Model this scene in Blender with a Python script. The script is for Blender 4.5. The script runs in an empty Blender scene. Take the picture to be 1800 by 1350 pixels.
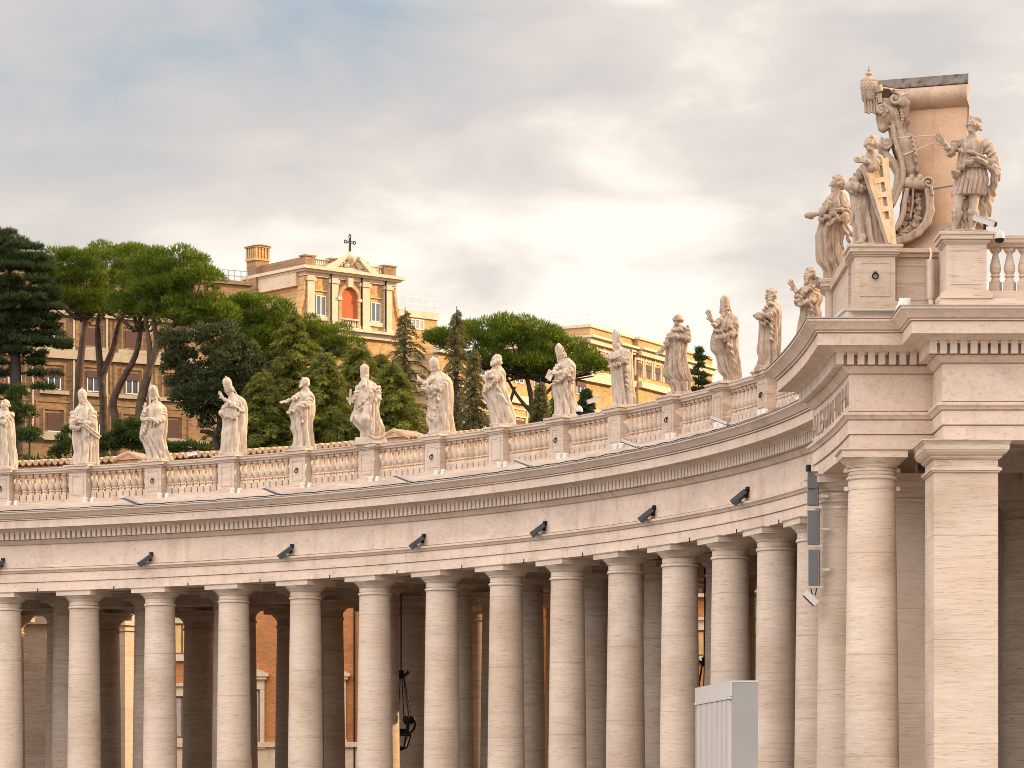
import bpy, math, random
import numpy as np
from mathutils import Vector, Matrix

random.seed(7); RNG = np.random.default_rng(7)
R = math.radians; PI = math.pi
sc = bpy.context.scene
COL = sc.collection

# ------------------------------------------------------------------ camera
F = 6113.8          # focal length in pixels of the 1800 px wide photograph
HY = 1448.6         # row of the horizon
EYE = 1.7
cam_d = bpy.data.cameras.new("camera"); cam = bpy.data.objects.new("camera", cam_d)
COL.objects.link(cam); sc.camera = cam
cam.location = (0, 0, EYE); cam.rotation_euler = (R(90), 0, 0)
cam_d.sensor_width = 36.0; cam_d.lens = F / 1800 * 36
cam_d.shift_y = (HY - 675) / 1800
cam_d.clip_start = 0.5; cam_d.clip_end = 6000

# ------------------------------------------------------------------ light
SUN = Vector((0.93, 0.20, 0.36)).normalized()
sd = bpy.data.lights.new("sun", 'SUN'); so = bpy.data.objects.new("sun", sd); COL.objects.link(so)
sd.energy = 5.0; sd.angle = R(0.5); sd.color = (1.0, 0.70, 0.38)
so.rotation_euler = SUN.to_track_quat('Z', 'Y').to_euler()
so.location = (60, 40, 90)
sun_el = math.asin(SUN.z); sun_az = math.atan2(SUN.x, SUN.y)

wd = bpy.data.worlds.new("World"); sc.world = wd; wd.use_nodes = True
nt = wd.node_tree; nt.nodes.clear()
def wn(t, **k):
    n = nt.nodes.new(t)
    for a, b in k.items(): setattr(n, a, b)
    return n
def wl(a, b): nt.links.new(a, b)
def wmath(op, a, b=None, c=None, clamp=False):
    n = wn('ShaderNodeMath', operation=op); n.use_clamp = clamp
    for i, v in enumerate((a, b, c)):
        if v is None: continue
        if isinstance(v, (int, float)): n.inputs[i].default_value = v
        else: wl(v, n.inputs[i])
    return n.outputs[0]
def wmix(f, a, b):
    n = wn('ShaderNodeMix', data_type='RGBA')
    for s, v in ((n.inputs[0], f), (n.inputs[6], a), (n.inputs[7], b)):
        if isinstance(v, (int, float)): s.default_value = v
        elif isinstance(v, tuple): s.default_value = (*v, 1)
        else: wl(v, s)
    return n.outputs[2]
def wramp(f, stops):
    n = wn('ShaderNodeValToRGB'); wl(f, n.inputs[0])
    el = n.color_ramp.elements
    while len(el) < len(stops): el.new(0.5)
    for e, (p, c) in zip(el, stops): e.position = p; e.color = (*c, 1)
    return n.outputs[0]
sky = wn('ShaderNodeTexSky', sky_type='NISHITA'); sky.sun_disc = False
sky.sun_elevation = sun_el; sky.sun_rotation = sun_az
tc = wn('ShaderNodeTexCoord')
sep = wn('ShaderNodeSeparateXYZ'); wl(tc.outputs['Generated'], sep.inputs[0])
dx, dy, dz = sep.outputs
def cloud_noise(sx, sy, sz, detail, rough, dist=0.0, off=(0, 0, 0)):
    m = wn('ShaderNodeMapping'); wl(tc.outputs['Generated'], m.inputs[0])
    m.inputs['Scale'].default_value = (sx, sy, sz); m.inputs['Location'].default_value = off
    n = wn('ShaderNodeTexNoise'); wl(m.outputs[0], n.inputs['Vector'])
    n.inputs['Scale'].default_value = 1; n.inputs['Detail'].default_value = detail
    n.inputs['Roughness'].default_value = rough; n.inputs['Distortion'].default_value = dist
    return n.outputs['Fac']
big = cloud_noise(8, 8, 15, 4, 0.45, 0.25, (3.1, 0.4, 1.7))
fine = cloud_noise(17, 17, 46, 7, 0.52, 0.4, (1.0, 2.0, 0.3))
# height of the look direction: cream near the roofs, grey-blue higher up
hgt = wmath('MULTIPLY_ADD', dz, 9.0, -1.17, clamp=True)
over = wmath('MULTIPLY_ADD', dz, 4.0, -1.1, clamp=True)        # unseen sky overhead made less blue, to warm the fill light
hgt = wmath('MULTIPLY', hgt, wmath('MULTIPLY_ADD', over, -0.9, 1.0))
side = wmath('MULTIPLY_ADD', dx, 1.7, 0.50, clamp=True)
dens = wmath('ADD', wmath('MULTIPLY', big, 0.76), wmath('MULTIPLY', fine, 0.53))
dens = wmath('ADD', dens, wmath('MULTIPLY', hgt, 0.30))
dens = wmath('SUBTRACT', dens, wmath('MULTIPLY', side, 0.27))
cloud = wramp(dens, [(0.48, (1.10, 1.01, 0.90)), (0.60, (0.84, 0.755, 0.69)), (0.74, (0.69, 0.64, 0.61)), (0.87, (0.57, 0.58, 0.595)), (0.98, (0.43, 0.505, 0.575))])
nish = wn('ShaderNodeVectorMath', operation='SCALE'); wl(sky.outputs[0], nish.inputs[0]); nish.inputs['Scale'].default_value = 0.09
col = wmix(0.08, cloud, nish.outputs[0])
# added fill: unseen sky behind the viewer brightened to light the shaded stone
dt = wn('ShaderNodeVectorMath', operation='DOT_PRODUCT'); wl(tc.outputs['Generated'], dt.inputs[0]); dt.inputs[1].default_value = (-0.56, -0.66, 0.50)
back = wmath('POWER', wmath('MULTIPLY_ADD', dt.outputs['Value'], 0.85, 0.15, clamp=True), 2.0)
low_dim = wmath('MULTIPLY', wmath('MULTIPLY_ADD', dy, -2.0, 0.0, clamp=True), wmath('MULTIPLY_ADD', dz, -2.6, 1.0, clamp=True))   # unseen low sky behind the viewer, dimmed to deepen shade among the columns
gain = wmath('MULTIPLY', wmath('MULTIPLY_ADD', back, 2.55, 0.72), wmath('MULTIPLY_ADD', low_dim, -0.50, 1.0))
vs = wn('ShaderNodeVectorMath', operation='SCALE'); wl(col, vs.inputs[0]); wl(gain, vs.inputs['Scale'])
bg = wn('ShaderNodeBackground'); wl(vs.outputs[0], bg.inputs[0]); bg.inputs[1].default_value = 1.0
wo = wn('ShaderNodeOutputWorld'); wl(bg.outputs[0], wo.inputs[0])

sc.view_settings.view_transform = 'Standard'; sc.view_settings.look = 'None'
sc.view_settings.gamma = 1.0; sc.view_settings.exposure = 0.56
sc.render.engine = 'CYCLES'
sc.cycles.filter_width = 0.9; sc.cycles.max_bounces = 6; sc.cycles.diffuse_bounces = 4

# ------------------------------------------------------------------ materials
MATS = {}
class NT:
    def __init__(s, name):
        s.m = bpy.data.materials.new(name); s.m.use_nodes = True
        s.t = s.m.node_tree; s.b = s.t.nodes['Principled BSDF']; s.out = s.t.nodes['Material Output']
    def n(s, t, **k):
        x = s.t.nodes.new(t)
        for a, b in k.items(): setattr(x, a, b)
        return x
    def l(s, a, b): s.t.links.new(a, b)
    def coords(s, scale=(1, 1, 1), rnd=True, kind='Object'):
        t = s.n('ShaderNodeTexCoord'); m = s.n('ShaderNodeMapping'); s.l(t.outputs[kind], m.inputs[0])
        m.inputs['Scale'].default_value = scale
        if rnd:
            oi = s.n('ShaderNodeObjectInfo'); c = s.n('ShaderNodeMath', operation='MULTIPLY'); s.l(oi.outputs['Random'], c.inputs[0]); c.inputs[1].default_value = 57.0
            a = s.n('ShaderNodeCombineXYZ')
            for i in range(3): s.l(c.outputs[0], a.inputs[i])
            s.l(a.outputs[0], m.inputs['Location'])
        return m.outputs[0]
    def noise(s, vec, scale=1, detail=4, rough=0.55, dist=0):
        x = s.n('ShaderNodeTexNoise'); s.l(vec, x.inputs['Vector'])
        x.inputs['Scale'].default_value = scale; x.inputs['Detail'].default_value = detail
        x.inputs['Roughness'].default_value = rough; x.inputs['Distortion'].default_value = dist
        return x.outputs['Fac']
    def ramp(s, f, stops):
        x = s.n('ShaderNodeValToRGB'); s.l(f, x.inputs[0]); el = x.color_ramp.elements
        while len(el) < len(stops): el.new(0.5)
        for e, (p, c) in zip(el, stops):
            e.position = p; e.color = (*c, 1) if isinstance(c, tuple) else (c, c, c, 1)
        return x.outputs[0]
    def mul(s, a, b, f=1.0):
        x = s.n('ShaderNodeMix', data_type='RGBA', blend_type='MULTIPLY'); x.inputs[0].default_value = f
        for so_, v in ((x.inputs[6], a), (x.inputs[7], b)):
            if isinstance(v, tuple): so_.default_value = (*v, 1)
            else: s.l(v, so_)
        return x.outputs[2]
    def bump(s, h, strength=0.4, dist=0.05):
        x = s.n('ShaderNodeBump'); s.l(h, x.inputs['Height'])
        x.inputs['Strength'].default_value = strength; x.inputs['Distance'].default_value = dist
        s.l(x.outputs[0], s.b.inputs['Normal'])
    def done(s, col, rough=0.8, metal=0.0):
        if isinstance(col, tuple): s.b.inputs['Base Color'].default_value = (*col, 1)
        else: s.l(col, s.b.inputs['Base Color'])
        s.b.inputs['Roughness'].default_value = rough; s.b.inputs['Metallic'].default_value = metal
        s.b.inputs['Specular IOR Level'].default_value = 0.25
        MATS[s.m.name] = s.m
        return s.m
def sc3(c, k): return tuple(min(1, x * k) for x in c)

def travertine(name, base, layers=9.0, pits=0.55, tone=0.12):
    m = NT(name)
    v1 = m.coords((0.55, 0.55, layers)); a = m.noise(v1, 1.0, 6, 0.62, 0.4)
    v2 = m.coords((2.2, 2.2, layers * 4.2)); p = m.noise(v2, 1.0, 5, 0.66, 0.3)
    v3 = m.coords((0.30, 0.30, 0.42)); g = m.noise(v3, 1.0, 4, 0.55)
    c = m.ramp(a, [(0.28, sc3(base, 1 - tone)), (0.5, base), (0.72, sc3(base, 1 + tone * .6))])
    c = m.mul(c, m.ramp(p, [(0.36, (0.50, 0.43, 0.36)), (0.45, (1, 1, 1))]), pits)
    c = m.mul(c, m.ramp(g, [(0.32, (0.80, 0.74, 0.68)), (0.55, (1, 1, 1)), (0.75, (1.0, 0.97, 0.94))]), 0.9)
    sx = m.n('ShaderNodeSeparateXYZ'); m.l(m.coords((1, 1, 1), False), sx.inputs[0]); oj = m.n('ShaderNodeObjectInfo')      # drum joints at another height on every shaft
    jz = m.n('ShaderNodeMath', operation='MULTIPLY_ADD'); m.l(oj.outputs['Random'], jz.inputs[0]); jz.inputs[1].default_value = 3.1; m.l(sx.outputs[2], jz.inputs[2])
    jm = m.n('ShaderNodeMath', operation='PINGPONG'); m.l(jz.outputs[0], jm.inputs[0]); jm.inputs[1].default_value = 1.55
    c = m.mul(c, m.ramp(jm.outputs[0], [(0.012, (0.74, 0.68, 0.62)), (0.022, (1, 1, 1))]), 0.75)
    oi = m.n('ShaderNodeObjectInfo')
    c = m.mul(c, m.ramp(oi.outputs['Random'], [(0.0, (0.93, 0.92, 0.90)), (1.0, (1.0, 1.0, 1.0))]))
    m.bump(p, 0.35, 0.03)
    return m.done(c, 0.82)

def plaster(name, base, blot=0.12, stain=0.5, fine=14, mott=0.45):
    m = NT(name)
    a = m.noise(m.coords((0.45, 0.45, 0.9), False), 1.0, 6, 0.62, 0.6)
    b = m.noise(m.coords((1.6, 1.6, 0.22), False), 1.0, 5, 0.6, 0.3)       # run-off streaks
    f = m.noise(m.coords((fine,) * 3, False), 1.0, 3, 0.6)
    c = m.ramp(a, [(0.3, sc3(base, 1 - blot)), (0.52, base), (0.72, sc3(base, 1 + blot * .6))])
    c = m.mul(c, m.ramp(b, [(0.30, (0.74, 0.66, 0.60)), (0.47, (1, 1, 1))]), stain)
    c = m.mul(c, m.ramp(f, [(0.36, (0.84, 0.80, 0.76)), (0.48, (1, 1, 1))]), 0.6)
    g_ = m.noise(m.coords((4.5, 4.5, 6.5), False), 1.0, 5, 0.68, 0.8)
    c = m.mul(c, m.ramp(g_, [(0.37, (0.70, 0.62, 0.55)), (0.46, (1, 1, 1)), (0.62, (1, 1, 1)), (0.70, (1.05, 1.04, 1.02))]), mott)
    m.bump(f, 0.18, 0.02)
    return m.done(c, 0.85)

def statue_stone(name, base, dirt=0.5):
    m = NT(name)
    a = m.noise(m.coords((1.6, 1.6, 1.2)), 1.0, 6, 0.6, 0.4)
    b = m.noise(m.coords((7, 7, 5)), 1.0, 5, 0.65)
    c = m.ramp(a, [(0.34, sc3(base, 0.80)), (0.52, base), (0.7, sc3(base, 1.06))])
    s_ = m.noise(m.coords((6, 6, 1.1)), 1.0, 3, 0.5, 0.3)
    c = m.mul(c, m.ramp(b, [(0.34, (0.55, 0.49, 0.43)), (0.47, (1, 1, 1))]), dirt)
    c = m.mul(c, m.ramp(s_, [(0.36, (0.48, 0.42, 0.36)), (0.49, (1, 1, 1))]), dirt)
    m.bump(b, 0.12, 0.02)
    return m.done(c, 0.85)

def brick(name, base, mortar, bw=0.52, bh=0.15, contrast=0.35):
    m = NT(name)
    t = m.n('ShaderNodeTexCoord'); s = m.n('ShaderNodeSeparateXYZ'); m.l(t.outputs['Object'], s.inputs[0])
    ad = m.n('ShaderNodeMath', operation='ADD'); m.l(s.outputs[0], ad.inputs[0]); m.l(s.outputs[1], ad.inputs[1])
    cb = m.n('ShaderNodeCombineXYZ'); m.l(ad.outputs[0], cb.inputs[0]); m.l(s.outputs[2], cb.inputs[1])
    bt = m.n('ShaderNodeTexBrick'); m.l(cb.outputs[0], bt.inputs['Vector'])
    bt.inputs['Color1'].default_value = (*sc3(base, 1.12), 1); bt.inputs['Color2'].default_value = (*sc3(base, 1 - contrast), 1)
    bt.inputs['Mortar'].default_value = (*mortar, 1); bt.inputs['Scale'].default_value = 1
    bt.inputs['Mortar Size'].default_value = 0.012; bt.inputs['Brick Width'].default_value = bw; bt.inputs['Row Height'].default_value = bh
    bt.inputs['Bias'].default_value = -0.2
    g = m.noise(m.coords((0.25, 0.25, 0.35), False), 1, 5, 0.6)
    c = m.mul(bt.outputs[0], m.ramp(g, [(0.32, (0.74, 0.70, 0.66)), (0.55, (1, 1, 1))]), 0.8)
    return m.done(c, 0.88)

def foliage(name, dark, light, trans=0.42):
    m = NT(name)
    g = m.n('ShaderNodeNewGeometry')
    nz = m.noise(m.coords((0.5, 0.5, 0.5), False), 1, 4, 0.6)
    mixv = m.n('ShaderNodeMath', operation='MULTIPLY_ADD'); m.l(g.outputs['Random Per Island'], mixv.inputs[0]); mixv.inputs[1].default_value = 0.42
    h = m.n('ShaderNodeMath', operation='MULTIPLY'); m.l(nz, h.inputs[0]); h.inputs[1].default_value = 0.62; m.l(h.outputs[0], mixv.inputs[2])
    c = m.ramp(mixv.outputs[0], [(0.2, dark), (0.8, light)])
    m.done(c, 0.6)
    tr = m.n('ShaderNodeBsdfTranslucent'); m.l(c, tr.inputs[0])
    mx = m.n('ShaderNodeMixShader'); mx.inputs[0].default_value = trans
    m.l(m.b.outputs[0], mx.inputs[1]); m.l(tr.outputs[0], mx.inputs[2]); m.l(mx.outputs[0], m.out.inputs[0])
    return m.m

def plain(name, base, rough=0.5, metal=0.0, var=0.15, scale=3):
    m = NT(name)
    a = m.noise(m.coords((scale,) * 3), 1, 4, 0.6)
    return m.done(m.ramp(a, [(0.3, sc3(base, 1 - var)), (0.7, sc3(base, 1 + var * .5))]), rough, metal)

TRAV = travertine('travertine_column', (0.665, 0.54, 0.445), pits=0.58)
TRAV2 = travertine('travertine_inner_shaded', (0.50, 0.40, 0.325), pits=0.75, tone=0.2)  # darker copy of the column stone; shade of the inner rows is in its colour
CAPS = travertine('travertine_capital', (0.66, 0.54, 0.45), 5.0, 0.5, 0.12)
ENTB = plaster('travertine_entablature', (0.69, 0.55, 0.455), 0.15, 0.5)
DENT = plaster('travertine_dentil', (0.67, 0.55, 0.46), 0.1, 0.3)
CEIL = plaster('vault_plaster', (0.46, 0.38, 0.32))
BALU = travertine('travertine_balustrade', (0.60, 0.485, 0.40), 5.0, 0.5, 0.12)
STAT = statue_stone('statue_travertine', (0.55, 0.445, 0.36), 0.34)
STATG = statue_stone('backlit_weathered_travertine', (0.43, 0.33, 0.255), 0.5)  # backlit shade of the right-hand sculpture put into the base colour, under real dirt
STUC = plaster('peach_stucco', (0.60, 0.40, 0.27), 0.14, 0.7, mott=0.15)
WEATHS = plaster('stained_stucco', (0.45, 0.32, 0.235), .25, .9)
WEATH = statue_stone('blackened_stone', (0.17, 0.145, 0.125), 0.85)
LETT = plain('letter_shadow_stone', (0.46, 0.36, 0.285), 0.9)
BRK_O = brick('orange_brick', (0.50, 0.205, 0.07), (0.42, 0.22, 0.11), 0.30, 0.085, 0.3)
BRK_Y = brick('ochre_brick', (0.52, 0.33, 0.15), (0.47, 0.32, 0.18), 0.6, 0.17, 0.35)
BRK_C = brick('shaded_college_brick', (0.335, 0.20, 0.105), (0.30, 0.20, 0.12), 0.6, 0.17, 0.4)  # ochre brick darkened in its colour for the tree shade on the college
BRK_D = brick('brown_brick', (0.31, 0.19, 0.105), (0.30, 0.20, 0.13), 0.6, 0.17, 0.35)
CREAMD = plaster('shaded_stone_trim', (0.50, 0.41, 0.31), 0.15, 0.6)  # cream trim with the college's shade put into its colour
CREAM = plaster('cream_stone_trim', (0.66, 0.545, 0.41), 0.1, 0.45)
TILE = plain('terracotta_tile', (0.30, 0.16, 0.09), 0.85, 0, 0.45, 2.2)
TILEL = plain('pale_ridge_tile', (0.52, 0.36, 0.23), 0.85, 0, 0.35, 2.2)
ROOFW = plaster('roof_wall_plaster', (0.46, 0.30, 0.20), 0.16, 0.6)
BLIND = plain('brown_roller_blind', (0.115, 0.06, 0.05), 0.7)
REDP = plaster('red_plaster', (0.50, 0.13, 0.05), 0.12, 0.3)
GLASS = plain('window_glass', (0.10, 0.12, 0.14), 0.08, 0.0, 0.4, 0.8)
WHITE = plain('white_paint', (0.78, 0.76, 0.73), 0.5, 0, 0.06)
CURT = plain('pale_curtain', (0.42, 0.40, 0.37), 0.9, 0, 0.3, 6)
GOLDG = plain('yellow_pane_reflection', (0.75, 0.50, 0.22), 0.35, 0, 0.25, 1.5)  # bright reflection on the panes put into their colour; no cloth behind
WOOD = plain('brown_window_wood', (0.20, 0.09, 0.045), 0.6)
IRON = plain('black_iron', (0.018, 0.016, 0.016), 0.5, 0.2)
DARKM = plain('dark_grey_metal', (0.075, 0.08, 0.09), 0.45, 0.3)
GREYM = plain('grey_metal', (0.36, 0.355, 0.35), 0.45, 0.3)
SPKR = plain('speaker_grille', (0.17, 0.165, 0.165), 0.7, 0, 0.12)
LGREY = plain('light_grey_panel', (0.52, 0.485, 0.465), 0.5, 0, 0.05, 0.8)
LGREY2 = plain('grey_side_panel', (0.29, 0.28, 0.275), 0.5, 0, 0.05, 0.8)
STEEL = plain('pale_steel_band', (0.60, 0.49, 0.39), 0.45, 0.2)
BARK = plain('pine_bark', (0.105, 0.068, 0.048), 0.9, 0, 0.5, 1.6)
BARKD = plain('dark_bark', (0.055, 0.042, 0.036), 0.95, 0, 0.4, 1.6)
PINE = foliage('umbrella_pine_needles', (0.016, 0.042, 0.008), (0.22, 0.285, 0.026))
CEDAR = foliage('cedar_needles', (0.018, 0.038, 0.016), (0.075, 0.105, 0.036))
DEOD = foliage('deodar_needles', (0.024, 0.046, 0.012), (0.30, 0.30, 0.050))
SPRU = foliage('spruce_needles', (0.045, 0.052, 0.020), (0.28, 0.245, 0.09))
OAK = foliage('holm_oak_leaves', (0.015, 0.028, 0.012), (0.115, 0.13, 0.05))
SHRUB = foliage('hedge_leaves', (0.022, 0.045, 0.010), (0.075, 0.11, 0.025))
SOIL = plain('hill_soil', (0.085, 0.075, 0.045), 0.95, 0, 0.4, 0.2)
COBB = plain('cobblestone', (0.17, 0.155, 0.14), 0.85, 0, 0.3, 2.0)
PAVE = plain('travertine_paving', (0.52, 0.46, 0.40), 0.8, 0, 0.15, 0.5)

# ------------------------------------------------------------------ mesh builder
class MB:
    def __init__(s): s.v = []; s.f = []; s.mi = []; s.cur = 0
    def add(s, vs, fs, T=None):
        o = len(s.v)
        s.v += [tuple(T(p)) if T else tuple(p) for p in vs]
        for f in fs: s.f.append(tuple(i + o for i in f)); s.mi.append(s.cur)
        return s
    def box(s, a, b, T=None):
        x0, y0, z0 = a; x1, y1, z1 = b
        vs = [(x0, y0, z0), (x1, y0, z0), (x1, y1, z0), (x0, y1, z0), (x0, y0, z1), (x1, y0, z1), (x1, y1, z1), (x0, y1, z1)]
        return s.add(vs, [(0, 3, 2, 1), (4, 5, 6, 7), (0, 1, 5, 4), (1, 2, 6, 5), (2, 3, 7, 6), (3, 0, 4, 7)], T)
    def cbox(s, c, size, T=None):
        return s.box([c[i] - size[i] / 2 for i in range(3)], [c[i] + size[i] / 2 for i in range(3)], T)
    def lathe(s, prof, n=24, c=(0, 0, 0), sy=1.0, T=None, caps=True):
        vs = []; fs = []
        for r, z in prof:
            for i in range(n):
                a = 2 * PI * i / n; vs.append((c[0] + r * math.cos(a), c[1] + r * sy * math.sin(a), c[2] + z))
        for j in range(len(prof) - 1):
            for i in range(n):
                k = (i + 1) % n; fs.append((j * n + i, j * n + k, (j + 1) * n + k, (j + 1) * n + i))
        if caps:
            fs.append(tuple(range(n))[::-1]); fs.append(tuple((len(prof) - 1) * n + i for i in range(n)))
        return s.add(vs, fs, T)
    def tube(s, pts, rad, n=8, T=None):
        pts = [Vector(p) for p in pts]
        if isinstance(rad, (int, float)): rad = [rad] * len(pts)
        vs = []; fs = []; up = None
        for i, p in enumerate(pts):
            d = (pts[min(i + 1, len(pts) - 1)] - pts[max(i - 1, 0)])
            d = d.normalized() if d.length > 1e-9 else Vector((0, 0, 1))
            if up is None:
                up = d.orthogonal().normalized()
            u = (up - d * up.dot(d)); u = u.normalized() if u.length > 1e-6 else d.orthogonal().normalized(); up = u
            w = d.cross(u)
            for k in range(n):
                a = 2 * PI * k / n; q = p + (u * math.cos(a) + w * math.sin(a)) * rad[i]; vs.append(tuple(q))
        for j in range(len(pts) - 1):
            for k in range(n):
                k2 = (k + 1) % n; fs.append((j * n + k, j * n + k2, (j + 1) * n + k2, (j + 1) * n + k))
        fs.append(tuple(range(n))[::-1]); fs.append(tuple((len(pts) - 1) * n + k for k in range(n)))
        return s.add(vs, fs, T)
    def prism(s, poly, a0, a1, axis=1, T=None):
        """poly in the two other axes (order x,y,z without axis), extruded along axis from a0 to a1"""
        n = len(poly)
        def mk(p, a):
            q = list(p); q.insert(axis, a); return tuple(q)
        vs = [mk(p, a0) for p in poly] + [mk(p, a1) for p in poly]
        fs = [tuple(range(n)), tuple(range(n, 2 * n))[::-1]]
        for i in range(n):
            k = (i + 1) % n; fs.append((i, i + n, k + n, k))
        return s.add(vs, fs, T)
    def sweep(s, path, prof, closed=False):
        """path: plan points; outward = right-hand side of travel; prof: closed list of (offset, z)"""
        P = [Vector(p) for p in path]; n = len(P); m = []
        for i in range(n):
            d0 = (P[i] - P[i - 1]).normalized() if i > 0 else None
            d1 = (P[i + 1] - P[i]).normalized() if i < n - 1 else None
            if d0 is None: d0 = d1
            if d1 is None: d1 = d0
            n0 = Vector((d0.y, -d0.x)); n1 = Vector((d1.y, -d1.x))
            b = (n0 + n1).normalized(); m.append(b / max(0.3, b.dot(n0)))
        k = len(prof); vs = []; fs = []
        for i in range(n):
            for o, z in prof: vs.append((P[i].x + m[i].x * o, P[i].y + m[i].y * o, z))
        for i in range(n - 1):
            for j in range(k):
                j2 = (j + 1) % k; fs.append((i * k + j, i * k + j2, (i + 1) * k + j2, (i + 1) * k + j))
        fs.append(tuple(range(k))); fs.append(tuple((n - 1) * k + j for j in range(k))[::-1])
        return s.add(vs, fs)

WL = {}
def empty(name, loc, rz=0.0):
    o = bpy.data.objects.new(name, None); COL.objects.link(o); o.location = loc; o.rotation_euler = (0, 0, rz)
    o.empty_display_size = 0.2; WL[o] = Vector(loc); return o
def tag(o, label=None, cat=None, group=None, kind=None):
    if label: o['label'] = label
    if cat: o['category'] = cat
    if group: o['group'] = group
    if kind: o['kind'] = kind
    return o
def thing(name, label, cat, loc, rz=0.0, group=None):
    return tag(empty(name, loc, rz), label, cat, group)
def mesh_obj(name, me, mat, parent=None, loc=None, smooth=30):
    o = bpy.data.objects.new(name, me); COL.objects.link(o)
    for mm in (mat if isinstance(mat, (list, tuple)) else [mat]): me.materials.append(mm)
    if smooth is not None and len(me.polygons):
        me.polygons.foreach_set('use_smooth', np.ones(len(me.polygons), bool))
        if smooth < 180: me.set_sharp_from_angle(angle=R(smooth))
    if parent is not None: o.parent = parent; WL[o] = WL.get(parent, Vector()) + (Vector(loc) if loc else Vector())
    else: WL[o] = Vector(loc) if loc else Vector()
    if loc: o.location = loc
    return o
import bmesh
def build(mb, name, mat, parent=None, world=True, loc=None, smooth=30):
    """world=True: vertices are world coordinates and get moved into the parent's frame (unrotated parents)"""
    me = bpy.data.meshes.new(name)
    v = mb.v
    if world and parent is not None:
        w = WL[parent]; v = [(p[0] - w.x, p[1] - w.y, p[2] - w.z) for p in v]
    me.from_pydata(v, [], mb.f)
    if len(set(mb.mi)) > 1: me.polygons.foreach_set('material_index', np.array(mb.mi, np.int32))
    bm = bmesh.new(); bm.from_mesh(me); bmesh.ops.recalc_face_normals(bm, faces=bm.faces); bm.to_mesh(me); bm.free()
    me.update()
    return mesh_obj(name, me, mat, parent, loc, smooth)
def np_mesh(name, v, f):
    me = bpy.data.meshes.new(name); k = f.shape[1]
    me.vertices.add(len(v)); me.vertices.foreach_set('co', np.ascontiguousarray(v, np.float32).ravel())
    me.loops.add(f.size); me.loops.foreach_set('vertex_index', np.ascontiguousarray(f, np.int32).ravel())
    me.polygons.add(len(f)); me.polygons.foreach_set('loop_start', np.arange(0, f.size, k, dtype=np.int32))
    me.update(calc_edges=True); me.validate(); return me
def copy_tree(o, parent=None):
    c = o.copy(); COL.objects.link(c); c.parent = parent
    for ch in list(o.children): copy_tree(ch, c)
    return c
def at(px, py, Y):      # a point of the photograph at depth Y, as a place in the world
    return Vector(((px - 900) * Y / F, Y, EYE + (HY - py) * Y / F))
# ------------------------------------------------------------------ ground
def terrain_h(x, y):
    s = lambda a, b, t: (lambda q: q * q * (3 - 2 * q))(min(1, max(0, (t - a) / (b - a))))
    h = 29.5 * s(228, 274, y) + 6.0 * s(274, 335, y) + 12 * s(335, 520, y)
    return h + (0.5 * math.sin(x * .23) * math.sin(y * .19) if y > 235 else 0) - (26 * s(700, 2500, y))
g = MB()
xs = [-2500, -900, -400, -200] + list(range(-120, 121, 8)) + [200, 400, 900, 2500]
ys = [-400, -100, 0, 60, 120, 180, 220] + list(range(228, 380, 6)) + [400, 450, 520, 700, 1000, 1600, 2500, 4000]
gv = [(x, y, terrain_h(x, y)) for y in ys for x in xs]; nx = len(xs)
gf = [(j * nx + i, j * nx + i + 1, (j + 1) * nx + i + 1, (j + 1) * nx + i) for j in range(len(ys) - 1) for i in range(nx - 1)]
split = [k for k, f in enumerate(gf) if gv[f[0]][1] < 220]
for nm, mat, sel in (('ground', COBB, True), ('hillside', SOIL, False)):
    q = MB(); q.add(gv, [f for f in gf if (gv[f[0]][1] < 220) == sel])
    o = build(q, nm, mat, smooth=180); o['kind'] = 'structure'
q = MB(); q.box((-34, 90, 0.004), (34, 104, 0.004001)); q.f = q.f[1:2]; 
o = build(q, 'pavement', PAVE); o['kind'] = 'structure'

# ------------------------------------------------------------------ colonnade: plan
CX, CY = -47.17, 115.83
R1, T0, DT = 60.2, 0.45144, 0.073682
DN = 1.438
RF = R1 - DN / 2           # face of the lower fascia
def pol(r, t): return (CX + r * math.sin(t), CY + r * math.cos(t))
def tk(k): return T0 + DT * k
HZ = lambda h: h + EYE     # heights were measured above the eye
SOF = 11.40
KA, KB = -4.5, 14.8
arc = [pol(RF, tk(KA + (KB - KA) * i / 84)) for i in range(85)]

def entab_prof(back=-1.43):
    p = [(back, SOF), (0, SOF), (0, 11.82), (-.05, 11.825), (-.05, 11.85), (.055, 11.855), (.055, 12.255), (.0, 12.26), (.0, 12.285), (.08, 12.30), (.12, 12.37), (.17, 12.41), (.20, 12.42), (.20, 12.505), (.03, 12.52), (-.03, 12.525), (-.03, 12.55), (.03, 12.555),
         (.03, 13.64), (-.03, 13.645), (-.03, 13.67), (.06, 13.70), (.13, 13.77), (.20, 13.84), (.23, 13.85), (.23, 13.90), (.14, 13.91), (.14, 14.28), (.53, 14.29), (.53, 14.33), (.58, 14.36), (.66, 14.43), (.70, 14.44),
         (.98, 14.46), (1.0, 14.42), (1.06, 14.42), (1.06, 14.765), (1.0, 14.77), (1.0, 14.795), (1.12, 14.80), (1.12, 14.84), (1.06, 14.845), (1.06, 14.865), (1.16, 14.87), (1.19, 14.90), (1.25, 14.97), (1.33, 15.04), (1.40, 15.09), (1.42, 15.10), (1.42, 15.16),
         (.95, 15.22), (back, 15.30)]
    return [(o, HZ(z)) for o, z in p]

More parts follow.
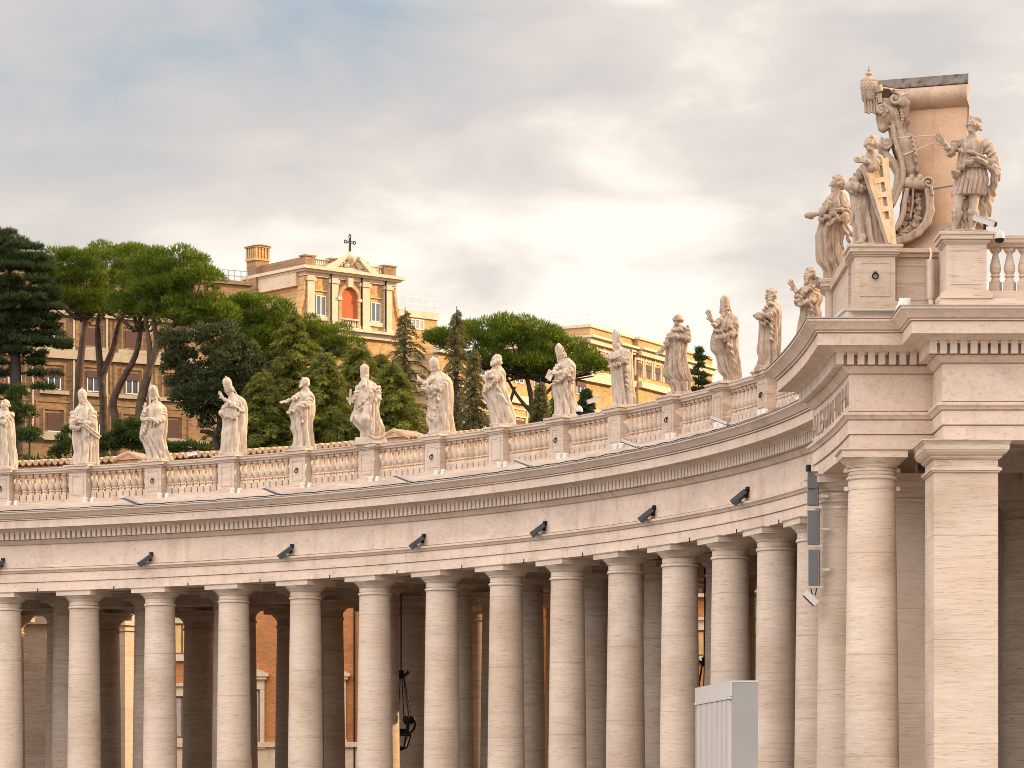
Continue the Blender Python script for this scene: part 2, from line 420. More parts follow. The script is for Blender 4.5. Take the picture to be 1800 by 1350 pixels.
COLON = thing('colonnade', 'long curved travertine colonnade carrying a balustrade lined with saints', 'colonnade', (*pol(R1, tk(5)), 0))
m = MB(); m.sweep(arc, entab_prof()); build(m, 'entablature', ENTB, COLON, smooth=25)
def dentils(path, step=0.295, w=0.19):
    P = [Vector(p) for p in path]; L = [0]
    for a, b in zip(P, P[1:]): L.append(L[-1] + (b - a).length)
    n = max(1, round(L[-1] / step)); mb = MB()
    for i in range(n):
        s = (i + .5) * L[-1] / n; j = max(0, min(len(P) - 2, next((q for q in range(len(P) - 1) if L[q + 1] >= s), len(P) - 2)))
        d = (P[j + 1] - P[j]).normalized(); c = P[j] + d * (s - L[j]); nn = Vector((d.y, -d.x))
        def T(p): return (c.x + d.x * p[0] + nn.x * p[1], c.y + d.y * p[0] + nn.y * p[1], p[2])
        mb.box((-w / 2, .142, HZ(13.915)), (w / 2, .50, HZ(14.288)), T)
        mb.box((w / 2, .142, HZ(14.215)), (w / 2 + step - w, .44, HZ(14.287)), T)
    return mb
build(dentils(arc), 'dentil_row', DENT, COLON, smooth=None)

# columns: one shaft and capital per row, shared by the copies
def shaft_prof(d, hn):
    rn = d / 2; H = HZ(hn); p = [(rn * 1.42, 0), (rn * 1.42, .35), (rn * 1.38, .36), (rn * 1.42, .46), (rn * 1.36, .56), (rn * 1.24, .60)]
    for i in range(0, 15):
        u = i / 14; z = .62 + u * (H - .62); p.append((rn * (1.185 - .185 * u ** 1.35 - 0.0), z))
    return p
def capital_mb(d, hn):
    rn = d / 2; k = (SOF - hn) / 0.90; z = lambda q: HZ(hn) + q * k
    m = MB()
    m.lathe([(rn, z(0)), (rn * 1.05, z(.005)), (rn * 1.085, z(.03)), (rn * 1.085, z(.075)), (rn * 1.05, z(.10)), (rn * 1.05, z(.12)), (rn * .97, z(.125)), (rn * .97, z(.15)), (rn * 1.005, z(.155)), (rn * 1.005, z(.345)), (rn * .975, z(.35)), (rn * .975, z(.368)),
             (rn * 1.05, z(.365)), (rn * 1.05, z(.395)), (rn * 1.09, z(.40)), (rn * 1.09, z(.43)), (rn * 1.15, z(.47)), (rn * 1.24, z(.53)), (rn * 1.32, z(.585)), (rn * 1.36, z(.63)), (rn * 1.34, z(.645))], 40)
    a = rn * 1.375
    m.box((-a, -a, z(.63)), (a, a, z(.815)))
    b = rn * 1.46
    vs = [(-a, -a, z(.8151)), (a, -a, z(.8151)), (a, a, z(.8151)), (-a, a, z(.8151)), (-b, -b, z(.87)), (b, -b, z(.87)), (b, b, z(.87)), (-b, b, z(.87)), (-b, -b, z(.897)), (b, -b, z(.897)), (b, b, z(.897)), (-b, b, z(.897))]
    m.add(vs, [(0, 3, 2, 1), (8, 9, 10, 11)] + [(i, (i + 1) % 4, (i + 1) % 4 + 4, i + 4) for i in range(4)] + [(i + 4, (i + 1) % 4 + 4, (i + 1) % 4 + 8, i + 8) for i in range(4)])
    return m
def make_column(d, hn, mat, cmat, parent, xy, rz):
    m = MB(); m.lathe(shaft_prof(d, hn), 44)
    w = WL[parent]; loc = (xy[0] - w.x, xy[1] - w.y, 0)
    o = build(m, 'column', mat, parent, world=False, loc=loc, smooth=30); o.rotation_euler = (0, 0, rz)
    c = build(capital_mb(d, hn), 'capital', cmat, o, world=False, smooth=25)
    return o
def place_copy(o, parent, xy, rz):
    c = o.copy(); COL.objects.link(c); w = WL[parent]; c.location = (xy[0] - w.x, xy[1] - w.y, 0); c.rotation_euler = (0, 0, rz)
    for ch in o.children:
        d = ch.copy(); COL.objects.link(d); d.parent = c
    return c
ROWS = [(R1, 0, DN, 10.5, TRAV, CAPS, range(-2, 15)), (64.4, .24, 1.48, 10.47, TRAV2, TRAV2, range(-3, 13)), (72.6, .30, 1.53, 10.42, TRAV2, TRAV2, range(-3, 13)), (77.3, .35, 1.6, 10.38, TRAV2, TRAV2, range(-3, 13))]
for (r, off, d, hn, ma, cm, ks) in ROWS:
    proto = None
    for k in ks:
        t = tk(k + off)
        if proto is None: proto = make_column(d, hn, ma, cm, COLON, pol(r, t), -t)
        else: place_copy(proto, COLON, pol(r, t), -t)

# ring beams, radial beams, ceiling, outer wall head
def ring_box(r0, r1, z0, z1, k0=KA, k1=KB, n=60):
    m = MB(); pth = [pol(r0, tk(k0 + (k1 - k0) * i / n)) for i in range(n + 1)]
    m.sweep(pth, [(0, HZ(z0)), (0, HZ(z1)), (-(r1 - r0), HZ(z1)), (-(r1 - r0), HZ(z0))]); return m
for r, w in ((64.4, .74), (72.6, .77), (77.3, .8)):
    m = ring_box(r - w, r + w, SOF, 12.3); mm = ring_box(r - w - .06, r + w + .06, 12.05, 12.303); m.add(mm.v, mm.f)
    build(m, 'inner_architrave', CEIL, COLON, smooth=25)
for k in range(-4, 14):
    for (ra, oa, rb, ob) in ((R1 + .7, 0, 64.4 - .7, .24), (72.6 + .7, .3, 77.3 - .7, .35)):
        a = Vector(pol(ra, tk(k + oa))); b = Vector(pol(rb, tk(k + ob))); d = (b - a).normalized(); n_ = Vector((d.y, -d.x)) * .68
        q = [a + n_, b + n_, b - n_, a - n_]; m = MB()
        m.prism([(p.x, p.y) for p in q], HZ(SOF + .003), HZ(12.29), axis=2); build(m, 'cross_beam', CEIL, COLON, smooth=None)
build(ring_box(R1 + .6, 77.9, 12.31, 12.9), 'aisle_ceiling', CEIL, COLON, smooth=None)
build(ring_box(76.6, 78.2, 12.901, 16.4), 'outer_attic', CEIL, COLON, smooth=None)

# roof behind the balustrade
m = MB(); n = 80; pth = [pol(RF, tk(KA + (KB - KA) * i / n)) for i in range(n + 1)]
m.sweep(pth, [(.93, HZ(15.21)), (-3.0, HZ(15.9)), (-3.2, HZ(16.75)), (-8.0, HZ(18.28)), (-8.0, HZ(18.62)), (-8.5, HZ(18.62)), (-18.8, HZ(16.3)), (-18.8, HZ(15.3)), (-1.0, HZ(15.3))])
build(m, 'roof_body', TILE, COLON, smooth=20)
def tiles(r0, z0, r1, z1, k0, k1, step=0.33, rows=13, amp=.075):
    L = (r0 + r1) / 2 * DT * (k1 - k0); nper = int(L / step); ns = nper * 6; nr = rows * 2
    tt = np.linspace(tk(k0), tk(k1), ns + 1); V = []
    for j in range(nr):
        row = j // 2; u = (row + (j % 2)) / rows; r = r0 + (r1 - r0) * u; z = z0 + (z1 - z0) * u + (0.055 if j % 2 == 0 else 0.0)
        ph = np.linspace(0, nper * 2 * PI, ns + 1) + (row * 1.7 % .6)
        V.append(np.stack([CX + r * np.sin(tt), CY + r * np.cos(tt), HZ(z) + amp * np.abs(np.sin(ph / 2)) + RNG.normal(0, .008, ns + 1)], 1))
    V = np.concatenate(V); idx = np.arange(nr * (ns + 1)).reshape(nr, ns + 1)
    Fq = np.stack([idx[:-1, :-1], idx[:-1, 1:], idx[1:, 1:], idx[1:, :-1]], -1).reshape(-1, 4)
    w = WL[COLON]; return np_mesh('roof_tiles', V - np.array(w), Fq)
mesh_obj('roof_tiles', tiles(RF + 2.9, 16.80, RF + 8.0, 18.38, KA, 12), TILE, COLON, smooth=60)
m = MB(); nrt = int(66 * DT * 16.5 / .36)
for i in range(nrt):
    t = tk(KA) + DT * 16.5 * i / nrt; a = pol(RF + 7.62, t); b = pol(RF + 8.5, t); z = HZ(18.66 + random.uniform(-.015, .02))
    m.tube([(a[0], a[1], z - .05), (b[0], b[1], z + .04)], [.155, .125], 8)
build(m, 'ridge_tiles', TILEL, COLON, smooth=50)
def dormer(x, py, k_guess, r=66.5):
    Y = None
    # small roof hatch: low plaster walls under a tiled gable
    p = at(x, py, CY + r * math.cos(k_guess)); d = MB()
    th = k_guess
    def T(q): 
        c, s = math.cos(-th), math.sin(-th); return (p.x + q[0] * c - q[1] * s, p.y + q[0] * s + q[1] * c, p.z + q[2])
    d.box((-.75, -.6, -.9), (.75, 1.0, 0), T)
    d.cur = 1
    for sx in (-1, 1):
        for j in range(6):
            y = -.65 + j * .32
            d.tube([T((sx * .95, y, -.02)), T((0, y, .34))], [.13, .11], 6)
    d.add([(-.98, -.7, 0), (.98, -.7, 0), (0, -.7, .36), (-.98, 1.05, 0), (.98, 1.05, 0), (0, 1.05, .36)], [(0, 1, 2), (3, 5, 4), (0, 2, 5, 3), (1, 4, 5, 2)], T)
    o = build(d, 'roof_hatch', [ROOFW, TILEL], COLON, smooth=30); return o
dormer(238, 810, .47); dormer(708, 771, .66)

# balustrade
RB = R1 - .08
def pedestal_mb(w, dp, z0, z1, capw=.17, panel=True):
    m = MB(); a, b = w / 2, dp / 2
    def lev(e, za, zb): m.box((-a - e, -b - e, HZ(za)), (a + e, b + e, HZ(zb)))
    lev(.16, z0, z0 + .16); lev(.10, z0 + .161, z0 + .21); lev(.05, z0 + .211, z0 + .27); lev(0, z0 + .271, z1 - .34)
    lev(.05, z1 - .339, z1 - .29); lev(.10, z1 - .289, z1 - .22); lev(capw, z1 - .219, z1 - .08); lev(capw + .05, z1 - .079, z1)
    if panel:
        t = .045; x0, x1, y0, y1 = -a + .15, a - .15, HZ(z0 + .42), HZ(z1 - .5)
        for (p, q) in (((x0, y0), (x1, y0 + t)), ((x0, y1 - t), (x1, y1)), ((x0, y0 + t), (x0 + t, y1 - t)), ((x1 - t, y0 + t), (x1, y1 - t))):
            m.box((p[0], -b - .022, p[1]), (q[0], -b + .01, q[1]))
    return m
ZB, ZT = 15.62, 17.50
def torus(mb, c, R_, r, n=16, k=6, tilt=0):
    pts = [(c[0] + R_ * math.cos(2 * PI * i / n), c[1] - .01, c[2] + R_ * math.sin(2 * PI * i / n)) for i in range(n + 1)]
    mb.tube(pts, r, k)
ped = None
def put(o, parent, xy, rz, z=0):
    w = WL[parent]; o.location = (xy[0] - w.x, xy[1] - w.y, z); o.rotation_euler = (0, 0, rz)
rg = MB(); torus(rg, (0, -.575, HZ(16.50)), .085, .024); rg.box((-.05, -.56, HZ(16.57)), (.05, -.525, HZ(16.64)))
ring0 = None
for k in range(-2, 14):
    t = tk(k)
    if ped is None:
        ped = build(pedestal_mb(.98, 1.0, ZB, ZT), 'pedestal', BALU, COLON, world=False, smooth=None); o = ped
    else:
        o = ped.copy(); COL.objects.link(o)
    put(o, COLON, pol(RB, t), -t)
    if k % 2 == 1:
        if ring0 is None: ring0 = build(rg, 'iron_ring', IRON, o, world=False); 
        else:
            r_ = ring0.copy(); COL.objects.link(r_); r_.parent = o
def baluster_mb():
    m = MB(); m.box((-.155, -.155, 0), (.155, .155, .30)); s = [(.155, .30), (.125, .37), (.105, .42), (.14, .44), (.155, .47), (.14, .50), (.11, .52), (.15, .58), (.175, .67), (.165, .77), (.125, .94), (.085, 1.10), (.09, 1.14), (.125, 1.16), (.125, 1.20), (.10, 1.21)]
    m.lathe(s, 14); m.box((-.145, -.145, 1.21), (.145, .145, 1.32)); return m
bal0 = None; nbal = 0
for k in range(-2, 13):
    ta, tb = tk(k), tk(k + 1)
    m = MB(); npt = 6
    half = .47 / RB
    pth = [pol(RB, ta + half + (tb - ta - 2 * half) * i / npt) for i in range(npt + 1)]
    m.sweep(pth, [(-.30, HZ(17.19)), (.24, HZ(17.19)), (.24, HZ(17.24)), (.28, HZ(17.27)), (.33, HZ(17.30)), (.33, HZ(17.40)), (.36, HZ(17.41)), (.36, HZ(17.46)), (0, HZ(17.48)), (-.36, HZ(17.46)), (-.36, HZ(17.3))])
    m.sweep(pth, [(-.34, HZ(15.42)), (.42, HZ(15.42)), (.42, HZ(15.72)), (.38, HZ(15.75)), (.32, HZ(15.77)), (.32, HZ(15.87)), (-.32, HZ(15.87))])
    rail = build(m, 'balustrade_panel', BALU, COLON, smooth=25)
    w = WL[COLON]
    if k in (-2, 12):
        mm = MB(); b0 = baluster_mb()
        for i in range(10):
            t = ta + half + .05 / RB + (tb - ta - 2 * half - .1 / RB) * (i + .5) / 10; x, y = pol(RB, t)
            c_, s_ = math.cos(-t), math.sin(-t)
            mm.add(b0.v, b0.f, lambda p: (x + p[0] * c_ - p[1] * s_, y + p[0] * s_ + p[1] * c_, HZ(15.87) + p[2]))
        tag(build(mm, 'baluster', BALU, COLON, smooth=35), kind='stuff')
        continue
    for i in range(9):
        t = ta + half + .02 / RB + (tb - ta - 2 * half - .04 / RB) * (i + .5) / 9
        if bal0 is None: bal0 = build(baluster_mb(), 'baluster', BALU, rail, world=False, smooth=35); o = bal0
        else: o = bal0.copy(); COL.objects.link(o); o.parent = rail
        x, y = pol(RB, t); o.location = (x - w.x, y - w.y, HZ(15.87)); o.rotation_euler = (0, 0, -t)
        nbal += 1
# plinth course under the whole balustrade, lead edge and iron clamps
m = MB(); m.sweep(arc, [(.15, HZ(15.16)), (.45, HZ(15.20)), (.45, HZ(15.43)), (.40, HZ(15.62)), (-1.2, HZ(15.62)), (-1.2, HZ(15.2))]); build(m, 'blocking_course', BALU, COLON, smooth=25)
m = MB(); m.sweep(arc, [(.9, HZ(15.225)), (1.44, HZ(15.168)), (1.455, HZ(15.172)), (1.455, HZ(15.20)), (.9, HZ(15.255))]); build(m, 'lead_flashing', GREYM, COLON, smooth=None)
m = MB()
for k in range(-3, 13):
    x, y = pol(RF, tk(k + .5)); t = tk(k + .5)
    def T(p):
        c_, s_ = math.cos(-t), math.sin(-t); return (x + p[0] * c_ - p[1] * s_, y + p[0] * s_ + p[1] * c_, p[2])
    m.box((-.018, -.03, HZ(SOF - .04)), (.018, .01, HZ(SOF + .14)), T)
build(m, 'iron_clamps', IRON, COLON, smooth=None)

# ------------------------------------------------------------------ end pavilion
PX0, PY0, PX1, PY1 = 9.98, 115.0, 10.27, 105.72
SX, FY, EX = 12.80, 103.22, 27.0
def inner_x(y):
    u = (y - PY1) / (PY0 - PY1); return PX1 + (PX0 - PX1) * u + 0.085 * 4 * u * (1 - u)
inner = [(inner_x(PY0 + (PY1 - PY0) * i / 14), PY0 + (PY1 - PY0) * i / 14) for i in range(15)]
ppath = [(13.2, 115.0)] + inner + [(SX, PY1), (SX, FY), (EX, FY), (EX, 114.6)]
PAV = thing('end_pavilion', 'projecting end pavilion of the colonnade with carved Latin frieze lettering', 'pavilion', (12, 109, 0))
m = MB(); m.sweep(ppath, entab_prof(-1.2)); build(m, 'entablature', ENTB, PAV, smooth=25)
for pth in ([inner[i] for i in range(15)], [(PX1, PY1), (SX - .3, PY1)], [(SX, PY1), (SX, FY)], [(SX, FY), (EX, FY)]):
    pass
seg = [(list(inner), 'x')]
m = MB()
for pth in (inner, [(PX1 - .50, PY1), (SX - .50, PY1)], [(SX, PY1 - .50), (SX, FY - .28)], [(SX - .50, FY), (EX, FY)]):
    d = dentils(pth, .30, .205); m.add(d.v, d.f)
build(m, 'dentil_row', DENT, PAV, smooth=None)
pg = ppath
m = MB(); poly = [(p[0], p[1]) for p in ppath][::-1]
cxp, cyp = 18, 110
ins = [(p[0] + (.9 if p[0] < 14 else -.9), p[1] + (.9 if p[1] < 110 else -.9)) for p in poly]
m.prism(poly and [(11.2, 114.2), (11.2, 106.5), (13.8, 106.5), (13.8, 104.2), (26, 104.2), (26, 114.2)], HZ(13.9), HZ(15.28), axis=2)
build(m, 'roof_slab', CEIL, PAV, smooth=None)
m = MB(); m.prism([(11.3, 120), (11.3, 106.6), (14.0, 106.6), (14.0, 104.3), (26, 104.3), (26, 122)], HZ(12.56), HZ(12.75), axis=2); build(m, 'passage_ceiling', CEIL, PAV, smooth=None)
# stepped fascias of the passage seen under the front architrave
for bx in (((14.6, 108.6, 11.75), (26, 109.4, 12.55)), ((14.6, 112.2, 11.42), (26, 113.2, 12.55)), ((14.6, 112.0, 11.9), (26, 112.19, 12.3)), ((14.6, 116.3, 10.95), (26, 117.5, 12.55)), ((14.6, 116.1, 11.5), (26, 116.29, 12.0)), ((17.0, 113.21, 11.42), (18.6, 116.0, 12.1)), ((13.9, 126.5, -EYE), (26, 127.1, 12.55))):
    m = MB(); m.box((*bx[0][:2], HZ(bx[0][2])), (*bx[1][:2], HZ(bx[1][2]))); build(m, 'passage_wall' if bx[0][2] < 0 else 'passage_beam', CEIL, PAV, smooth=None)
pc = make_column(DN, 10.5, TRAV, CAPS, PAV, (11.01, 106.45), 0)
for xy in ((10.83, 114.2),): place_copy(pc, PAV, xy, R(7))
c2 = make_column(1.53, 10.42, TRAV2, TRAV2, PAV, (17.84, 120.6), 0)
for xy in ((22.5, 120.6), (13.9, 119.8)): place_copy(c2, PAV, xy, 0)
def pier(x0, x1, y0, y1, strip=False):
    m = MB(); m.box((x0, y0, 0), (x1, y1, HZ(10.45)))
    o = build(m, 'pier', TRAV, PAV, smooth=None)
    c = MB()
    for e, za, zb in ((.055, 10.451, 10.50), (.10, 10.501, 10.58), (.055, 10.581, 10.61), (.0, 10.611, 10.84), (.05, 10.841, 10.88), (.10, 10.881, 10.935), (.30, 11.11, 11.29), (.33, 11.291, 11.33), (.40, 11.36, 11.396)):
        c.box((x0 - e, y0 - e, HZ(za)), (x1 + e, y1 + e, HZ(zb)))
    prev = None
    for (ea, za, eb, zb) in ((.11, 10.936, .19, 10.98), (.19, 10.98, .26, 11.05), (.26, 11.05, .285, 11.11), (.33, 11.331, .37, 11.36)):
        v = [(x0 - ea, y0 - ea, HZ(za)), (x1 + ea, y0 - ea, HZ(za)), (x1 + ea, y1 + ea, HZ(za)), (x0 - ea, y1 + ea, HZ(za)), (x0 - eb, y0 - eb, HZ(zb)), (x1 + eb, y0 - eb, HZ(zb)), (x1 + eb, y1 + eb, HZ(zb)), (x0 - eb, y1 + eb, HZ(zb))]
        c.add(v, [(i, (i + 1) % 4, (i + 1) % 4 + 4, i + 4) for i in range(4)])
    cc = build(c, 'capital', CAPS, o, world=True, smooth=None)
    return o
pier(12.53, 14.44, 103.32, 105.5); pier(12.42, 14.3, 113.3, 115.3); pier(22.0, 24.0, 103.32, 105.5)
# carved inscription on the inner frieze
cu = bpy.data.curves.new('inscription', 'FONT'); cu.body = 'ALEXAN\u00b7VII\u00b7P\u00b7M'; cu.size = 1.0; cu.extrude = .018; cu.offset = -.018; cu.space_character = 1.16; cu.resolution_u = 3
to = bpy.data.objects.new('inscription_curve', cu); COL.objects.link(to)
dg = bpy.context.evaluated_depsgraph_get(); dg.update()
tm = bpy.data.meshes.new_from_object(to.evaluated_get(dg)); bpy.data.objects.remove(to)
tx = [v.co.x for v in tm.vertices]; x0, x1 = min(tx), max(tx); w = WL[PAV]
hmax = max(v.co.y for v in tm.vertices)
for v in tm.vertices:
    u = (v.co.x - x0) / (x1 - x0); y = PY0 - .22 + (PY1 + .12 - PY0 + .22) * u; x = inner_x(y) - .03 - .006 - (v.co.z + .018) * 1.2
    v.co = Vector((x, y, HZ(12.72 + v.co.y / hmax * .72))) - w
mesh_obj('inscription', tm, LETT, PAV, smooth=None)

# balustrade zone of the pavilion: plinth, pedestals, panels, open balusters
m = MB(); bp = [(13.2, 115.0)] + inner + [(SX, PY1), (SX, FY), (EX, FY)]
m.sweep(bp, [(-1.6, HZ(15.2)), (.10, HZ(15.2)), (.10, HZ(15.40)), (.06, HZ(15.60)), (-1.6, HZ(15.60))]); build(m, 'blocking_course', BALU, PAV, smooth=25)
m = MB(); m.sweep(bp, [(.9, HZ(15.225)), (1.44, HZ(15.168)), (1.455, HZ(15.172)), (1.455, HZ(15.20)), (.9, HZ(15.255))]); build(m, 'lead_flashing', GREYM, PAV, smooth=None)
def pav_ped(cx, cy, w, d, rz=0, ring=False):
    o = build(pedestal_mb(w, d, 15.6, 17.57), 'pedestal', BALU, PAV, world=False, smooth=None); put(o, PAV, (cx, cy), rz)
    if ring:
        r_ = ring0.copy(); COL.objects.link(r_); r_.parent = o; r_.location = (0, -(d / 2 - .5), .12)
    return o
pav_ped(11.02, 106.16, 1.22, 1.25, 0, True)                 # under the statue with the gridiron
pav_ped(13.49, 103.86, 1.20, 1.2)                           # under the soldier
pav_ped(10.72, 112.9, 1.1, 1.2, R(-4))                       # far corner
m = MB()
m.box((11.62, 106.05, HZ(15.6)), (13.0, 107.2, HZ(17.28))); m.box((11.62, 105.95, HZ(17.28)), (13.0, 107.3, HZ(17.40))); m.box((11.62, 105.85, HZ(17.40)), (13.0, 107.4, HZ(17.53)))
m.box((11.62, 106.0, HZ(15.6)), (13.0, 106.05, HZ(15.86)))
for a, b in (((11.72, 15.98), (12.82, 16.03)), ((11.72, 17.02), (12.82, 17.07)), ((11.72, 16.03), (11.77, 17.02)), ((12.77, 16.03), (12.82, 17.02))):
    m.box((a[0], 106.025, HZ(a[1])), (b[0], 106.06, HZ(b[1])))
m.box((10.35, 107.1, HZ(15.6)), (11.5, 112.2, HZ(17.2))); m.box((10.25, 107.1, HZ(17.2)), (11.6, 112.2, HZ(17.5)))
m.box((12.99, 104.6, HZ(15.6)), (14.0, 107.2, HZ(17.5)))
build(m, 'parapet_panel', BALU, PAV, smooth=None)
m = MB(); m.tube([(12.72, 105.7, HZ(15.95)), (12.72, 105.7, HZ(17.15))], .135, 14); m.tube([(12.72, 105.7, HZ(15.95)), (12.73, 105.55, HZ(15.72)), (12.6, 105.3, HZ(15.64))], [.10, .08, .08], 10)
m.tube([(12.72, 105.7, HZ(17.15)), (12.75, 105.75, HZ(17.35)), (12.7, 105.8, HZ(17.52))], [.05, .04, .04], 8)
build(m, 'drain_pipe', STEEL, PAV)
m = MB(); pth = [(14.0, 103.75), (EX, 103.75)]
m.sweep(pth, [(-.30, HZ(17.19)), (.24, HZ(17.19)), (.24, HZ(17.24)), (.33, HZ(17.30)), (.33, HZ(17.40)), (.36, HZ(17.41)), (.36, HZ(17.5)), (-.36, HZ(17.5)), (-.36, HZ(17.3))])
m.sweep(pth, [(-.34, HZ(15.58)), (.32, HZ(15.58)), (.32, HZ(15.86)), (-.32, HZ(15.86))])
rail = build(m, 'balustrade_panel', BALU, PAV, smooth=25)
for i in range(12):
    o = bal0.copy(); COL.objects.link(o); o.parent = rail; w = WL[PAV]; o.location = (14.42 + .42 * i - w.x, 103.75 - w.y, HZ(15.87)); o.scale = (1.0, 1.0, 1)

# unseen block added right of the pavilion to keep sun off the lower columns
pz = thing('sun_blocker', 'unseen brick block added to keep sun off the lower columns', 'building', (48, 130, 0))
m = MB(); m.box((42, 96, 0), (60, 172, 24)); build(m, 'wall', BRK_O, pz, smooth=None)
m = MB(); m.box((41.5, 95.5, 24.001), (60.5, 172.5, 24.6)); build(m, 'cornice', CREAM, pz, smooth=None)
for j in range(10):
    for z in (4, 11, 17.5):
        m = MB(); m.box((41.9, 99 + j * 7.2, z), (41.99, 101 + j * 7.2, z + 3)); build(m, 'window', GLASS, pz, smooth=None)
# ------------------------------------------------------------------ statues: signed-distance sculpting
class SDF:
    def __init__(s, lo, hi, h):
        s.h = h; s.lo = np.array(lo, float)
        n = np.maximum(8, np.ceil((np.array(hi) - s.lo) / h).astype(int) + 1)
        ax = [(s.lo[i] + h * np.arange(n[i])).astype(np.float32) for i in range(3)]
        s.ax = ax; s.V = np.full(n, 0.6, np.float32)
    def sl(s, lo, hi):
        r = []
        for i in range(3):
            a = int(max(0, math.floor((lo[i] - s.lo[i]) / s.h))); b = int(min(len(s.ax[i]), math.ceil((hi[i] - s.lo[i]) / s.h) + 1))
            if b <= a: return None
            r.append(slice(a, b))
        return tuple(r)
    def grid(s, q):
        return s.ax[0][q[0]][:, None, None], s.ax[1][q[1]][None, :, None], s.ax[2][q[2]][None, None, :]
    def put(s, q, d, k, sub=False):
        A = s.V[q]
        if sub: s.V[q] = np.maximum(A, -d); return
        if k <= 0: s.V[q] = np.minimum(A, d); return
        hh = np.clip(0.5 + 0.5 * (A - d) / k, 0, 1)
        s.V[q] = A * (1 - hh) + d * hh - k * hh * (1 - hh)
    def cap(s, a, b, ra, rb=None, k=.03, sub=False, noise=None):
        rb = ra if rb is None else rb; a = np.array(a, float); b = np.array(b, float); m = max(ra, rb) + k * 1.5 + .03
        q = s.sl(np.minimum(a, b) - m, np.maximum(a, b) + m)
        if q is None: return
        X, Y, Z = s.grid(q); d = b - a; L = max(1e-9, float(d @ d))
        t = np.clip(((X - a[0]) * d[0] + (Y - a[1]) * d[1] + (Z - a[2]) * d[2]) / L, 0, 1)
        D = np.sqrt((X - a[0] - t * d[0]) ** 2 + (Y - a[1] - t * d[1]) ** 2 + (Z - a[2] - t * d[2]) ** 2) - (ra + (rb - ra) * t)
        if noise: D = D - noise(X, Y, Z, t)
        s.put(q, D, k, sub)
    def band(s, pts, rad, y0, y1, k=.02, sub=False):
        """a rounded strip following (x, z) points, with depth from y0 to y1"""
        rad = rad if isinstance(rad, (list, tuple)) else [rad] * len(pts); ym, hy = (y0 + y1) / 2, (y1 - y0) / 2
        for i in range(len(pts) - 1):
            a, b = np.array(pts[i], float), np.array(pts[i + 1], float); ra, rb = rad[i], rad[i + 1]; m = max(ra, rb) + k * 1.5 + .03; rr = min(ra, rb, .05)
            q = s.sl((min(a[0], b[0]) - m, y0 - m, min(a[1], b[1]) - m), (max(a[0], b[0]) + m, y1 + m, max(a[1], b[1]) + m))
            if q is None: continue
            X, Y, Z = s.grid(q); d = b - a; t = np.clip(((X - a[0]) * d[0] + (Z - a[1]) * d[1]) / max(1e-9, float(d @ d)), 0, 1)
            e = np.sqrt((X - a[0] - t * d[0]) ** 2 + (Z - a[1] - t * d[1]) ** 2) - (ra + (rb - ra) * t) + rr
            f = np.abs(Y - ym) - hy + rr
            D = np.minimum(np.maximum(e, f), 0) + np.sqrt(np.maximum(e, 0) ** 2 + np.maximum(f, 0) ** 2) - rr
            s.put(q, D, k, sub)
    def chain(s, pts, rad, k=.03, noise=None):
        for i in range(len(pts) - 1): s.cap(pts[i], pts[i + 1], rad[i], rad[i + 1], k, noise=noise)
    def ell(s, c, r, k=.03, sub=False, yaw=0.0, noise=None):
        c = np.array(c, float); m = max(r) + k * 1.5 + .03; q = s.sl(c - m, c + m)
        if q is None: return
        X, Y, Z = s.grid(q); X = X - c[0]; Y = Y - c[1]; Z = Z - c[2]
        if yaw: cs, sn = math.cos(-yaw), math.sin(-yaw); X, Y = X * cs - Y * sn, X * sn + Y * cs
        n = np.sqrt((X / r[0]) ** 2 + (Y / r[1]) ** 2 + (Z / r[2]) ** 2)
        D = (n - 1) * min(r)
        if noise is not None: D = D - noise(X + c[0], Y + c[1], Z + c[2], 0)
        s.put(q, D, k, sub)
    def mesh(s, name):
        V = s.V; V[0] = V[-1] = 1; V[:, 0] = V[:, -1] = 1; V[:, :, 0] = V[:, :, -1] = 1
        S = V < 0; nx, ny, nz = V.shape; C = (nx - 1, ny - 1, nz - 1)
        P = np.zeros(C + (3,), np.float32); N = np.zeros(C, np.float32)
        faces = []
        for a in range(3):
            s0 = [slice(None)] * 3; s1 = [slice(None)] * 3; s0[a] = slice(0, -1); s1[a] = slice(1, None)
            v0, v1 = V[tuple(s0)], V[tuple(s1)]; X = S[tuple(s0)] != S[tuple(s1)]
            t = np.where(X, v0 / np.where(v0 == v1, 1, v0 - v1), 0)
            b, c = [i for i in range(3) if i != a]
            for ob in (0, 1):
                for oc in (0, 1):
                    q = [slice(None)] * 3; q[b] = slice(ob, ob + C[b]); q[c] = slice(oc, oc + C[c])
                    x = X[tuple(q)]; N += x
                    P[..., a] += np.where(x, t[tuple(q)], 0); P[..., b] += x * ob; P[..., c] += x * oc
        M = N > 0; idx = -np.ones(C, np.int64); idx[M] = np.arange(M.sum())
        pos = P[M] / N[M][:, None] + np.argwhere(M); pos = pos * s.h + s.lo
        for a in range(3):
            b, c = [(1, 2), (2, 0), (0, 1)][a]
            s0 = [slice(None)] * 3; s1 = [slice(None)] * 3; s0[a] = slice(0, -1); s1[a] = slice(1, None)
            A, B = S[tuple(s0)], S[tuple(s1)]
            for sgn in (0, 1):
                E = np.argwhere((A & ~B) if sgn == 0 else (~A & B))
                E = E[(E[:, b] > 0) & (E[:, c] > 0) & (E[:, b] < C[b]) & (E[:, c] < C[c])]
                def g(db, dc):
                    e = E.copy(); e[:, b] -= db; e[:, c] -= dc; return idx[e[:, 0], e[:, 1], e[:, 2]]
                q = np.stack([g(1, 1), g(0, 1), g(0, 0), g(1, 0)], 1)
                faces.append(q if sgn == 0 else q[:, ::-1])
        return np_mesh(name, pos, np.concatenate(faces))

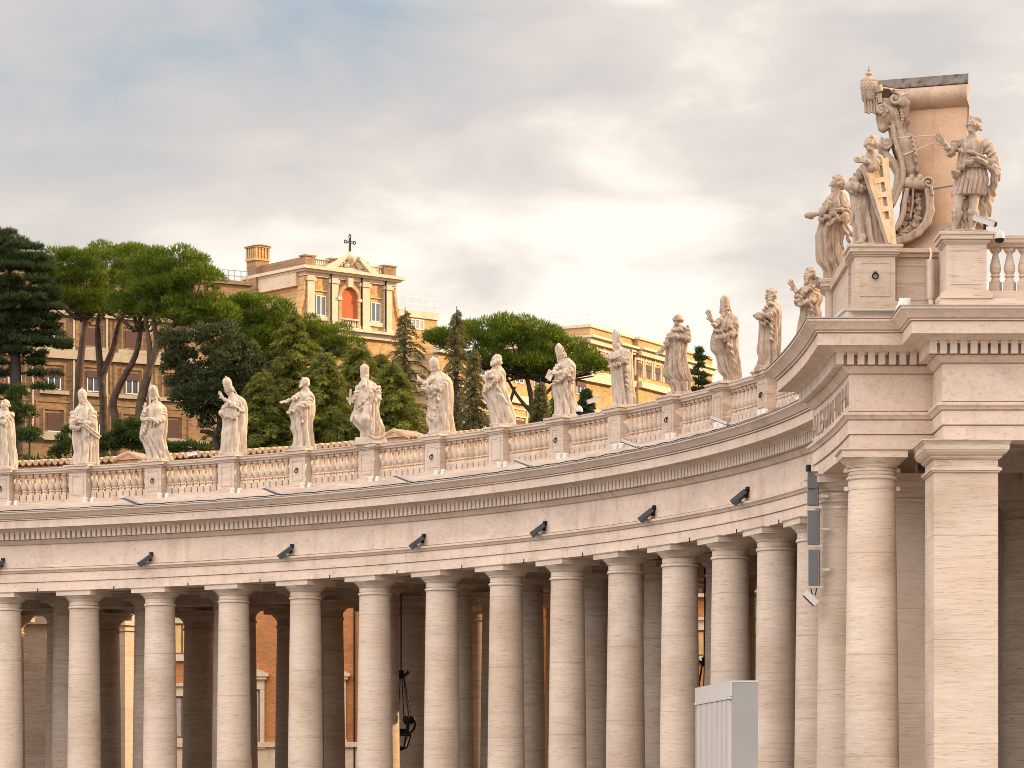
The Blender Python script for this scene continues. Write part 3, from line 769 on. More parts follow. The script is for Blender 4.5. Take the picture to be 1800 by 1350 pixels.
def fbm(seed, freq):
    r = np.random.default_rng(seed); W = r.normal(0, 1, (5, 3)) * freq; ph = r.uniform(0, 6.28, 5)
    def f(X, Y, Z):
        o = 0
        for i in range(5): o = o + np.sin(W[i, 0] * X + W[i, 1] * Y + W[i, 2] * Z + ph[i]) / 5
        return o
    return f

class Statue:
    """drapery from a measured outline, head, arms and hands, in metres above the statue's own base"""
    def __init__(s, seed, lo, hi, h=.019):
        s.g = SDF(lo, hi, h); s.seed = seed; s.h = h
    def robe(s, rows, yc=0.0, depth=.62, folds=9, amp=.055, twist=1.2, grooves=(), dmin=.20, dmax=.46, swag=.016):
        """rows: (z, xl, xr) from top to bottom or the reverse"""
        rows = sorted(rows); z = np.array([r[0] for r in rows]); xl = np.array([r[1] for r in rows]); xr = np.array([r[2] for r in rows])
        g = s.g; q = g.sl((-9, -9, z[0] - .03), (9, 9, z[-1] + .12)); X, Y, Z = g.grid(q)
        zz = Z[0, 0]; e = np.linspace(-.06, .06, 5)
        L = np.mean([np.interp(zz + d, z, xl) for d in e], 0)[None, None, :]; Rr = np.mean([np.interp(zz + d, z, xr) for d in e], 0)[None, None, :]
        cx = (L + Rr) / 2; rx = np.maximum(.02, (Rr - L) / 2); ry = np.clip(rx * depth + .05, dmin, dmax)
        sh = np.clip((z[-1] - zz) / .35, 0, 1)[None, None, :] ** .6          # shoulders round off at the neck
        ry = ry * (.45 + .55 * sh)
        u = (X - cx) / rx; v = (Y - yc) / ry
        th = np.arctan2(u, -v); rad = np.sqrt(u * u + v * v)
        rs = np.random.default_rng(s.seed); n1 = fbm(s.seed + 1, 2.2)(X, Y, Z); n2 = fbm(s.seed + 2, 2.8)(X, Y, Z)
        hz = (z[-1] - zz) / (z[-1] - z[0]); hz = np.clip(hz, 0, 1)[None, None, :]
        A = amp * 1.75 * (.22 + .95 * hz)
        p1 = folds * th + twist * (Z * 1.6) + 1.5 * n1 + rs.uniform(0, 6)
        p2 = (folds * 1.9) * th - twist * 1.3 * Z + 1.5 * n2 + rs.uniform(0, 6)
        f = A * (1.35 * (np.abs(np.sin(p1 / 2)) ** .6) - 1.0) + A * .6 * (np.abs(np.sin(p2 / 2)) ** .7 - .65)
        ds = rs.choice([-1, 1]); f = f + swag * (1 - .4 * hz) * np.sin(11 * (Z + ds * .9 * (X - cx)) + 2 * n1) * np.clip(1.25 - np.abs(th) / 1.5, 0, 1)
        for (t0, t1, dep, wid) in grooves:        # openings of the cope: deep cuts from top angle t0 to bottom angle t1
            tc_ = t0 + (t1 - t0) * hz + .12 * n1
            f = f - dep * np.exp(-((th - tc_) / wid) ** 2) * np.clip(hz * 6, 0, 1)
        mean = np.minimum(rx, ry * 1.2)
        D = (rad - 1) * mean * .92 - f
        D = np.maximum(D, (Z - z[-1] - .03)); D = np.maximum(D, z[0] - Z)
        g.put(q, D.astype(np.float32), .0)
    def sleeve(s, a, b, ra, rb, drop=.0, k=.05):
        n = fbm(s.seed + 5, 9.0); d = np.array(b, float) - np.array(a, float); L = np.linalg.norm(d) + 1e-6
        def nz(X, Y, Z, t): return .032 * np.sin(t * L * 34 + 3.0 * n(X, Y, Z)) + .012 * n(X * 2, Y * 2, Z * 2)
        s.g.cap(a, b, ra, rb, k, noise=nz)
        if drop:
            for i, u in enumerate((.35, .6, .85)):
                p = np.array(a) + d * u; s.g.cap(p + [0, 0, -.02], p + [(-.04 + .03 * i), .03 * (i - 1), -drop * (.55 + .45 * u)], ra * .75, .035, .05, noise=lambda X, Y, Z, t: .018 * np.sin(40 * X + 4 * n(X, Y, Z)))
    def roll(s, pts, r, k=.03):
        """a twisted bundle of cloth"""
        n = fbm(s.seed + 7, 6.0); pts = [np.array(p, float) for p in pts]
        for i in range(len(pts) - 1):
            s.g.cap(pts[i], pts[i + 1], r, r, k, noise=lambda X, Y, Z, t: .038 * np.sin(26 * Z + 17 * X + 9 * Y + 4 * n(X, Y, Z)))
    def hand(s, w, d, up=(0, 0, 1), spread=.5, size=1.0, curl=0.0, thumb=1):
        """palm and five fingers from wrist w along direction d"""
        w = np.array(w, float); d = np.array(d, float); d /= np.linalg.norm(d); u = np.array(up, float); sd = np.cross(d, u); sd /= np.linalg.norm(sd) + 1e-9; nn = np.cross(sd, d)
        S = .19 * size; g = s.g
        g.cap(w - d * .05, w + d * .04, .050 * size, .050 * size, .02)
        for j in (-1, 0, 1): g.cap(w + d * .02 + sd * .022 * j * size, w + d * S * .85 + sd * .040 * j * size, .036 * size, .034 * size, .018)
        for j, (ln, a) in enumerate(((.74, -.75), (.92, -.25), (1.0, .25), (.80, .8))):
            b0 = w + d * S * .82 + sd * .052 * a * size * 1.1; fd = d + sd * a * spread * .55; fd /= np.linalg.norm(fd)
            mid = b0 + fd * S * .5 * ln; e = mid + (fd * (1 - curl) - nn * curl) * S * .45 * ln
            g.cap(b0, mid, .023 * size, .021 * size, .006); g.cap(mid, e, .021 * size, .017 * size, .006)
        t0 = w + d * .035 - sd * thumb * .035 * size; t1 = t0 + (d * .6 - sd * thumb * .75) * S * .42; t2 = t1 + (d * .85 - sd * thumb * .25) * S * .36
        g.cap(t0, t1, .030 * size, .026 * size, .012); g.cap(t1, t2, .025 * size, .019 * size, .006)
    def head(s, c, yaw=0.0, pitch=0.0, roll=0.0, size=1.0, hair='curls', beard=0.0, neck=None):
        """c = centre of the skull; yaw 0 looks at the viewer, negative to the left of the picture; pitch up is positive"""
        g = s.g; c = np.array(c, float); S = size * 1.2
        cy, sy = math.cos(yaw), math.sin(yaw); cp, sp = math.cos(pitch), math.sin(pitch); cr, sr = math.cos(roll), math.sin(roll)
        fwd = np.array([sy * cp, -cy * cp, sp]); rt = np.array([cy, sy, 0]); up = np.cross(fwd, rt)
        rt, up = rt * cr + up * sr, up * cr - rt * sr
        def P(x, y, z): return c + (rt * x + fwd * y + up * z) * S
        n = fbm(s.seed + 11, 16.0); n2 = fbm(s.seed + 12, 34.0)
        curl = lambda X, Y, Z, t: .024 * S * (n(X, Y, Z) * 1.7) + .012 * S * n2(X, Y, Z)
        if neck is not None: g.cap(P(0, -.02, -.12), neck, .088 * S, .115 * S, .05)
        g.ell(P(0, -.025, .045), (.150 * S, .150 * S, .165 * S), .02)
        g.cap(P(0, -.06, .05), P(0, .02, .03), .148 * S, .132 * S, .03)
        g.cap(P(0, .035, -.075), P(0, .075, -.145), .098 * S, .062 * S, .04)          # jaw and chin
        g.cap(P(-.065, .095, -.02), P(.065, .095, -.02), .055 * S, .055 * S, .03)     # cheekbones
        g.cap(P(-.075, .132, .045), P(.075, .132, .045), .024 * S, .024 * S, .02)     # brow
        for e in (-1, 1):
            g.ell(P(.054 * e, .152, .015), (.030 * S,) * 3, .01, sub=True); g.ell(P(.053 * e, .128, .012), (.022 * S,) * 3, .006)
            g.ell(P(.150 * e, -.01, .0), (.022 * S, .04 * S, .05 * S), .01, yaw=yaw)
        g.cap(P(0, .148, .03), P(0, .182, -.045), .018 * S, .026 * S, .014)           # nose
        g.cap(P(-.026, .134, -.092), P(.026, .134, -.092), .014 * S, .014 * S, .012); g.cap(P(-.02, .130, -.112), P(.02, .130, -.112), .015 * S, .015 * S, .012)
        g.cap(P(-.03, .152, -.102), P(.03, .152, -.102), .004 * S, .004 * S, 0, sub=True)
        if beard > 0:
            L = beard
            for x in (-.075, 0, .075): g.cap(P(x, .08, -.11), P(x * .5, .10 + .02 * L, -.15 - .16 * L * (1.0 if x == 0 else .8)), .058 * S, .030 * S, .03, noise=curl)
            for e in (-1, 1): g.cap(P(.12 * e, .03, -.04), P(.085 * e, .07, -.13), .04 * S, .05 * S, .02, noise=curl); g.cap(P(0, .155, -.078), P(.06 * e, .135, -.115), .018 * S, .014 * S, .01)
        if hair in ('curls', 'long', 'short'):
            hr = .060 if hair != 'short' else .035
            for (x, y, z) in ((0, .06, .165), (.07, .05, .155), (-.07, .05, .155), (.12, .0, .12), (-.12, .0, .12), (0, -.03, .195), (.07, -.06, .17), (-.07, -.06, .17), (0, -.13, .14), (.1, -.1, .1), (-.1, -.1, .1),
                              (.145, -.05, .03), (-.145, -.05, .03), (0, -.165, .04), (.09, -.14, .0), (-.09, -.14, .0), (.12, -.09, -.04), (-.12, -.09, -.04), (0, -.15, -.05)):
                g.ell(P(x, y, z), (hr * S,) * 3, .022, noise=curl)
            if hair == 'long':
                for e in (-1, 0, 1): g.cap(P(.12 * e, -.11, -.06), P(.11 * e, -.10, -.26), .06 * S, .045 * S, .03, noise=curl)
        if hair == 'fringe':
            for a in np.linspace(-2.4, 2.4, 11):
                g.ell(P(.15 * math.sin(a), -.02 - .15 * math.cos(a), .0), (.042 * S,) * 3, .015, noise=curl)
        return P, fwd, rt, up
    def finish(s, name, mat, parent):
        me = s.g.mesh(name); return mesh_obj(name, me, mat, parent, smooth=180)

def frame_T(c, rt, fwd, up, S=1.0):
    c = np.array(c); 
    def T(p): q = c + (rt * p[0] + fwd * p[1] + up * p[2]) * S; return (float(q[0]), float(q[1]), float(q[2]))
    return T
def tiara(parent, T, mat, H=.40, W=.185, name='tiara'):
    m = MB(); W = W * 1.24; H = H * 1.13; k = H / .495
    pr = [(W * .84, -.02), (W * .90, .0), (W * .93, .02), (W * .93, .045), (W * .89, .05), (W * .93, .085), (W * .965, .12), (W * .965, .135), (W * .945, .14), (W * .99, .20), (W * 1.0, .235), (W * .975, .25), (W * .98, .27), (W * .93, .32), (W * .82, .37), (W * .62, .415), (W * .38, .442), (W * .2, .452), (W * .16, .462), (W * .22, .475), (W * .19, .495), (W * .05, .505)]
    m.lathe([(r, z * k) for r, z in pr], 24, T=T)
    for lv, rr, n_ in ((.035, .93, 12), (.125, .955, 12), (.245, .985, 12)):
        for i in range(n_):
            a = 2 * PI * i / n_; m.lathe([(.018, 0), (.020, .02), (.008, .034)], 6, (W * rr * math.cos(a), W * rr * math.sin(a), (lv - .005) * k), T=T)
    for e in (-1, 1): m.tube([(e * .08, -W * .9, .02), (e * .09, -W * 1.15, -.16), (e * .10, -W * 1.35, -.36)], [.032, .032, .038], 6, T)
    return build(m, name, mat, parent, world=False, smooth=50)
def mitre(parent, T, mat, H=.46, W=.19, plain_=False):
    m = MB(); W *= 1.16; H *= 1.05
    for y in (-1, 1):            # front and back horn, each a curved plate
        V = []; n = 9; lv = 9
        for j in range(lv):
            z = H * j / (lv - 1); u = j / (lv - 1); w = W * (.96 + .12 * math.sin(u * 1.9)) * (1 - max(0, (u - .45) / .55) ** 1.7) + .002
            for i in range(n):
                a = -1 + 2 * i / (n - 1); V.append((w * a, y * (W * .95 * math.sqrt(max(0.02, 1 - (a * .92) ** 2)) * (1 - .62 * u) + .008), z))
            for i in range(n):
                a = 1 - 2 * i / (n - 1); V.append((w * a, y * (W * .95 * math.sqrt(max(0.02, 1 - (a * .92) ** 2)) * (1 - .62 * u) - .035), z))
        k = 2 * n; fs = [(j * k + i, j * k + (i + 1) % k, (j + 1) * k + (i + 1) % k, (j + 1) * k + i) for j in range(lv - 1) for i in range(k)]
        fs += [tuple(range(k))[::-1], tuple((lv - 1) * k + i for i in range(k))]
        m.add(V, fs, T)
    m.lathe([(W * 1.0, -.01), (W * 1.04, 0), (W * 1.04, .05), (W * 1.0, .06)], 20, T=T)
    if not plain_: m.cbox((0, W * .66, H * .45), (.05, .03, H * .7), T)
    return build(m, 'mitre', mat, parent, world=False, smooth=40)
def dome_mitre(parent, T, mat, H=.46, W=.185):
    m = MB(); W *= 1.18; H *= 1.05; m.lathe([(W, 0), (W * 1.03, .01), (W * 1.03, .06), (W * .98, .065), (W * 1.03, .16), (W * 1.02, .24), (W * .9, .33), (W * .68, .40), (W * .35, .445), (W * .08, .46)], 22, T=T)
    for e in (-1, 1): m.tube([(e * .07, -W * .9, .03), (e * .08, -W * 1.2, -.15), (e * .09, -W * 1.45, -.34)], [.03, .03, .034], 6, T)
    return build(m, 'mitre', mat, parent, world=False, smooth=50)
def slab(parent, name, mat, c, rt, fw, up, size):
    m = MB(); m.cbox((0, 0, 0), size, frame_T(c, np.array(rt), np.array(fw), np.array(up))); return build(m, name, mat, parent, world=False, smooth=None)
def open_book(parent, c, rt, fw, up, w=.30, h=.40, t=.045, name='book'):
    rt, fw, up = [np.array(a, float) / np.linalg.norm(a) for a in (rt, fw, up)]
    m = MB(); T = frame_T(c, rt, fw, up)
    for e in (-1, 1):
        for (z0, z1, k) in ((0, .012, 1.0), (.013, t, .94)):
            vs = []
            for (x, y, z) in ((0, -h / 2 * k, z0), (w * k, -h / 2 * k, z0 + .07), (w * k, h / 2 * k, z0 + .07), (0, h / 2 * k, z0), (0, -h / 2 * k, z1), (w * k, -h / 2 * k, z1 + .05), (w * k, h / 2 * k, z1 + .05), (0, h / 2 * k, z1)): vs.append((e * x, y, z))
            m.add(vs, [(0, 3, 2, 1), (4, 5, 6, 7), (0, 1, 5, 4), (1, 2, 6, 5), (2, 3, 7, 6), (3, 0, 4, 7)], T)
    return build(m, name, STAT, parent, world=False, smooth=None)

class Shot:
    """turns measurements on an enlarged piece of the photograph into metres above one statue's base"""
    def __init__(s, ox, oy, zoom, bx, by, Y):
        s.k = Y / F / zoom; s.bx, s.by = bx, by; s.Y = Y; s.base = at(ox + bx / zoom, oy + by / zoom, Y)
    def p(s, x, y, d=0.0): return ((x - s.bx) * s.k, d, (s.by - y) * s.k)
    def rows(s, rr): return [((s.by - y) * s.k, (a - s.bx) * s.k, (b - s.bx) * s.k) for (y, a, b) in rr]
def base_block(root, w, d, h, mat, rz=0, z0=0.0, x0=0):
    m = MB(); n = 14; V = []; rr = random.Random(int(w * 1000))
    for lv, (e, z) in enumerate(((0, z0 - .12), (.01, z0 + h * .7), (-.02, z0 + h))):
        for i in range(n):
            a = 2 * PI * (i + .5) / n; c, s_ = math.cos(a), math.sin(a); q = 1 / max(abs(c), abs(s_)); q = min(q, 1.28)
            V.append((x0 + c * q * (w / 2 + e) * rr.uniform(.96, 1.02), s_ * q * (d / 2 + e) * rr.uniform(.96, 1.02), z))
    fs = [(j * n + i, j * n + (i + 1) % n, (j + 1) * n + (i + 1) % n, (j + 1) * n + i) for j in range(2) for i in range(n)] + [tuple(range(n))[::-1], tuple(2 * n + i for i in range(n))]
    m.add(V, fs); o = build(m, 'base_slab', mat, root, world=False, smooth=40); o.rotation_euler = (0, 0, rz); return o
GRP = 'saints standing along the balustrade'
def new_statue(label, sh, seed, wide=1.0, high=3.9, h=.019, yaw=0, mat=None, left=None):
    t = thing('statue', label, 'statue', sh.base, 0, GRP)
    return t, Statue(seed, (-(left or wide), -.75, -.05), (wide, .75, high), h)
# ------------------------------------------------------------------ the saints, from left to right
def shot(ox, oy, zoom, bx, by, k, ztop=17.50, Y=None):
    Y = Y if Y is not None else CY + (R1 - .25) * math.cos(tk(k))
    s = Shot(ox, oy, zoom, bx, by, Y); s.base.z = HZ(ztop) + .02; return s
def hat(P, S=1.0, z=.085):       # where a headdress sits on a head frame
    return P
def headwear(P, fwd, rt, up, dz=.07, dy=-.015):
    return frame_T(P(0, dy, dz), rt, fwd, up)

# 1 bearded saint cut by the left edge
sh = shot(0, 640, 7.106, 40, 1290, -1); p = sh.p
t, s = new_statue('bare-headed bearded statue cut off by the left edge of the view', sh, 11, 1.0, 3.7)
s.robe(sh.rows([(545, -10, 90), (600, -60, 160), (680, -75, 175), (750, -75, 178), (900, -80, 188), (1000, -82, 185), (1100, -90, 200), (1220, -95, 212), (1288, -100, 212)]), folds=8, amp=.06, grooves=((-.6, .1, .06, .2), (.5, .9, .05, .15)))
P = s.head(p(66, 500, -.08), R(-38), R(-14), 0, 1.12, 'short', 1.3, p(60, 590))
s.sleeve(p(150, 620, -.1), p(60, 730, -.42), .15, .13, .3); s.sleeve(p(60, 730, -.42), p(-40, 700, -.45), .12, .08); s.hand(p(-40, 700, -.45), (-1, -.2, .3), (0, -1, .3))
s.roll([p(-40, 690, -.3), p(60, 650, -.35), p(160, 600, -.1)], .06)
s.finish('figure', STAT, t); base_block(t, .95, .9, .10, STAT)

# 2 pope with tall tiara, hands at the belly
sh = shot(0, 640, 7.106, 1065, 1256, 0); p = sh.p
t, s = new_statue('bearded pope statue in a beehive tiara with both hands folded at the belly', sh, 12, 1.0, 4.0)
s.robe(sh.rows([(470, 1010, 1110), (520, 965, 1150), (560, 935, 1175), (640, 895, 1205), (740, 880, 1215), (800, 908, 1215), (860, 918, 1225), (940, 912, 1228), (1040, 925, 1225), (1110, 935, 1222), (1180, 910, 1222), (1252, 885, 1225)]), folds=9, amp=.062, grooves=((-.35, -.5, .08, .22), (.55, .75, .10, .18)))
P = s.head(p(1035, 455, -.06), R(-28), R(-10), 0, 1.02, 'short', .9, p(1050, 540))
s.sleeve(p(920, 620, -.1), p(905, 745, -.30), .15, .14); s.sleeve(p(905, 745, -.30), p(985, 690, -.50), .13, .085, .28); s.hand(p(985, 690, -.50), (1, -.25, -.05), (0, -1, .4))
s.sleeve(p(1180, 620, -.1), p(1170, 745, -.30), .15, .13); s.sleeve(p(1170, 745, -.3), p(1070, 735, -.50), .12, .085, .3)
s.hand(p(1070, 735, -.52), (-1, -.2, .1), (0, -1, .4), thumb=-1)
s.roll([p(900, 790, -.35), p(990, 800, -.48), p(1080, 770, -.46), p(1170, 850, -.38), p(1245, 910, -.2)], .085, .05); s.roll([p(930, 840, -.34), p(1030, 800, -.46), p(1110, 900, -.36), p(1060, 1000, -.34)], .05, .05)
s.finish('figure', STAT, t); tiara(t, headwear(*P, dz=.06), STAT, .50, .178); base_block(t, 1.0, .9, .10, STAT)

# 3 pope raising a small blessing hand
sh = shot(220, 640, 7.5, 430, 1228, 1); p = sh.p
t, s = new_statue('pope statue in a tall tiara with blessing hand at his shoulder and swinging cloak', sh, 13, 1.0, 4.0)
s.robe(sh.rows([(455, 370, 460), (490, 330, 510), (540, 265, 548), (640, 245, 555), (740, 225, 555), (850, 205, 545), (940, 200, 518), (1000, 245, 530), (1080, 275, 555), (1160, 295, 592), (1224, 290, 630)]), folds=8, amp=.066, twist=1.8, grooves=((-.2, .5, .10, .22), (-.9, -.5, .05, .2)))
P = s.head(p(393, 395, -.05), R(-22), R(-22), R(6), 1.0, 'short', 0, p(400, 470))
s.sleeve(p(290, 560, -.1), p(240, 690, -.25), .15, .13); s.sleeve(p(240, 690, -.25), p(268, 560, -.44), .12, .075, .25); s.hand(p(270, 555, -.44), (.12, -.1, 1), (0, -1, 0), .3, .9)
s.sleeve(p(510, 580, -.1), p(500, 700, -.3), .15, .13); s.sleeve(p(500, 700, -.3), p(330, 700, -.52), .12, .09, .35); s.hand(p(330, 700, -.52), (-1, -.1, .05), (0, -1, .4), thumb=-1)
s.roll([p(255, 720, -.4), p(340, 690, -.52), p(430, 740, -.5), p(520, 690, -.3)], .075, .05); s.roll([p(300, 740, -.45), p(260, 860, -.36), p(215, 930, -.2)], .07, .06)
s.finish('figure', STAT, t); tiara(t, headwear(*P, dz=.06), STAT, .52, .178); base_block(t, 1.0, .9, .10, STAT)

# 4 pope bowing, hand lifted before his face
sh = shot(220, 640, 7.5, 1420, 1178, 2); p = sh.p
t, s = new_statue('stooping pope statue in a smooth tiara, open hand lifted before his face', sh, 14, 1.0, 4.0)
s.robe(sh.rows([(375, 1365, 1470), (410, 1370, 1545), (470, 1335, 1592), (560, 1268, 1610), (640, 1260, 1613), (700, 1285, 1612), (780, 1285, 1600), (880, 1270, 1600), (980, 1270, 1592), (1080, 1268, 1588), (1174, 1245, 1585)]), folds=8, amp=.06, twist=.8, grooves=((.35, .5, .11, .2), (1.0, .9, .07, .15)))
P = s.head(p(1365, 315, -.05), R(-48), R(-22), R(-6), 1.0, 'short', 0, p(1430, 400))
s.sleeve(p(1540, 480, -.1), p(1430, 540, -.42), .16, .13, .3); s.sleeve(p(1430, 530, -.42), p(1300, 440, -.46), .12, .075); s.hand(p(1302, 440, -.46), (-.55, -.1, .85), (0, -1, 0), .25, 1.15)
s.sleeve(p(1330, 540, -.2), p(1275, 630, -.34), .15, .12); s.roll([p(1268, 600, -.3), p(1330, 690, -.42), p(1450, 700, -.45), p(1530, 600, -.36)], .07, .05); s.roll([p(1300, 560, -.36), p(1430, 510, -.48), p(1570, 600, -.26)], .06, .05)
s.finish('figure', STAT, t); tiara(t, headwear(*P, dz=.06), STAT, .52, .178); base_block(t, 1.0, .9, .10, STAT)

# 5 bare-headed saint holding out a hand
sh = shot(480, 620, 7.5, 400, 1248, 3); p = sh.p
t, s = new_statue('curly-haired bare-headed statue holding one open hand out to the left', sh, 15, 1.1, 3.6)
s.robe(sh.rows([(455, 380, 460), (490, 350, 510), (550, 300, 545), (640, 245, 550), (720, 212, 550), (790, 215, 545), (860, 240, 525), (980, 238, 520), (1060, 280, 528), (1150, 278, 535), (1244, 235, 565)]), folds=8, amp=.06, grooves=((.1, .2, .10, .16), (.9, .9, .08, .14)))
s.head(p(412, 370, -.05), R(-62), R(14), 0, 1.0, 'curls', .35, p(440, 460))
s.sleeve(p(370, 520, -.15), p(280, 590, -.42), .14, .11, .2); s.sleeve(p(280, 590, -.42), p(205, 618, -.46), .10, .07); s.hand(p(205, 618, -.46), (-1, -.2, -.28), (0, -.6, .8), .5, 1.25)
s.sleeve(p(500, 560, -.15), p(470, 680, -.4), .14, .12); s.sleeve(p(470, 680, -.4), p(390, 640, -.52), .11, .08); s.hand(p(395, 650, -.52), (-.9, -.2, -.4), (0, -1, .3), thumb=-1)
s.roll([p(215, 760, -.3), p(300, 735, -.42), p(390, 690, -.46), p(490, 660, -.3)], .10, .05); s.roll([p(360, 720, -.46), p(390, 800, -.44), p(400, 890, -.36)], .07, .06)
s.finish('figure', STAT, t); base_block(t, 1.0, .9, .10, STAT)

# 6 long-bearded pope with an anchor
sh = shot(480, 620, 7.5, 1290, 1138, 4); p = sh.p
t, s = new_statue('long-bearded pope statue striding with an anchor at his side and a scroll in hand', sh, 16, 1.15, 3.9)
s.robe(sh.rows([(315, 1170, 1270), (345, 1140, 1345), (420, 1110, 1382), (520, 1085, 1410), (600, 1065, 1405), (680, 1082, 1385), (760, 1052, 1395), (840, 1025, 1415), (900, 1080, 1440), (950, 1130, 1460), (1000, 1170, 1440), (1060, 1165, 1400), (1118, 1150, 1400)]), folds=7, amp=.07, twist=2.2, grooves=((-.5, .3, .07, .25), (.7, .6, .10, .16)))
P = s.head(p(1208, 255, -.08), R(-14), R(-6), 0, 1.02, 'short', 2.2, p(1215, 340))
s.g.chain([p(1200, 330, -.34), p(1205, 390, -.40), p(1220, 460, -.40)], [.14, .12, .03], .05)
s.sleeve(p(1130, 420, -.1), p(1075, 560, -.25), .14, .12); s.sleeve(p(1075, 560, -.25), p(1030, 605, -.42), .10, .075); s.hand(p(1040, 610, -.42), (-.7, -.3, .5), (0, -1, 0), .2, 1.0, .5)
s.sleeve(p(1380, 420, -.1), p(1395, 560, -.2), .14, .12); s.sleeve(p(1395, 560, -.2), p(1345, 600, -.42), .10, .075)
s.g.chain([p(1250, 660, -.30), p(1230, 830, -.44), p(1290, 1000, -.34), p(1300, 1090, -.36)], [.20, .19, .11, .10], .10)
s.roll([p(1110, 680, -.35), p(1220, 590, -.42), p(1330, 440, -.26)], .07, .05); s.roll([p(1040, 850, -.2), p(1140, 720, -.36), p(1250, 640, -.42)], .05, .05); s.g.cap(p(1460, 990, .1), p(1400, 850, .05), .05, .14, .08)
s.finish('figure', STAT, t); tiara(t, headwear(*P, dz=.06), STAT, .44, .172)
m = MB(); m.tube([p(1022, 650, -.46), p(1030, 445, -.46)], [.05, .055], 10); build(m, 'scroll', STAT, t, world=False)
m = MB(); m.tube([p(1340, 620, -.46), p(1325, 1050, -.50)], [.045, .055], 8); 
c = p(1340, 603, -.46); m.tube([(c[0] + .09 * math.cos(a), c[1], c[2] + .09 * math.sin(a)) for a in np.linspace(0, 2 * PI, 15)], .035, 8)
m.tube([p(1250, 985, -.5), p(1275, 1050, -.5), p(1330, 1085, -.5), p(1400, 1090, -.48), p(1455, 1065, -.46), p(1480, 1015, -.45)], [.03, .055, .065, .065, .055, .02], 8)
build(m, 'anchor', STAT, t, world=False); base_block(t, 1.45, .95, .22, STAT, 0, 0)

# 7 pope stretching a flat hand forward
sh = shot(700, 590, 7.5, 580, 1255, 5); p = sh.p
t, s = new_statue('pope statue in a banded tiara reaching an open hand out to the left', sh, 17, 1.15, 3.9)
s.robe(sh.rows([(415, 450, 560), (445, 440, 620), (500, 420, 685), (580, 385, 715), (660, 375, 720), (720, 400, 720), (800, 410, 720), (880, 398, 716), (960, 398, 716), (1040, 380, 725), (1110, 388, 735), (1180, 425, 738), (1250, 388, 742)]), folds=8, amp=.058, grooves=((.25, .1, .06, .2), (.95, 1.0, .10, .16)))
P = s.head(p(480, 385, -.05), R(-46), R(-12), 0, 1.0, 'short', 0, p(510, 450))
s.sleeve(p(450, 520, -.2), p(350, 600, -.44), .14, .13, .1); s.sleeve(p(370, 600, -.44), p(295, 555, -.46), .10, .07); s.hand(p(298, 556, -.46), (-.72, -.1, .7), (0, -.8, .4), .7, 1.45)
s.sleeve(p(640, 540, -.15), p(560, 650, -.40), .15, .14); s.sleeve(p(560, 650, -.4), p(400, 640, -.5), .14, .11, .25); s.roll([p(320, 640, -.46), p(400, 690, -.5), p(520, 640, -.48), p(600, 560, -.34)], .08, .05)
s.roll([p(420, 760, -.4), p(500, 720, -.45), p(540, 800, -.4)], .06, .05); s.roll([p(395, 880, -.36), p(470, 930, -.4), p(510, 880, -.36)], .05, .05); s.roll([p(385, 1020, -.34), p(440, 1060, -.36), p(490, 1000, -.36)], .045, .05)
s.finish('figure', STAT, t); tiara(t, headwear(*P, dz=.05), STAT, .46, .180); base_block(t, 1.1, .95, .12, STAT)

# 8 bearded saint with crossed arms looking up
sh = shot(700, 590, 7.5, 1390, 1092, 6); p = sh.p
t, s = new_statue('bearded bare-headed statue hugging himself and gazing upward, cloak trailing to the right', sh, 18, 1.1, 3.6)
s.robe(sh.rows([(295, 1250, 1340), (315, 1245, 1380), (380, 1180, 1410), (440, 1150, 1412), (520, 1160, 1415), (600, 1125, 1430), (680, 1120, 1450), (760, 1160, 1472), (840, 1188, 1495), (920, 1210, 1522), (1000, 1232, 1535), (1088, 1245, 1545)]), folds=7, amp=.068, twist=2.4, grooves=((-.1, -.3, .10, .2), (.55, -.1, .08, .16)))
s.head(p(1290, 222, -.05), R(-52), R(24), 0, 1.05, 'curls', .8, p(1315, 310))
s.sleeve(p(1370, 400, -.1), p(1290, 475, -.42), .15, .14); s.sleeve(p(1290, 470, -.42), p(1185, 415, -.48), .13, .09); s.hand(p(1190, 418, -.48), (-.7, -.1, -.5), (0, -1, 0), .3)
s.sleeve(p(1210, 380, -.2), p(1160, 440, -.40), .13, .11); s.sleeve(p(1165, 440, -.4), p(1250, 380, -.52), .10, .07)
s.roll([p(1140, 640, -.3), p(1200, 580, -.42), p(1270, 500, -.45)], .08, .06); s.roll([p(1300, 560, -.4), p(1370, 720, -.36), p(1440, 800, -.26)], .06, .06)
s.finish('figure', STAT, t); base_block(t, 1.15, .95, .10, STAT, 0, 0)

# 9 bishop in a pointed mitre reading a low book
sh = shot(930, 540, 7.5, 480, 1372, 7); p = sh.p
t, s = new_statue('bishop statue in a pointed mitre bent over an open book held low', sh, 19, 1.1, 4.1)
s.robe(sh.rows([(595, 410, 520), (615, 400, 565), (680, 370, 606), (760, 335, 610), (840, 352, 606), (920, 315, 582), (1000, 302, 577), (1080, 330, 588), (1160, 350, 605), (1250, 358, 632), (1368, 345, 655)]), folds=8, amp=.066, twist=2.0, grooves=((-.3, -.2, .08, .2), (.8, .5, .07, .2)))
P = s.head(p(418, 560, -.06), R(-44), R(-26), R(-4), 1.0, 'short', .9, p(450, 630))
s.sleeve(p(560, 690, -.1), p(480, 800, -.38), .16, .14, .1); s.sleeve(p(480, 800, -.38), p(380, 800, -.5), .12, .08, .35); s.hand(p(385, 805, -.5), (-1, -.1, 0), (0, -1, .4), thumb=-1)
s.sleeve(p(390, 700, -.2), p(330, 780, -.40), .13, .10); s.hand(p(320, 790, -.42), (-.7, -.2, -.5), (0, -1, 0))
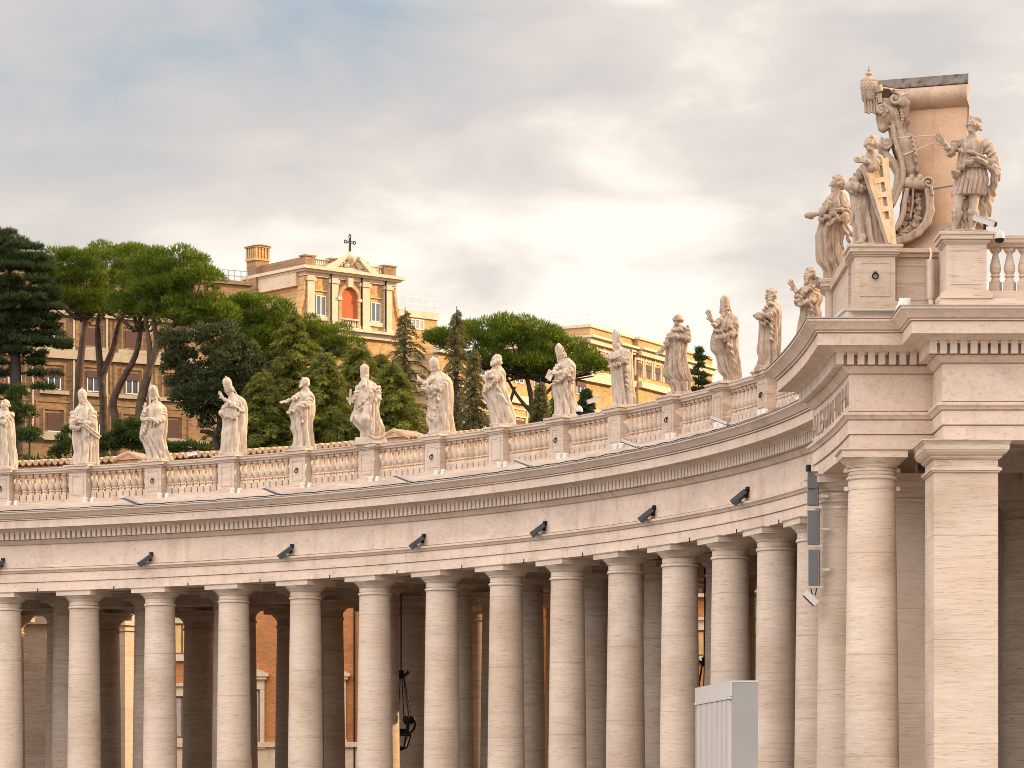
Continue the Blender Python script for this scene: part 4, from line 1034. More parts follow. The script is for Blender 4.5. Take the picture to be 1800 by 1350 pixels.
s.roll([p(320, 930, -.36), p(400, 890, -.44), p(480, 830, -.42)], .08, .06); s.roll([p(560, 740, -.26), p(520, 850, -.34), p(580, 900, -.2)], .07, .06)
s.finish('figure', STAT, t); mitre(t, headwear(*P, dz=.06), STAT, .46, .172)
open_book(t, p(275, 840, -.44), (.75, -.2, -.55), (.35, .3, .8), (-.2, -.9, .3), .15, .46); base_block(t, 1.15, .95, .10, STAT)

# 10 bishop in a plain mitre reading an open book at the chest
sh = shot(930, 540, 7.5, 1255, 1212, 8); p = sh.p
t, s = new_statue('bearded bishop statue in a tall mitre reading an open book at his chest', sh, 20, 1.1, 4.1)
s.robe(sh.rows([(430, 1120, 1220), (455, 1130, 1310), (520, 1150, 1345), (600, 1130, 1366), (700, 1075, 1366), (800, 1088, 1370), (900, 1100, 1376), (1000, 1108, 1382), (1080, 1112, 1388), (1150, 1130, 1392), (1208, 1115, 1395)]), folds=9, amp=.058, twist=.5, grooves=((.1, .25, .12, .15), (-.6, -.4, .05, .2)))
P = s.head(p(1158, 370, -.06), R(-46), R(-12), 0, 1.02, 'short', 1.0, p(1195, 450))
s.sleeve(p(1300, 520, -.1), p(1240, 605, -.36), .15, .12); s.sleeve(p(1240, 600, -.36), p(1110, 575, -.5), .10, .075, .1); s.hand(p(1115, 578, -.5), (-1, -.1, .1), (0, -1, .3), thumb=-1)
s.sleeve(p(1140, 520, -.2), p(1070, 610, -.36), .12, .10, .2); s.hand(p(1065, 590, -.46), (-.8, -.2, .4), (0, -1, 0)); s.roll([p(1060, 680, -.36), p(1120, 680, -.44), p(1220, 640, -.42)], .08, .05); s.roll([p(1300, 560, -.3), p(1280, 760, -.34), p(1290, 980, -.28), p(1370, 1080, -.18)], .05, .05)
s.finish('figure', STAT, t); mitre(t, headwear(*P, dz=.06), STAT, .50, .168, True)
open_book(t, p(1130, 555, -.50), (.93, .1, .32), (-.15, .35, .8), (-.3, -.75, .6), .27, .34); base_block(t, 1.1, .95, .08, STAT)

# 11 bald saint in a short cope
sh = shot(1130, 480, 6.138, 415, 1252, 9); p = sh.p
t, s = new_statue('bald clean-shaven statue in a short hooded surplice, one arm hanging down', sh, 21, 1.2, 3.9)
s.robe(sh.rows([(500, 335, 420), (515, 318, 470), (580, 290, 485), (650, 272, 485), (720, 252, 480), (800, 250, 466), (880, 245, 472), (960, 230, 492), (1035, 220, 512), (1065, 255, 525), (1095, 300, 535)]), folds=13, amp=.045, twist=.5, grooves=((.85, .9, .07, .15),))
s.robe(sh.rows([(1030, 270, 490), (1100, 262, 520), (1140, 300, 510), (1180, 320, 500), (1248, 318, 540)]), folds=6, amp=.075, twist=2.5, dmax=.4)
s.head(p(374, 440, -.05), R(-34), R(10), 0, 1.02, 'fringe', 0, p(385, 510))
s.sleeve(p(465, 560, -.1), p(478, 650, -.26), .15, .14); s.sleeve(p(470, 645, -.26), p(340, 625, -.46), .13, .09); s.hand(p(345, 628, -.48), (-1, -.1, 0), (0, -1, .4), .3, 1.1, thumb=-1)
s.sleeve(p(300, 600, -.15), p(250, 700, -.3), .13, .11); s.sleeve(p(250, 700, -.3), p(205, 770, -.4), .10, .07); s.hand(p(212, 765, -.4), (-.75, -.1, -.6), (0, -1, 0), .2, 1.1)
s.roll([p(325, 540, -.25), p(390, 560, -.36), p(470, 520, -.16)], .07, .05)
s.finish('figure', STATG, t); base_block(t, 1.15, .95, .12, STATG)

# 12 bishop with round mitre and raised hand
sh = shot(1130, 480, 6.138, 945, 1108, 10); p = sh.p
t, s = new_statue('bearded bishop statue in a domed mitre raising his open hand high against the sky', sh, 22, 1.25, 4.0)
s.robe(sh.rows([(365, 860, 960), (385, 850, 1020), (440, 810, 1026), (520, 772, 1030), (600, 746, 1026), (680, 736, 1026), (750, 740, 1026), (810, 795, 1032), (900, 808, 1048), (990, 825, 1055), (1040, 880, 1052), (1104, 870, 1062)]), folds=9, amp=.056, twist=1.0, grooves=((-.1, .1, .11, .2), (.7, .8, .08, .16)))
P = s.head(p(883, 305, -.05), R(-52), R(0), 0, 1.02, 'short', 1.0, p(915, 380))
s.sleeve(p(830, 440, -.15), p(768, 500, -.34), .13, .10, .2); s.sleeve(p(765, 500, -.34), p(735, 440, -.42), .09, .065); s.hand(p(738, 445, -.42), (-.45, -.1, .9), (0, -1, 0), .5, 1.35)
s.sleeve(p(990, 480, -.1), p(960, 590, -.34), .15, .13); s.sleeve(p(960, 590, -.34), p(850, 630, -.5), .12, .08, .2); s.hand(p(860, 628, -.5), (-1, -.2, -.1), (0, -1, .3), .4, 1.2, thumb=-1)
s.roll([p(770, 560, -.3), p(850, 560, -.44), p(930, 520, -.42), p(1000, 600, -.24)], .06, .05); s.roll([p(870, 600, -.46), p(930, 720, -.4), p(990, 900, -.24)], .06, .06)
s.finish('figure', STATG, t); dome_mitre(t, headwear(*P, dz=.06), STATG, .60, .168); base_block(t, 1.05, .95, .06, STATG)

# 13 curly bearded saint holding a bundle
sh = shot(1320, 440, 7.5, 245, 1455, 11); p = sh.p
t, s = new_statue('curly bearded statue in profile clasping a round bundle before his waist', sh, 23, 1.1, 3.7)
s.robe(sh.rows([(570, 230, 320), (595, 205, 385), (660, 165, 400), (740, 120, 405), (830, 112, 402), (980, 110, 400), (1060, 105, 398), (1140, 95, 392), (1220, 90, 388), (1300, 120, 380), (1380, 100, 370), (1452, 60, 385)]), folds=9, amp=.055, twist=.6, grooves=((-.3, -.3, .09, .2), (.35, .3, .10, .14)))
s.head(p(262, 490, -.05), R(-72), R(-8), 0, 1.05, 'curls', .8, p(290, 580))
s.sleeve(p(330, 680, -.15), p(230, 770, -.38), .15, .12); s.sleeve(p(230, 770, -.38), p(150, 775, -.46), .10, .08); s.hand(p(150, 775, -.48), (-1, -.1, 0), (0, -1, .2), .3, 1.2, thumb=-1)
s.g.ell(p(125, 770, -.36), (.24, .2, .18), .05, noise=lambda X, Y, Z, t: .02 * np.sin(30 * Z + 12 * X)); s.roll([p(110, 800, -.3), p(150, 880, -.4), p(200, 840, -.4)], .08, .06); s.roll([p(170, 670, -.28), p(240, 600, -.25), p(320, 590, -.1)], .05, .05)
s.roll([p(250, 740, -.42), p(270, 900, -.38), p(262, 1070, -.34)], .07, .06)
s.finish('figure', STATG, t); base_block(t, 1.15, .95, .10, STATG)

# 14 bearded saint hailing with one hand, half hidden by the pavilion cornice
sh = shot(1320, 440, 7.5, 770, 1262, 12); p = sh.p
t, s = new_statue('bearded statue hailing with a raised hand behind the edge of the pavilion cornice', sh, 24, 1.2, 4.0)
s.robe(sh.rows([(300, 740, 830), (325, 715, 855), (380, 690, 930), (460, 660, 942), (540, 655, 942), (630, 645, 905), (700, 660, 922), (800, 640, 925), (900, 626, 922), (1000, 615, 912), (1100, 612, 905), (1258, 600, 905)]), folds=8, amp=.06, twist=.7, grooves=((.35, .45, .13, .14), (-.5, -.4, .05, .2)))
s.head(p(768, 222, -.05), R(-66), R(4), 0, 1.05, 'curls', .9, p(790, 310))
s.sleeve(p(690, 420, -.2), p(610, 590, -.38), .13, .15); s.sleeve(p(610, 590, -.38), p(585, 440, -.42), .13, .08); s.hand(p(585, 430, -.42), (-.6, -.1, .75), (0, -1, 0), .6, 1.35)
s.sleeve(p(850, 430, -.1), p(800, 560, -.36), .14, .12); s.sleeve(p(800, 560, -.36), p(710, 590, -.48), .11, .08); s.hand(p(715, 590, -.5), (-.9, -.2, -.4), (0, -1, .2), .3, 1.2, .4, thumb=-1)
s.roll([p(690, 450, -.3), p(780, 420, -.36), p(900, 260, .02)], .07, .05); s.roll([p(760, 560, -.4), p(790, 690, -.38), p(830, 830, -.3)], .06, .06)
s.finish('figure', STATG, t); base_block(t, 1.1, .95, .08, STATG)

# 15 big youth with outstretched fist
sh = shot(1400, 220, 5.19, 340, 1440, 0, 17.55, 112.9); p = sh.p
t, s = new_statue('large draped youth statue in profile stretching a fist to the left, behind the gridiron saint', sh, 25, 1.4, 3.8, .02, left=1.2)
s.robe(sh.rows([(605, 335, 410), (625, 320, 440), (680, 270, 462), (740, 246, 488), (800, 240, 497), (870, 212, 495), (920, 203, 445), (1000, 176, 432), (1080, 186, 412), (1160, 190, 422), (1250, 198, 440), (1330, 260, 440), (1436, 265, 455)]), folds=8, amp=.068, twist=1.8, grooves=((.3, .6, .13, .18), (-.4, .1, .06, .2)))
s.head(p(368, 548, -.05), R(-84), R(6), 0, 1.08, 'curls', 0, p(378, 625))
s.sleeve(p(300, 720, -.15), p(215, 825, -.34), .15, .12, .05); s.sleeve(p(215, 825, -.34), p(165, 830, -.38), .10, .075); s.g.ell(p(112, 848, -.4), (.12, .1, .10), .02); s.hand(p(160, 832, -.39), (-1, 0, -.2), (0, -1, 0), .2, 1.2, .6)
s.sleeve(p(450, 760, -.1), p(430, 850, -.3), .15, .12); s.sleeve(p(430, 850, -.3), p(340, 880, -.46), .11, .08); s.hand(p(340, 885, -.46), (-.8, -.1, -.6), (0, -1, .2), .3, 1.1, .3, thumb=-1)
s.roll([p(220, 880, -.36), p(300, 850, -.44), p(400, 780, -.36), p(470, 760, -.1)], .08, .05); s.roll([p(420, 900, -.3), p(440, 960, -.2), p(495, 1010, -.05)], .07, .06); s.roll([p(470, 1030, -.05), p(490, 1110, .05)], .05, .05)
s.finish('figure', STATG, t); base_block(t, 1.2, 1.0, .08, STATG)

# 16 saint leaning on a gridiron
sh = shot(1400, 220, 5.19, 660, 1122, 0, 17.57, 106.15); p = sh.p
t, s = new_statue('youth statue in a deacon robe leaning on an upright stone gridiron', sh, 26, 1.3, 3.7, .018)
s.robe(sh.rows([(250, 650, 740), (280, 630, 752), (330, 612, 765), (400, 592, 762), (470, 560, 725), (540, 548, 705), (590, 550, 690), (640, 560, 690), (700, 540, 722), (780, 525, 742), (900, 522, 782), (1000, 530, 792), (1060, 540, 805), (1118, 520, 832)]), folds=8, amp=.062, twist=1.0, grooves=((-.2, -.3, .08, .2), (.5, .6, .08, .18)))
s.head(p(676, 186, -.08), R(-30), R(14), 0, 1.0, 'curls', 0, p(690, 270))
s.sleeve(p(735, 330, -.2), p(680, 420, -.52), .15, .13); s.sleeve(p(680, 420, -.52), p(620, 372, -.62), .11, .085); s.hand(p(630, 370, -.62), (-1, -.1, .15), (0, -1, .4), .35, 1.35, .2, thumb=-1)
s.sleeve(p(600, 440, -.1), p(490, 570, -.2), .16, .15); s.sleeve(p(490, 570, -.2), p(580, 590, -.34), .14, .10, .1)
s.roll([p(450, 560, -.1), p(500, 610, -.2), p(610, 600, -.36)], .08, .05); s.g.chain([p(500, 620, -.1), p(535, 720, -.05), p(500, 900, .0)], [.09, .13, .06], .06); s.g.chain([p(600, 1040, -.3), p(580, 1090, -.42), p(540, 1105, -.5)], [.11, .09, .06], .04)
s.finish('figure', STATG, t)
m = MB(); A = [np.array(p(x, y, d)) for x, y, d in ((590, 395, -.68), (848, 278, .30), (904, 1110, -.31), (822, 1110, -.62))]   # corners of the gridiron
def gi(u, v): return (A[0] * (1 - u) + A[1] * u) * (1 - v) + (A[3] * (1 - u) + A[2] * u) * v
nrm = np.cross(A[1] - A[0], A[3] - A[0]); nrm = nrm / np.linalg.norm(nrm) * .13
def bar(u0, v0, u1, v1, u2, v2, u3, v3):
    q = [gi(u0, v0), gi(u1, v1), gi(u2, v2), gi(u3, v3)]; vs = [tuple(x) for x in q] + [tuple(x + nrm) for x in q]
    m.add(vs, [(0, 1, 2, 3), (7, 6, 5, 4), (0, 4, 5, 1), (1, 5, 6, 2), (2, 6, 7, 3), (3, 7, 4, 0)])
bar(0, 0, .17, 0, .34, 1, 0, 1); bar(.72, 0, 1, 0, 1, 1, .55, 1)
nrm *= .45; off_ = nrm * 1.25; A = [a_ + off_ for a_ in A]; bar(.10, .005, .9, .005, .9, .99, .10, .99); A = [a_ - off_ for a_ in A]; nrm /= .45
for v0, v1 in ((0, .07), (.2, .265), (.375, .44), (.545, .61), (.70, 1.0)): bar(.16, v0 + .004, .73, v0 + .004, .73, v1, .16, v1)
build(m, 'gridiron', STATG, t, world=False, smooth=None); base_block(t, 1.25, 1.0, .08, STATG, x0=.03)

# 17 young soldier at the right
sh = shot(1600, 180, 4.82, 480, 1096, 0, 17.57, 103.75); p = sh.p
t, s = new_statue('curly-haired young soldier statue in a pleated tunic and boots pointing left', sh, 27, 1.45, 3.75, .017)
s.robe(sh.rows([(270, 490, 575), (290, 440, 620), (330, 412, 640), (380, 412, 628), (430, 405, 615), (490, 402, 625), (540, 395, 640)]), folds=8, amp=.03, twist=.6, swag=.02, dmax=.34)
s.robe(sh.rows([(520, 410, 640), (580, 400, 650), (640, 385, 658), (700, 372, 640), (768, 358, 628)]), folds=20, amp=.05, twist=.15, dmax=.42, swag=.0)
s.head(p(528, 178, -.06), R(-36), R(14), R(-4), 1.06, 'curls', 0, p(532, 280))
s.sleeve(p(400, 315, -.05), p(335, 420, -.2), .15, .12); s.sleeve(p(330, 420, -.2), p(285, 350, -.36), .11, .075); s.hand(p(288, 352, -.36), (-.75, -.2, .62), (0, -1, 0), .45, 1.3)
s.sleeve(p(640, 330, -.05), p(700, 460, -.1), .16, .15); s.sleeve(p(700, 460, -.1), p(700, 545, -.34), .12, .08); s.hand(p(700, 545, -.36), (.3, -.3, -.6), (0, -1, .3), .2, 1.1, .5)
s.g.cap(p(715, 555, -.38), p(718, 690, -.32), .055, .045, .02)
fl = fbm(5, 8.0)
s.g.chain([p(412, 740, -.02), p(398, 880, -.14), p(385, 960, -.12), p(372, 1055, -.12)], [.20, .125, .145, .085], .04); s.g.chain([p(372, 1065, -.12), p(330, 1078, -.26), p(296, 1086, -.34)], [.095, .08, .055], .03)
s.g.chain([p(545, 740, -.02), p(530, 880, -.10), p(528, 960, -.06), p(520, 1055, -.04)], [.20, .13, .15, .09], .04); s.g.chain([p(520, 1065, -.04), p(524, 1078, -.22), p(522, 1088, -.36)], [.095, .085, .06], .03)
for x, y in ((394, 918), (530, 918)): s.g.cap(p(x - 14, y - 4, -.13), p(x + 14, y + 6, -.11), .135, .135, .02)
s.roll([p(380, 600, -.2), p(450, 520, -.36), p(560, 470, -.38), p(640, 500, -.3), p(700, 560, -.1)], .085, .05); s.roll([p(420, 400, -.3), p(510, 430, -.36), p(610, 470, -.3)], .05, .05); s.roll([p(372, 580, -.18), p(366, 620, -.14)], .08, .05)
n5 = fbm(77, 7.0)
for a, b, ra, rb in (((700, 470, .05), (735, 560, .0), .14, .12), ((735, 570, .0), (700, 720, .08), .13, .13), ((690, 700, .1), (650, 880, .16), .14, .16), ((650, 880, .16), (600, 1080, .2), .16, .16), ((600, 800, .12), (560, 1080, .2), .14, .15), ((470, 820, .12), (450, 1080, .14), .14, .17)):
    s.g.cap(p(*a), p(*b), ra, rb, .05, noise=lambda X, Y, Z, t: .03 * np.sin(30 * X + 6 * Z + 3 * n5(X, Y, Z)))
s.g.ell(p(430, 1078, .0), (.2, .2, .1), .05)
s.finish('figure', STATG, t); base_block(t, 1.25, 1.0, .07, STATG, x0=-.05)
# ------------------------------------------------------------------ coat of arms seen from its end
YF = 107.5
CO = thing('coat_of_arms', 'tall stucco frontispiece with papal tiara, crossed keys and scrolled cartouche on the pavilion roof', 'coat of arms', (*at(1640, 440, 109.5)[:2], HZ(15.5)))
def xz(px, py, Y=YF): q = at(px, py, Y); return (q.x, q.z)
def prism_px(mb, pts, y0, y1): mb.prism([xz(*p) for p in pts], y0, y1, axis=1)
class Wall:
    def __init__(s, px, Y, deg):
        a = R(deg); s.d = Vector((math.cos(a), math.sin(a))); s.n = Vector((math.sin(a), -math.cos(a)))
        c = at(px, HY, Y); s.c = Vector((c.x, c.y))
    def u(s, px): m = (px - 900) / F; return (m * s.c.y - s.c.x) / (s.d.x - m * s.d.y)
    def uv(s, px, py): u = s.u(px); Y = s.c.y + u * s.d.y; return u, EYE + (HY - py) * Y / F
    def T(s, p): return (s.c.x + s.d.x * p[0] + s.n.x * p[1], s.c.y + s.d.y * p[0] + s.n.y * p[1], p[2])      # (along, out, up)
wf = Wall(1586, 108.1, -21); ur = wf.u(1700.5)
zr = lambda py: wf.uv(1700, py)[1]
zb0, zb1, zb2, zb3 = zr(392), zr(187), zr(147), zr(127.0)
def wT(p): return wf.T(p) if p[1] >= 0 else (wf.c.x + wf.d.x * p[0] - .13 * p[1], wf.c.y + wf.d.y * p[0] - p[1], p[2])
m = MB(); m.box((.0, -3.6, zr(470)), (ur, 0, zb1 + .1), wT)
build(m, 'end_wall', STUC, CO, smooth=None)
m = MB(); m.prism([(-3.0, zr(470)), (.62, zr(470)), (.55, zr(440)), (.36, zr(418)), (.16, zr(403)), (.05, zr(394)), (.0, zr(390)), (-3, zr(390))], wf.u(1566), ur + .03, axis=0, T=wT); build(m, 'flared_base', WEATHS, CO, smooth=30)
pr = [(-3.7, zb1)] + [(.01 + .34 * math.sin(PI * i / 9) ** .7, zb1 + (zb2 - zb1) * i / 9) for i in range(10)] + [(-3.7, zb2)]
m = MB(); m.prism(pr, wf.u(1578), ur + .06, axis=0, T=wT); build(m, 'cornice_roll', WEATHS, CO, smooth=40)
pr = [(-3.7, zb2 + .004), (.06, zb2 + .004), (.07, zb2 + .03), (.02, zb2 + .10), (-.06, zb2 + .20), (-.12, zb3 - .02), (-.16, zb3), (-3.7, zb3)]
m = MB(); m.prism(pr, wf.u(1541), ur + .03, axis=0, T=wT); build(m, 'roof_slope', WEATH, CO, smooth=35)
m = MB(); u0 = wf.u(1640)
for a_, b_, c_, d_ in ((u0, 331, ur - .25, 322.5), (ur - .25, 322.5, ur, 321.5)): m.tube([wf.T((a_, .01, wf.uv(1640, b_)[1])), wf.T((c_, .01, wf.uv(1690, d_)[1]))], .035, 5)
build(m, 'repair_seam', GREYM, CO, smooth=None)
og = at(1575, 440, YF); kf = YF / F
def q(x, y, d=0.0): return ((x - 1575) * kf, d, (440 - y) * kf)
def z2(x, y): return ((x - 1575) * kf, (440 - y) * kf)        # source pixels to the plane of the cartouche
def zc(x, y): return z2(1380 + x / 3.1725, 100 + y / 3.1725)  # from the enlarged view
def q3(x, y, d=0.0): a_ = zc(x, y); return (a_[0], d, a_[1])
def spiral(cx, cy, r0, r1, turns, a0, sgn=1, n=26, f=zc):
    c = f(cx, cy); return [(c[0] + sgn * (r0 + (r1 - r0) * i / n) * math.cos(a0 + turns * 2 * PI * i / n), c[1] + (r0 + (r1 - r0) * i / n) * math.sin(a0 + turns * 2 * PI * i / n)) for i in range(n + 1)]
nA, nB = fbm(3, 7.0), fbm(4, 18.0); rough = lambda X, Y, Z, t: .012 * nA(X, Y, Z) + .010 * nB(X, Y, Z)
leafy = lambda X, Y, Z, t: .030 * np.abs(np.sin(16 * X + 10 * Z + 2 * nA(X, Y, Z))) - .012
def carve(name, fn, lo=(-1.05, -.75, -.4), hi=(1.5, 1.0, 5.2), h=.0175):
    g = SDF(lo, hi, h); fn(g); me = g.mesh(name); return mesh_obj(name, me, STATG, CO, tuple(og - WL[CO]), smooth=180)
def upper(g):
    g.band(spiral(530, 310, .02, .19, 1.6, .6, -1), .046, -.45, .1, .012); g.chain([q3(545, 280, -.2), q3(600, 330, -.15), q3(625, 400, -.1)], [.12, .20, .16], .04, leafy)
    g.chain([q3(565, 300, -.1), q3(548, 350, -.12), q3(545, 395, -.1)], [.16, .22, .17], .05, leafy); g.cap(q3(560, 330, -.42), q3(552, 400, -.34), .035, .03, .02, sub=True)
def key_scroll(g):
    g.band(spiral(605, 245, .03, .20, 1.3, -.4), .05, -.40, .15, .015); g.ell(q3(645, 265, -.40), (.135, .10, .15), .01); g.chain([q3(590, 260, -.1), q3(640, 235, -.15), q3(665, 270, -.15), q3(660, 330, -.1)], [.15, .19, .17, .12], .04, rough)
    g.chain([q3(640, 300, -.28), q3(650, 345, -.28), q3(645, 390, -.2)], [.05, .06, .04], .015, lambda X, Y, Z, t: .015 * np.sin(70 * Z)); g.chain([q3(560, 255, 0), q3(600, 300, 0), q3(650, 350, .1)], [.15, .2, .2], .05, rough)
    g.chain([q3(655, 300, .0), q3(670, 350, .05), q3(660, 400, .05)], [.14, .15, .1], .04, leafy)
def shield(g):
    g.chain([q3(632, 425, .0), q3(650, 490, -.02), q3(672, 560, .0), q3(692, 620, .05), q3(695, 690, .1)], [.26, .32, .27, .22, .16], .07, rough)
    g.band([zc(592, 400), zc(602, 450), zc(620, 520), zc(640, 580), zc(652, 640), zc(652, 700), zc(625, 770), zc(600, 830)], [.07, .08, .085, .08, .075, .07, .07, .06], -.42, .3, .02)
    g.band([zc(690, 440), zc(705, 500), zc(722, 570), zc(735, 640)], .05, -.25, .4, .02); g.cap(q3(612, 440, -.42), q3(655, 600, -.36), .03, .03, .02, sub=True); g.cap(q3(730, 600, -.2), q3(732, 670, -.2), .055, .05, .02, sub=True)
    for i in range(5): g.cap(q3(700 + i * 5, 450 + i * 25, -.30), q3(712 + i * 5, 462 + i * 25, -.30), .05, .04, .02)
def ribbon(g):
    g.band(spiral(560, 492, .02, .20, 1.7, 2.6, -1), .050, -.40, .35, .012); g.band([zc(540, 520), zc(565, 560), zc(610, 600), zc(632, 650), zc(622, 720), zc(600, 780), zc(580, 850), zc(570, 930)], [.08, .10, .10, .09, .085, .085, .09, .08], -.30, .35, .03)
def volute(g):
    a_, b_ = q3(680, 712, -.25), q3(785, 716, -.25); g.cap(a_, b_, .185, .185, .02)
    for x in (690, 712, 735, 758): g.cap(q3(x, 672, -.50), q3(x + 3, 752, -.50), .022, .022, .02, sub=True)
    g.ell(q3(700, 690, -.30), (.10, .16, .14), .03); g.ell(q3(745, 688, -.30), (.10, .16, .14), .03)
    g.band(spiral(790, 716, .02, .19, 1.6, 0), .035, -.50, -.02, .008); g.band([zc(805, 740), zc(812, 780)], .05, -.5, 0, .01)
def channel(g):
    g.band([z2(1628, 336), z2(1632, 352), z2(1633, 374), z2(1627, 394), z2(1614, 410), z2(1597, 420), z2(1575, 427), z2(1560, 430)], [.10, .12, .13, .13, .13, .12, .11, .09], -.42, .25, .02)
    g.band([z2(1592, 338), z2(1588, 358), z2(1586, 380), z2(1578, 398), z2(1566, 412)], [.07, .08, .08, .08, .06], -.42, .2, .02); g.band([z2(1603, 336), z2(1602, 362), z2(1598, 386)], .035, -.38, .2, .01)
    g.band([z2(1610, 345), z2(1610, 380), z2(1596, 404), z2(1575, 418)], [.28, .28, .24, .2], .0, .3, .03)
rl_ = np.random.default_rng(5)
def garland(pts):
    def f(g):
        for (x, y, r) in pts:
            g.ell(q(x, y, -.10), (r * .8,) * 3, .01)
            for j in range(11):
                a = rl_.uniform(0, 6.28); b_ = rl_.uniform(.1, 1); s_ = math.sqrt(1 - b_ * b_); g.ell((q(x, y)[0] + r * .85 * s_ * math.cos(a), -.10 - r * .85 * b_, q(x, y)[2] + r * .85 * s_ * math.sin(a)), (r * .30,) * 3, .006)
    return f
for nm, fn in (('leaf_scroll', upper), ('key_scroll', key_scroll), ('shield', shield), ('ribbon', ribbon), ('volute', volute), ('channel', channel), ('garland', garland([(1613, 344, .10), (1613, 356, .15), (1613, 371, .17), (1611, 386, .17), (1605, 397, .17), (1597, 406, .18), (1587, 413, .18), (1577, 418, .15)])), ('garland', garland([(1597, 348, .09), (1597, 358, .11), (1597, 370, .12), (1594, 382, .12), (1588, 394, .12), (1580, 404, .11)]))): carve(nm, fn)
m = MB(); ct = at(1527.5, 178, YF - .15); hh = 58 * kf
pr = [(.15, -.25), (.16, 0), (.20, .01), (.215, .03), (.22, .07), (.205, .08), (.225, .15), (.235, .16), (.235, .20), (.222, .21), (.245, .31), (.258, .33), (.26, .38), (.245, .39), (.262, .47), (.265, .53), (.258, .57), (.235, .60), (.205, .66), (.16, .71), (.11, .745), (.075, .76), (.07, .79), (.10, .81), (.105, .86), (.075, .90), (.04, .91), (.04, .93), (.052, .95), (.045, .98), (.02, 1.0), (.022, 1.03), (.008, 1.08)]
m.lathe(pr, 24, tuple(ct))
for z_, r_, n_ in ((.09, .212, 14), (.22, .228, 14), (.40, .25, 14), (.60, .235, 12)):
    for i in range(n_):
        a = 2 * PI * i / n_; m.lathe([(.018, -.02), (.030, .0), (.026, .035), (.008, .07)], 6, (ct.x + r_ * math.cos(a), ct.y + r_ * math.sin(a), ct.z + z_))
for i in range(5): 
    x = ct.x - .14 + .09 * i; m.tube([(x, ct.y - .14, ct.z + .02), (x + .03, ct.y - .16, ct.z - .38 - .03 * (i % 2))], [.04, .05], 6)
m.tube([tuple(at(1542, 152, YF - .3)), tuple(at(1546, 162, YF - .3))], [.16, .13], 10); m.tube([tuple(at(1545, 164, YF - .3)), tuple(at(1547, 181, YF - .3))], [.10, .09], 4)
build(m, 'tiara', STATG, CO, smooth=40)
for a, b in (((1566, 243), (1656, 237)), ((1588, 273), (1644, 250)), ((1551, 154), (1584, 159)), ((1566, 157), (1573, 167)), ((1586, 168), (1599, 161)), ((1644, 247), (1668, 247))):
    m = MB(); m.tube([tuple(at(*a, YF - .35)), tuple(at(*b, YF - .12))], .022, 6); build(m, 'tie_rod', STEEL, CO)

# ------------------------------------------------------------------ floodlights, spotlights, panels, cameras
def local(t, r):
    x, y = pol(r, t); c, s_ = math.cos(-t), math.sin(-t)
    return lambda p: (x + p[0] * c - p[1] * s_, y + p[0] * s_ + p[1] * c, p[2])        # x along the wall to the right, -y outward
FL = ['leftmost floodlight, half cut by the frame edge', 'black floodlight above the second full column from the left', 'black floodlight left of the fourth full column', 'black floodlight between the fifth and sixth full columns', 'black floodlight above the column beside the middle lantern gap', 'black floodlight on the frieze above the grey cabinet', 'black floodlight nearest the pavilion on the frieze']
FL = ['black floodlight on the frieze, %s of the seven from the left' % w for w in ('first', 'second', 'third', 'fourth', 'fifth', 'sixth', 'seventh')]
f0 = None
for i in range(7):
    t = tk(-1.06 + 1.955 * i); t += .0072; x, y = pol(RF - .05, t)
    if f0 is None:
        f0 = thing('floodlight', None, 'floodlight', (x, y, HZ(12.55)), -t, 'black floodlights along the frieze'); fo = f0
        m = MB(); d = Vector((-.46, -.50, -.50)); L = d.length; d.normalize(); w_ = Vector((.78, -.62, 0)).normalized(); n_ = d.cross(w_)
        T = lambda p: tuple(Vector((.08, -.08, .36)) + (d * p[0]) * .76 + w_ * p[1] + n_ * p[2])
        m.box((0, -.20, -.11), (.95, .20, .08), T); m.box((.55, -.17, -.17), (.93, .17, -.111), T); build(m, 'housing', DARKM, f0, world=False, smooth=None)
        m = MB(); m.box((.05, -.16, .081), (.90, .16, .088), T); build(m, 'lens', GREYM, f0, world=False, smooth=None)
        m = MB(); m.box((.02, -.10, .34), (.18, .06, .52)); m.box((.0, -.12, .10), (.07, .05, .345)); build(m, 'bracket', IRON, f0, world=False, smooth=None)
    else:
        fo = f0.copy(); COL.objects.link(fo); fo.location = (x, y, HZ(12.55)); fo.rotation_euler = (0, 0, -t)
        for ch in f0.children: c = ch.copy(); COL.objects.link(c); c.parent = fo
    fo['label'] = FL[i]
WHO = {-1: 'the bearded saint at the left edge', 0: 'the pope folding his hands', 1: 'the pope with the swinging cloak', 2: 'the stooping pope', 3: 'the curly saint holding out a hand', 4: 'the pope with the anchor', 5: 'the pope reaching left', 6: 'the saint hugging himself', 7: 'the bishop with the low book', 8: 'the bishop reading at his chest', 9: 'the bald saint', 10: 'the bishop in the domed mitre', 11: 'the saint with the bundle', 12: 'the hailing saint'}
s0 = None
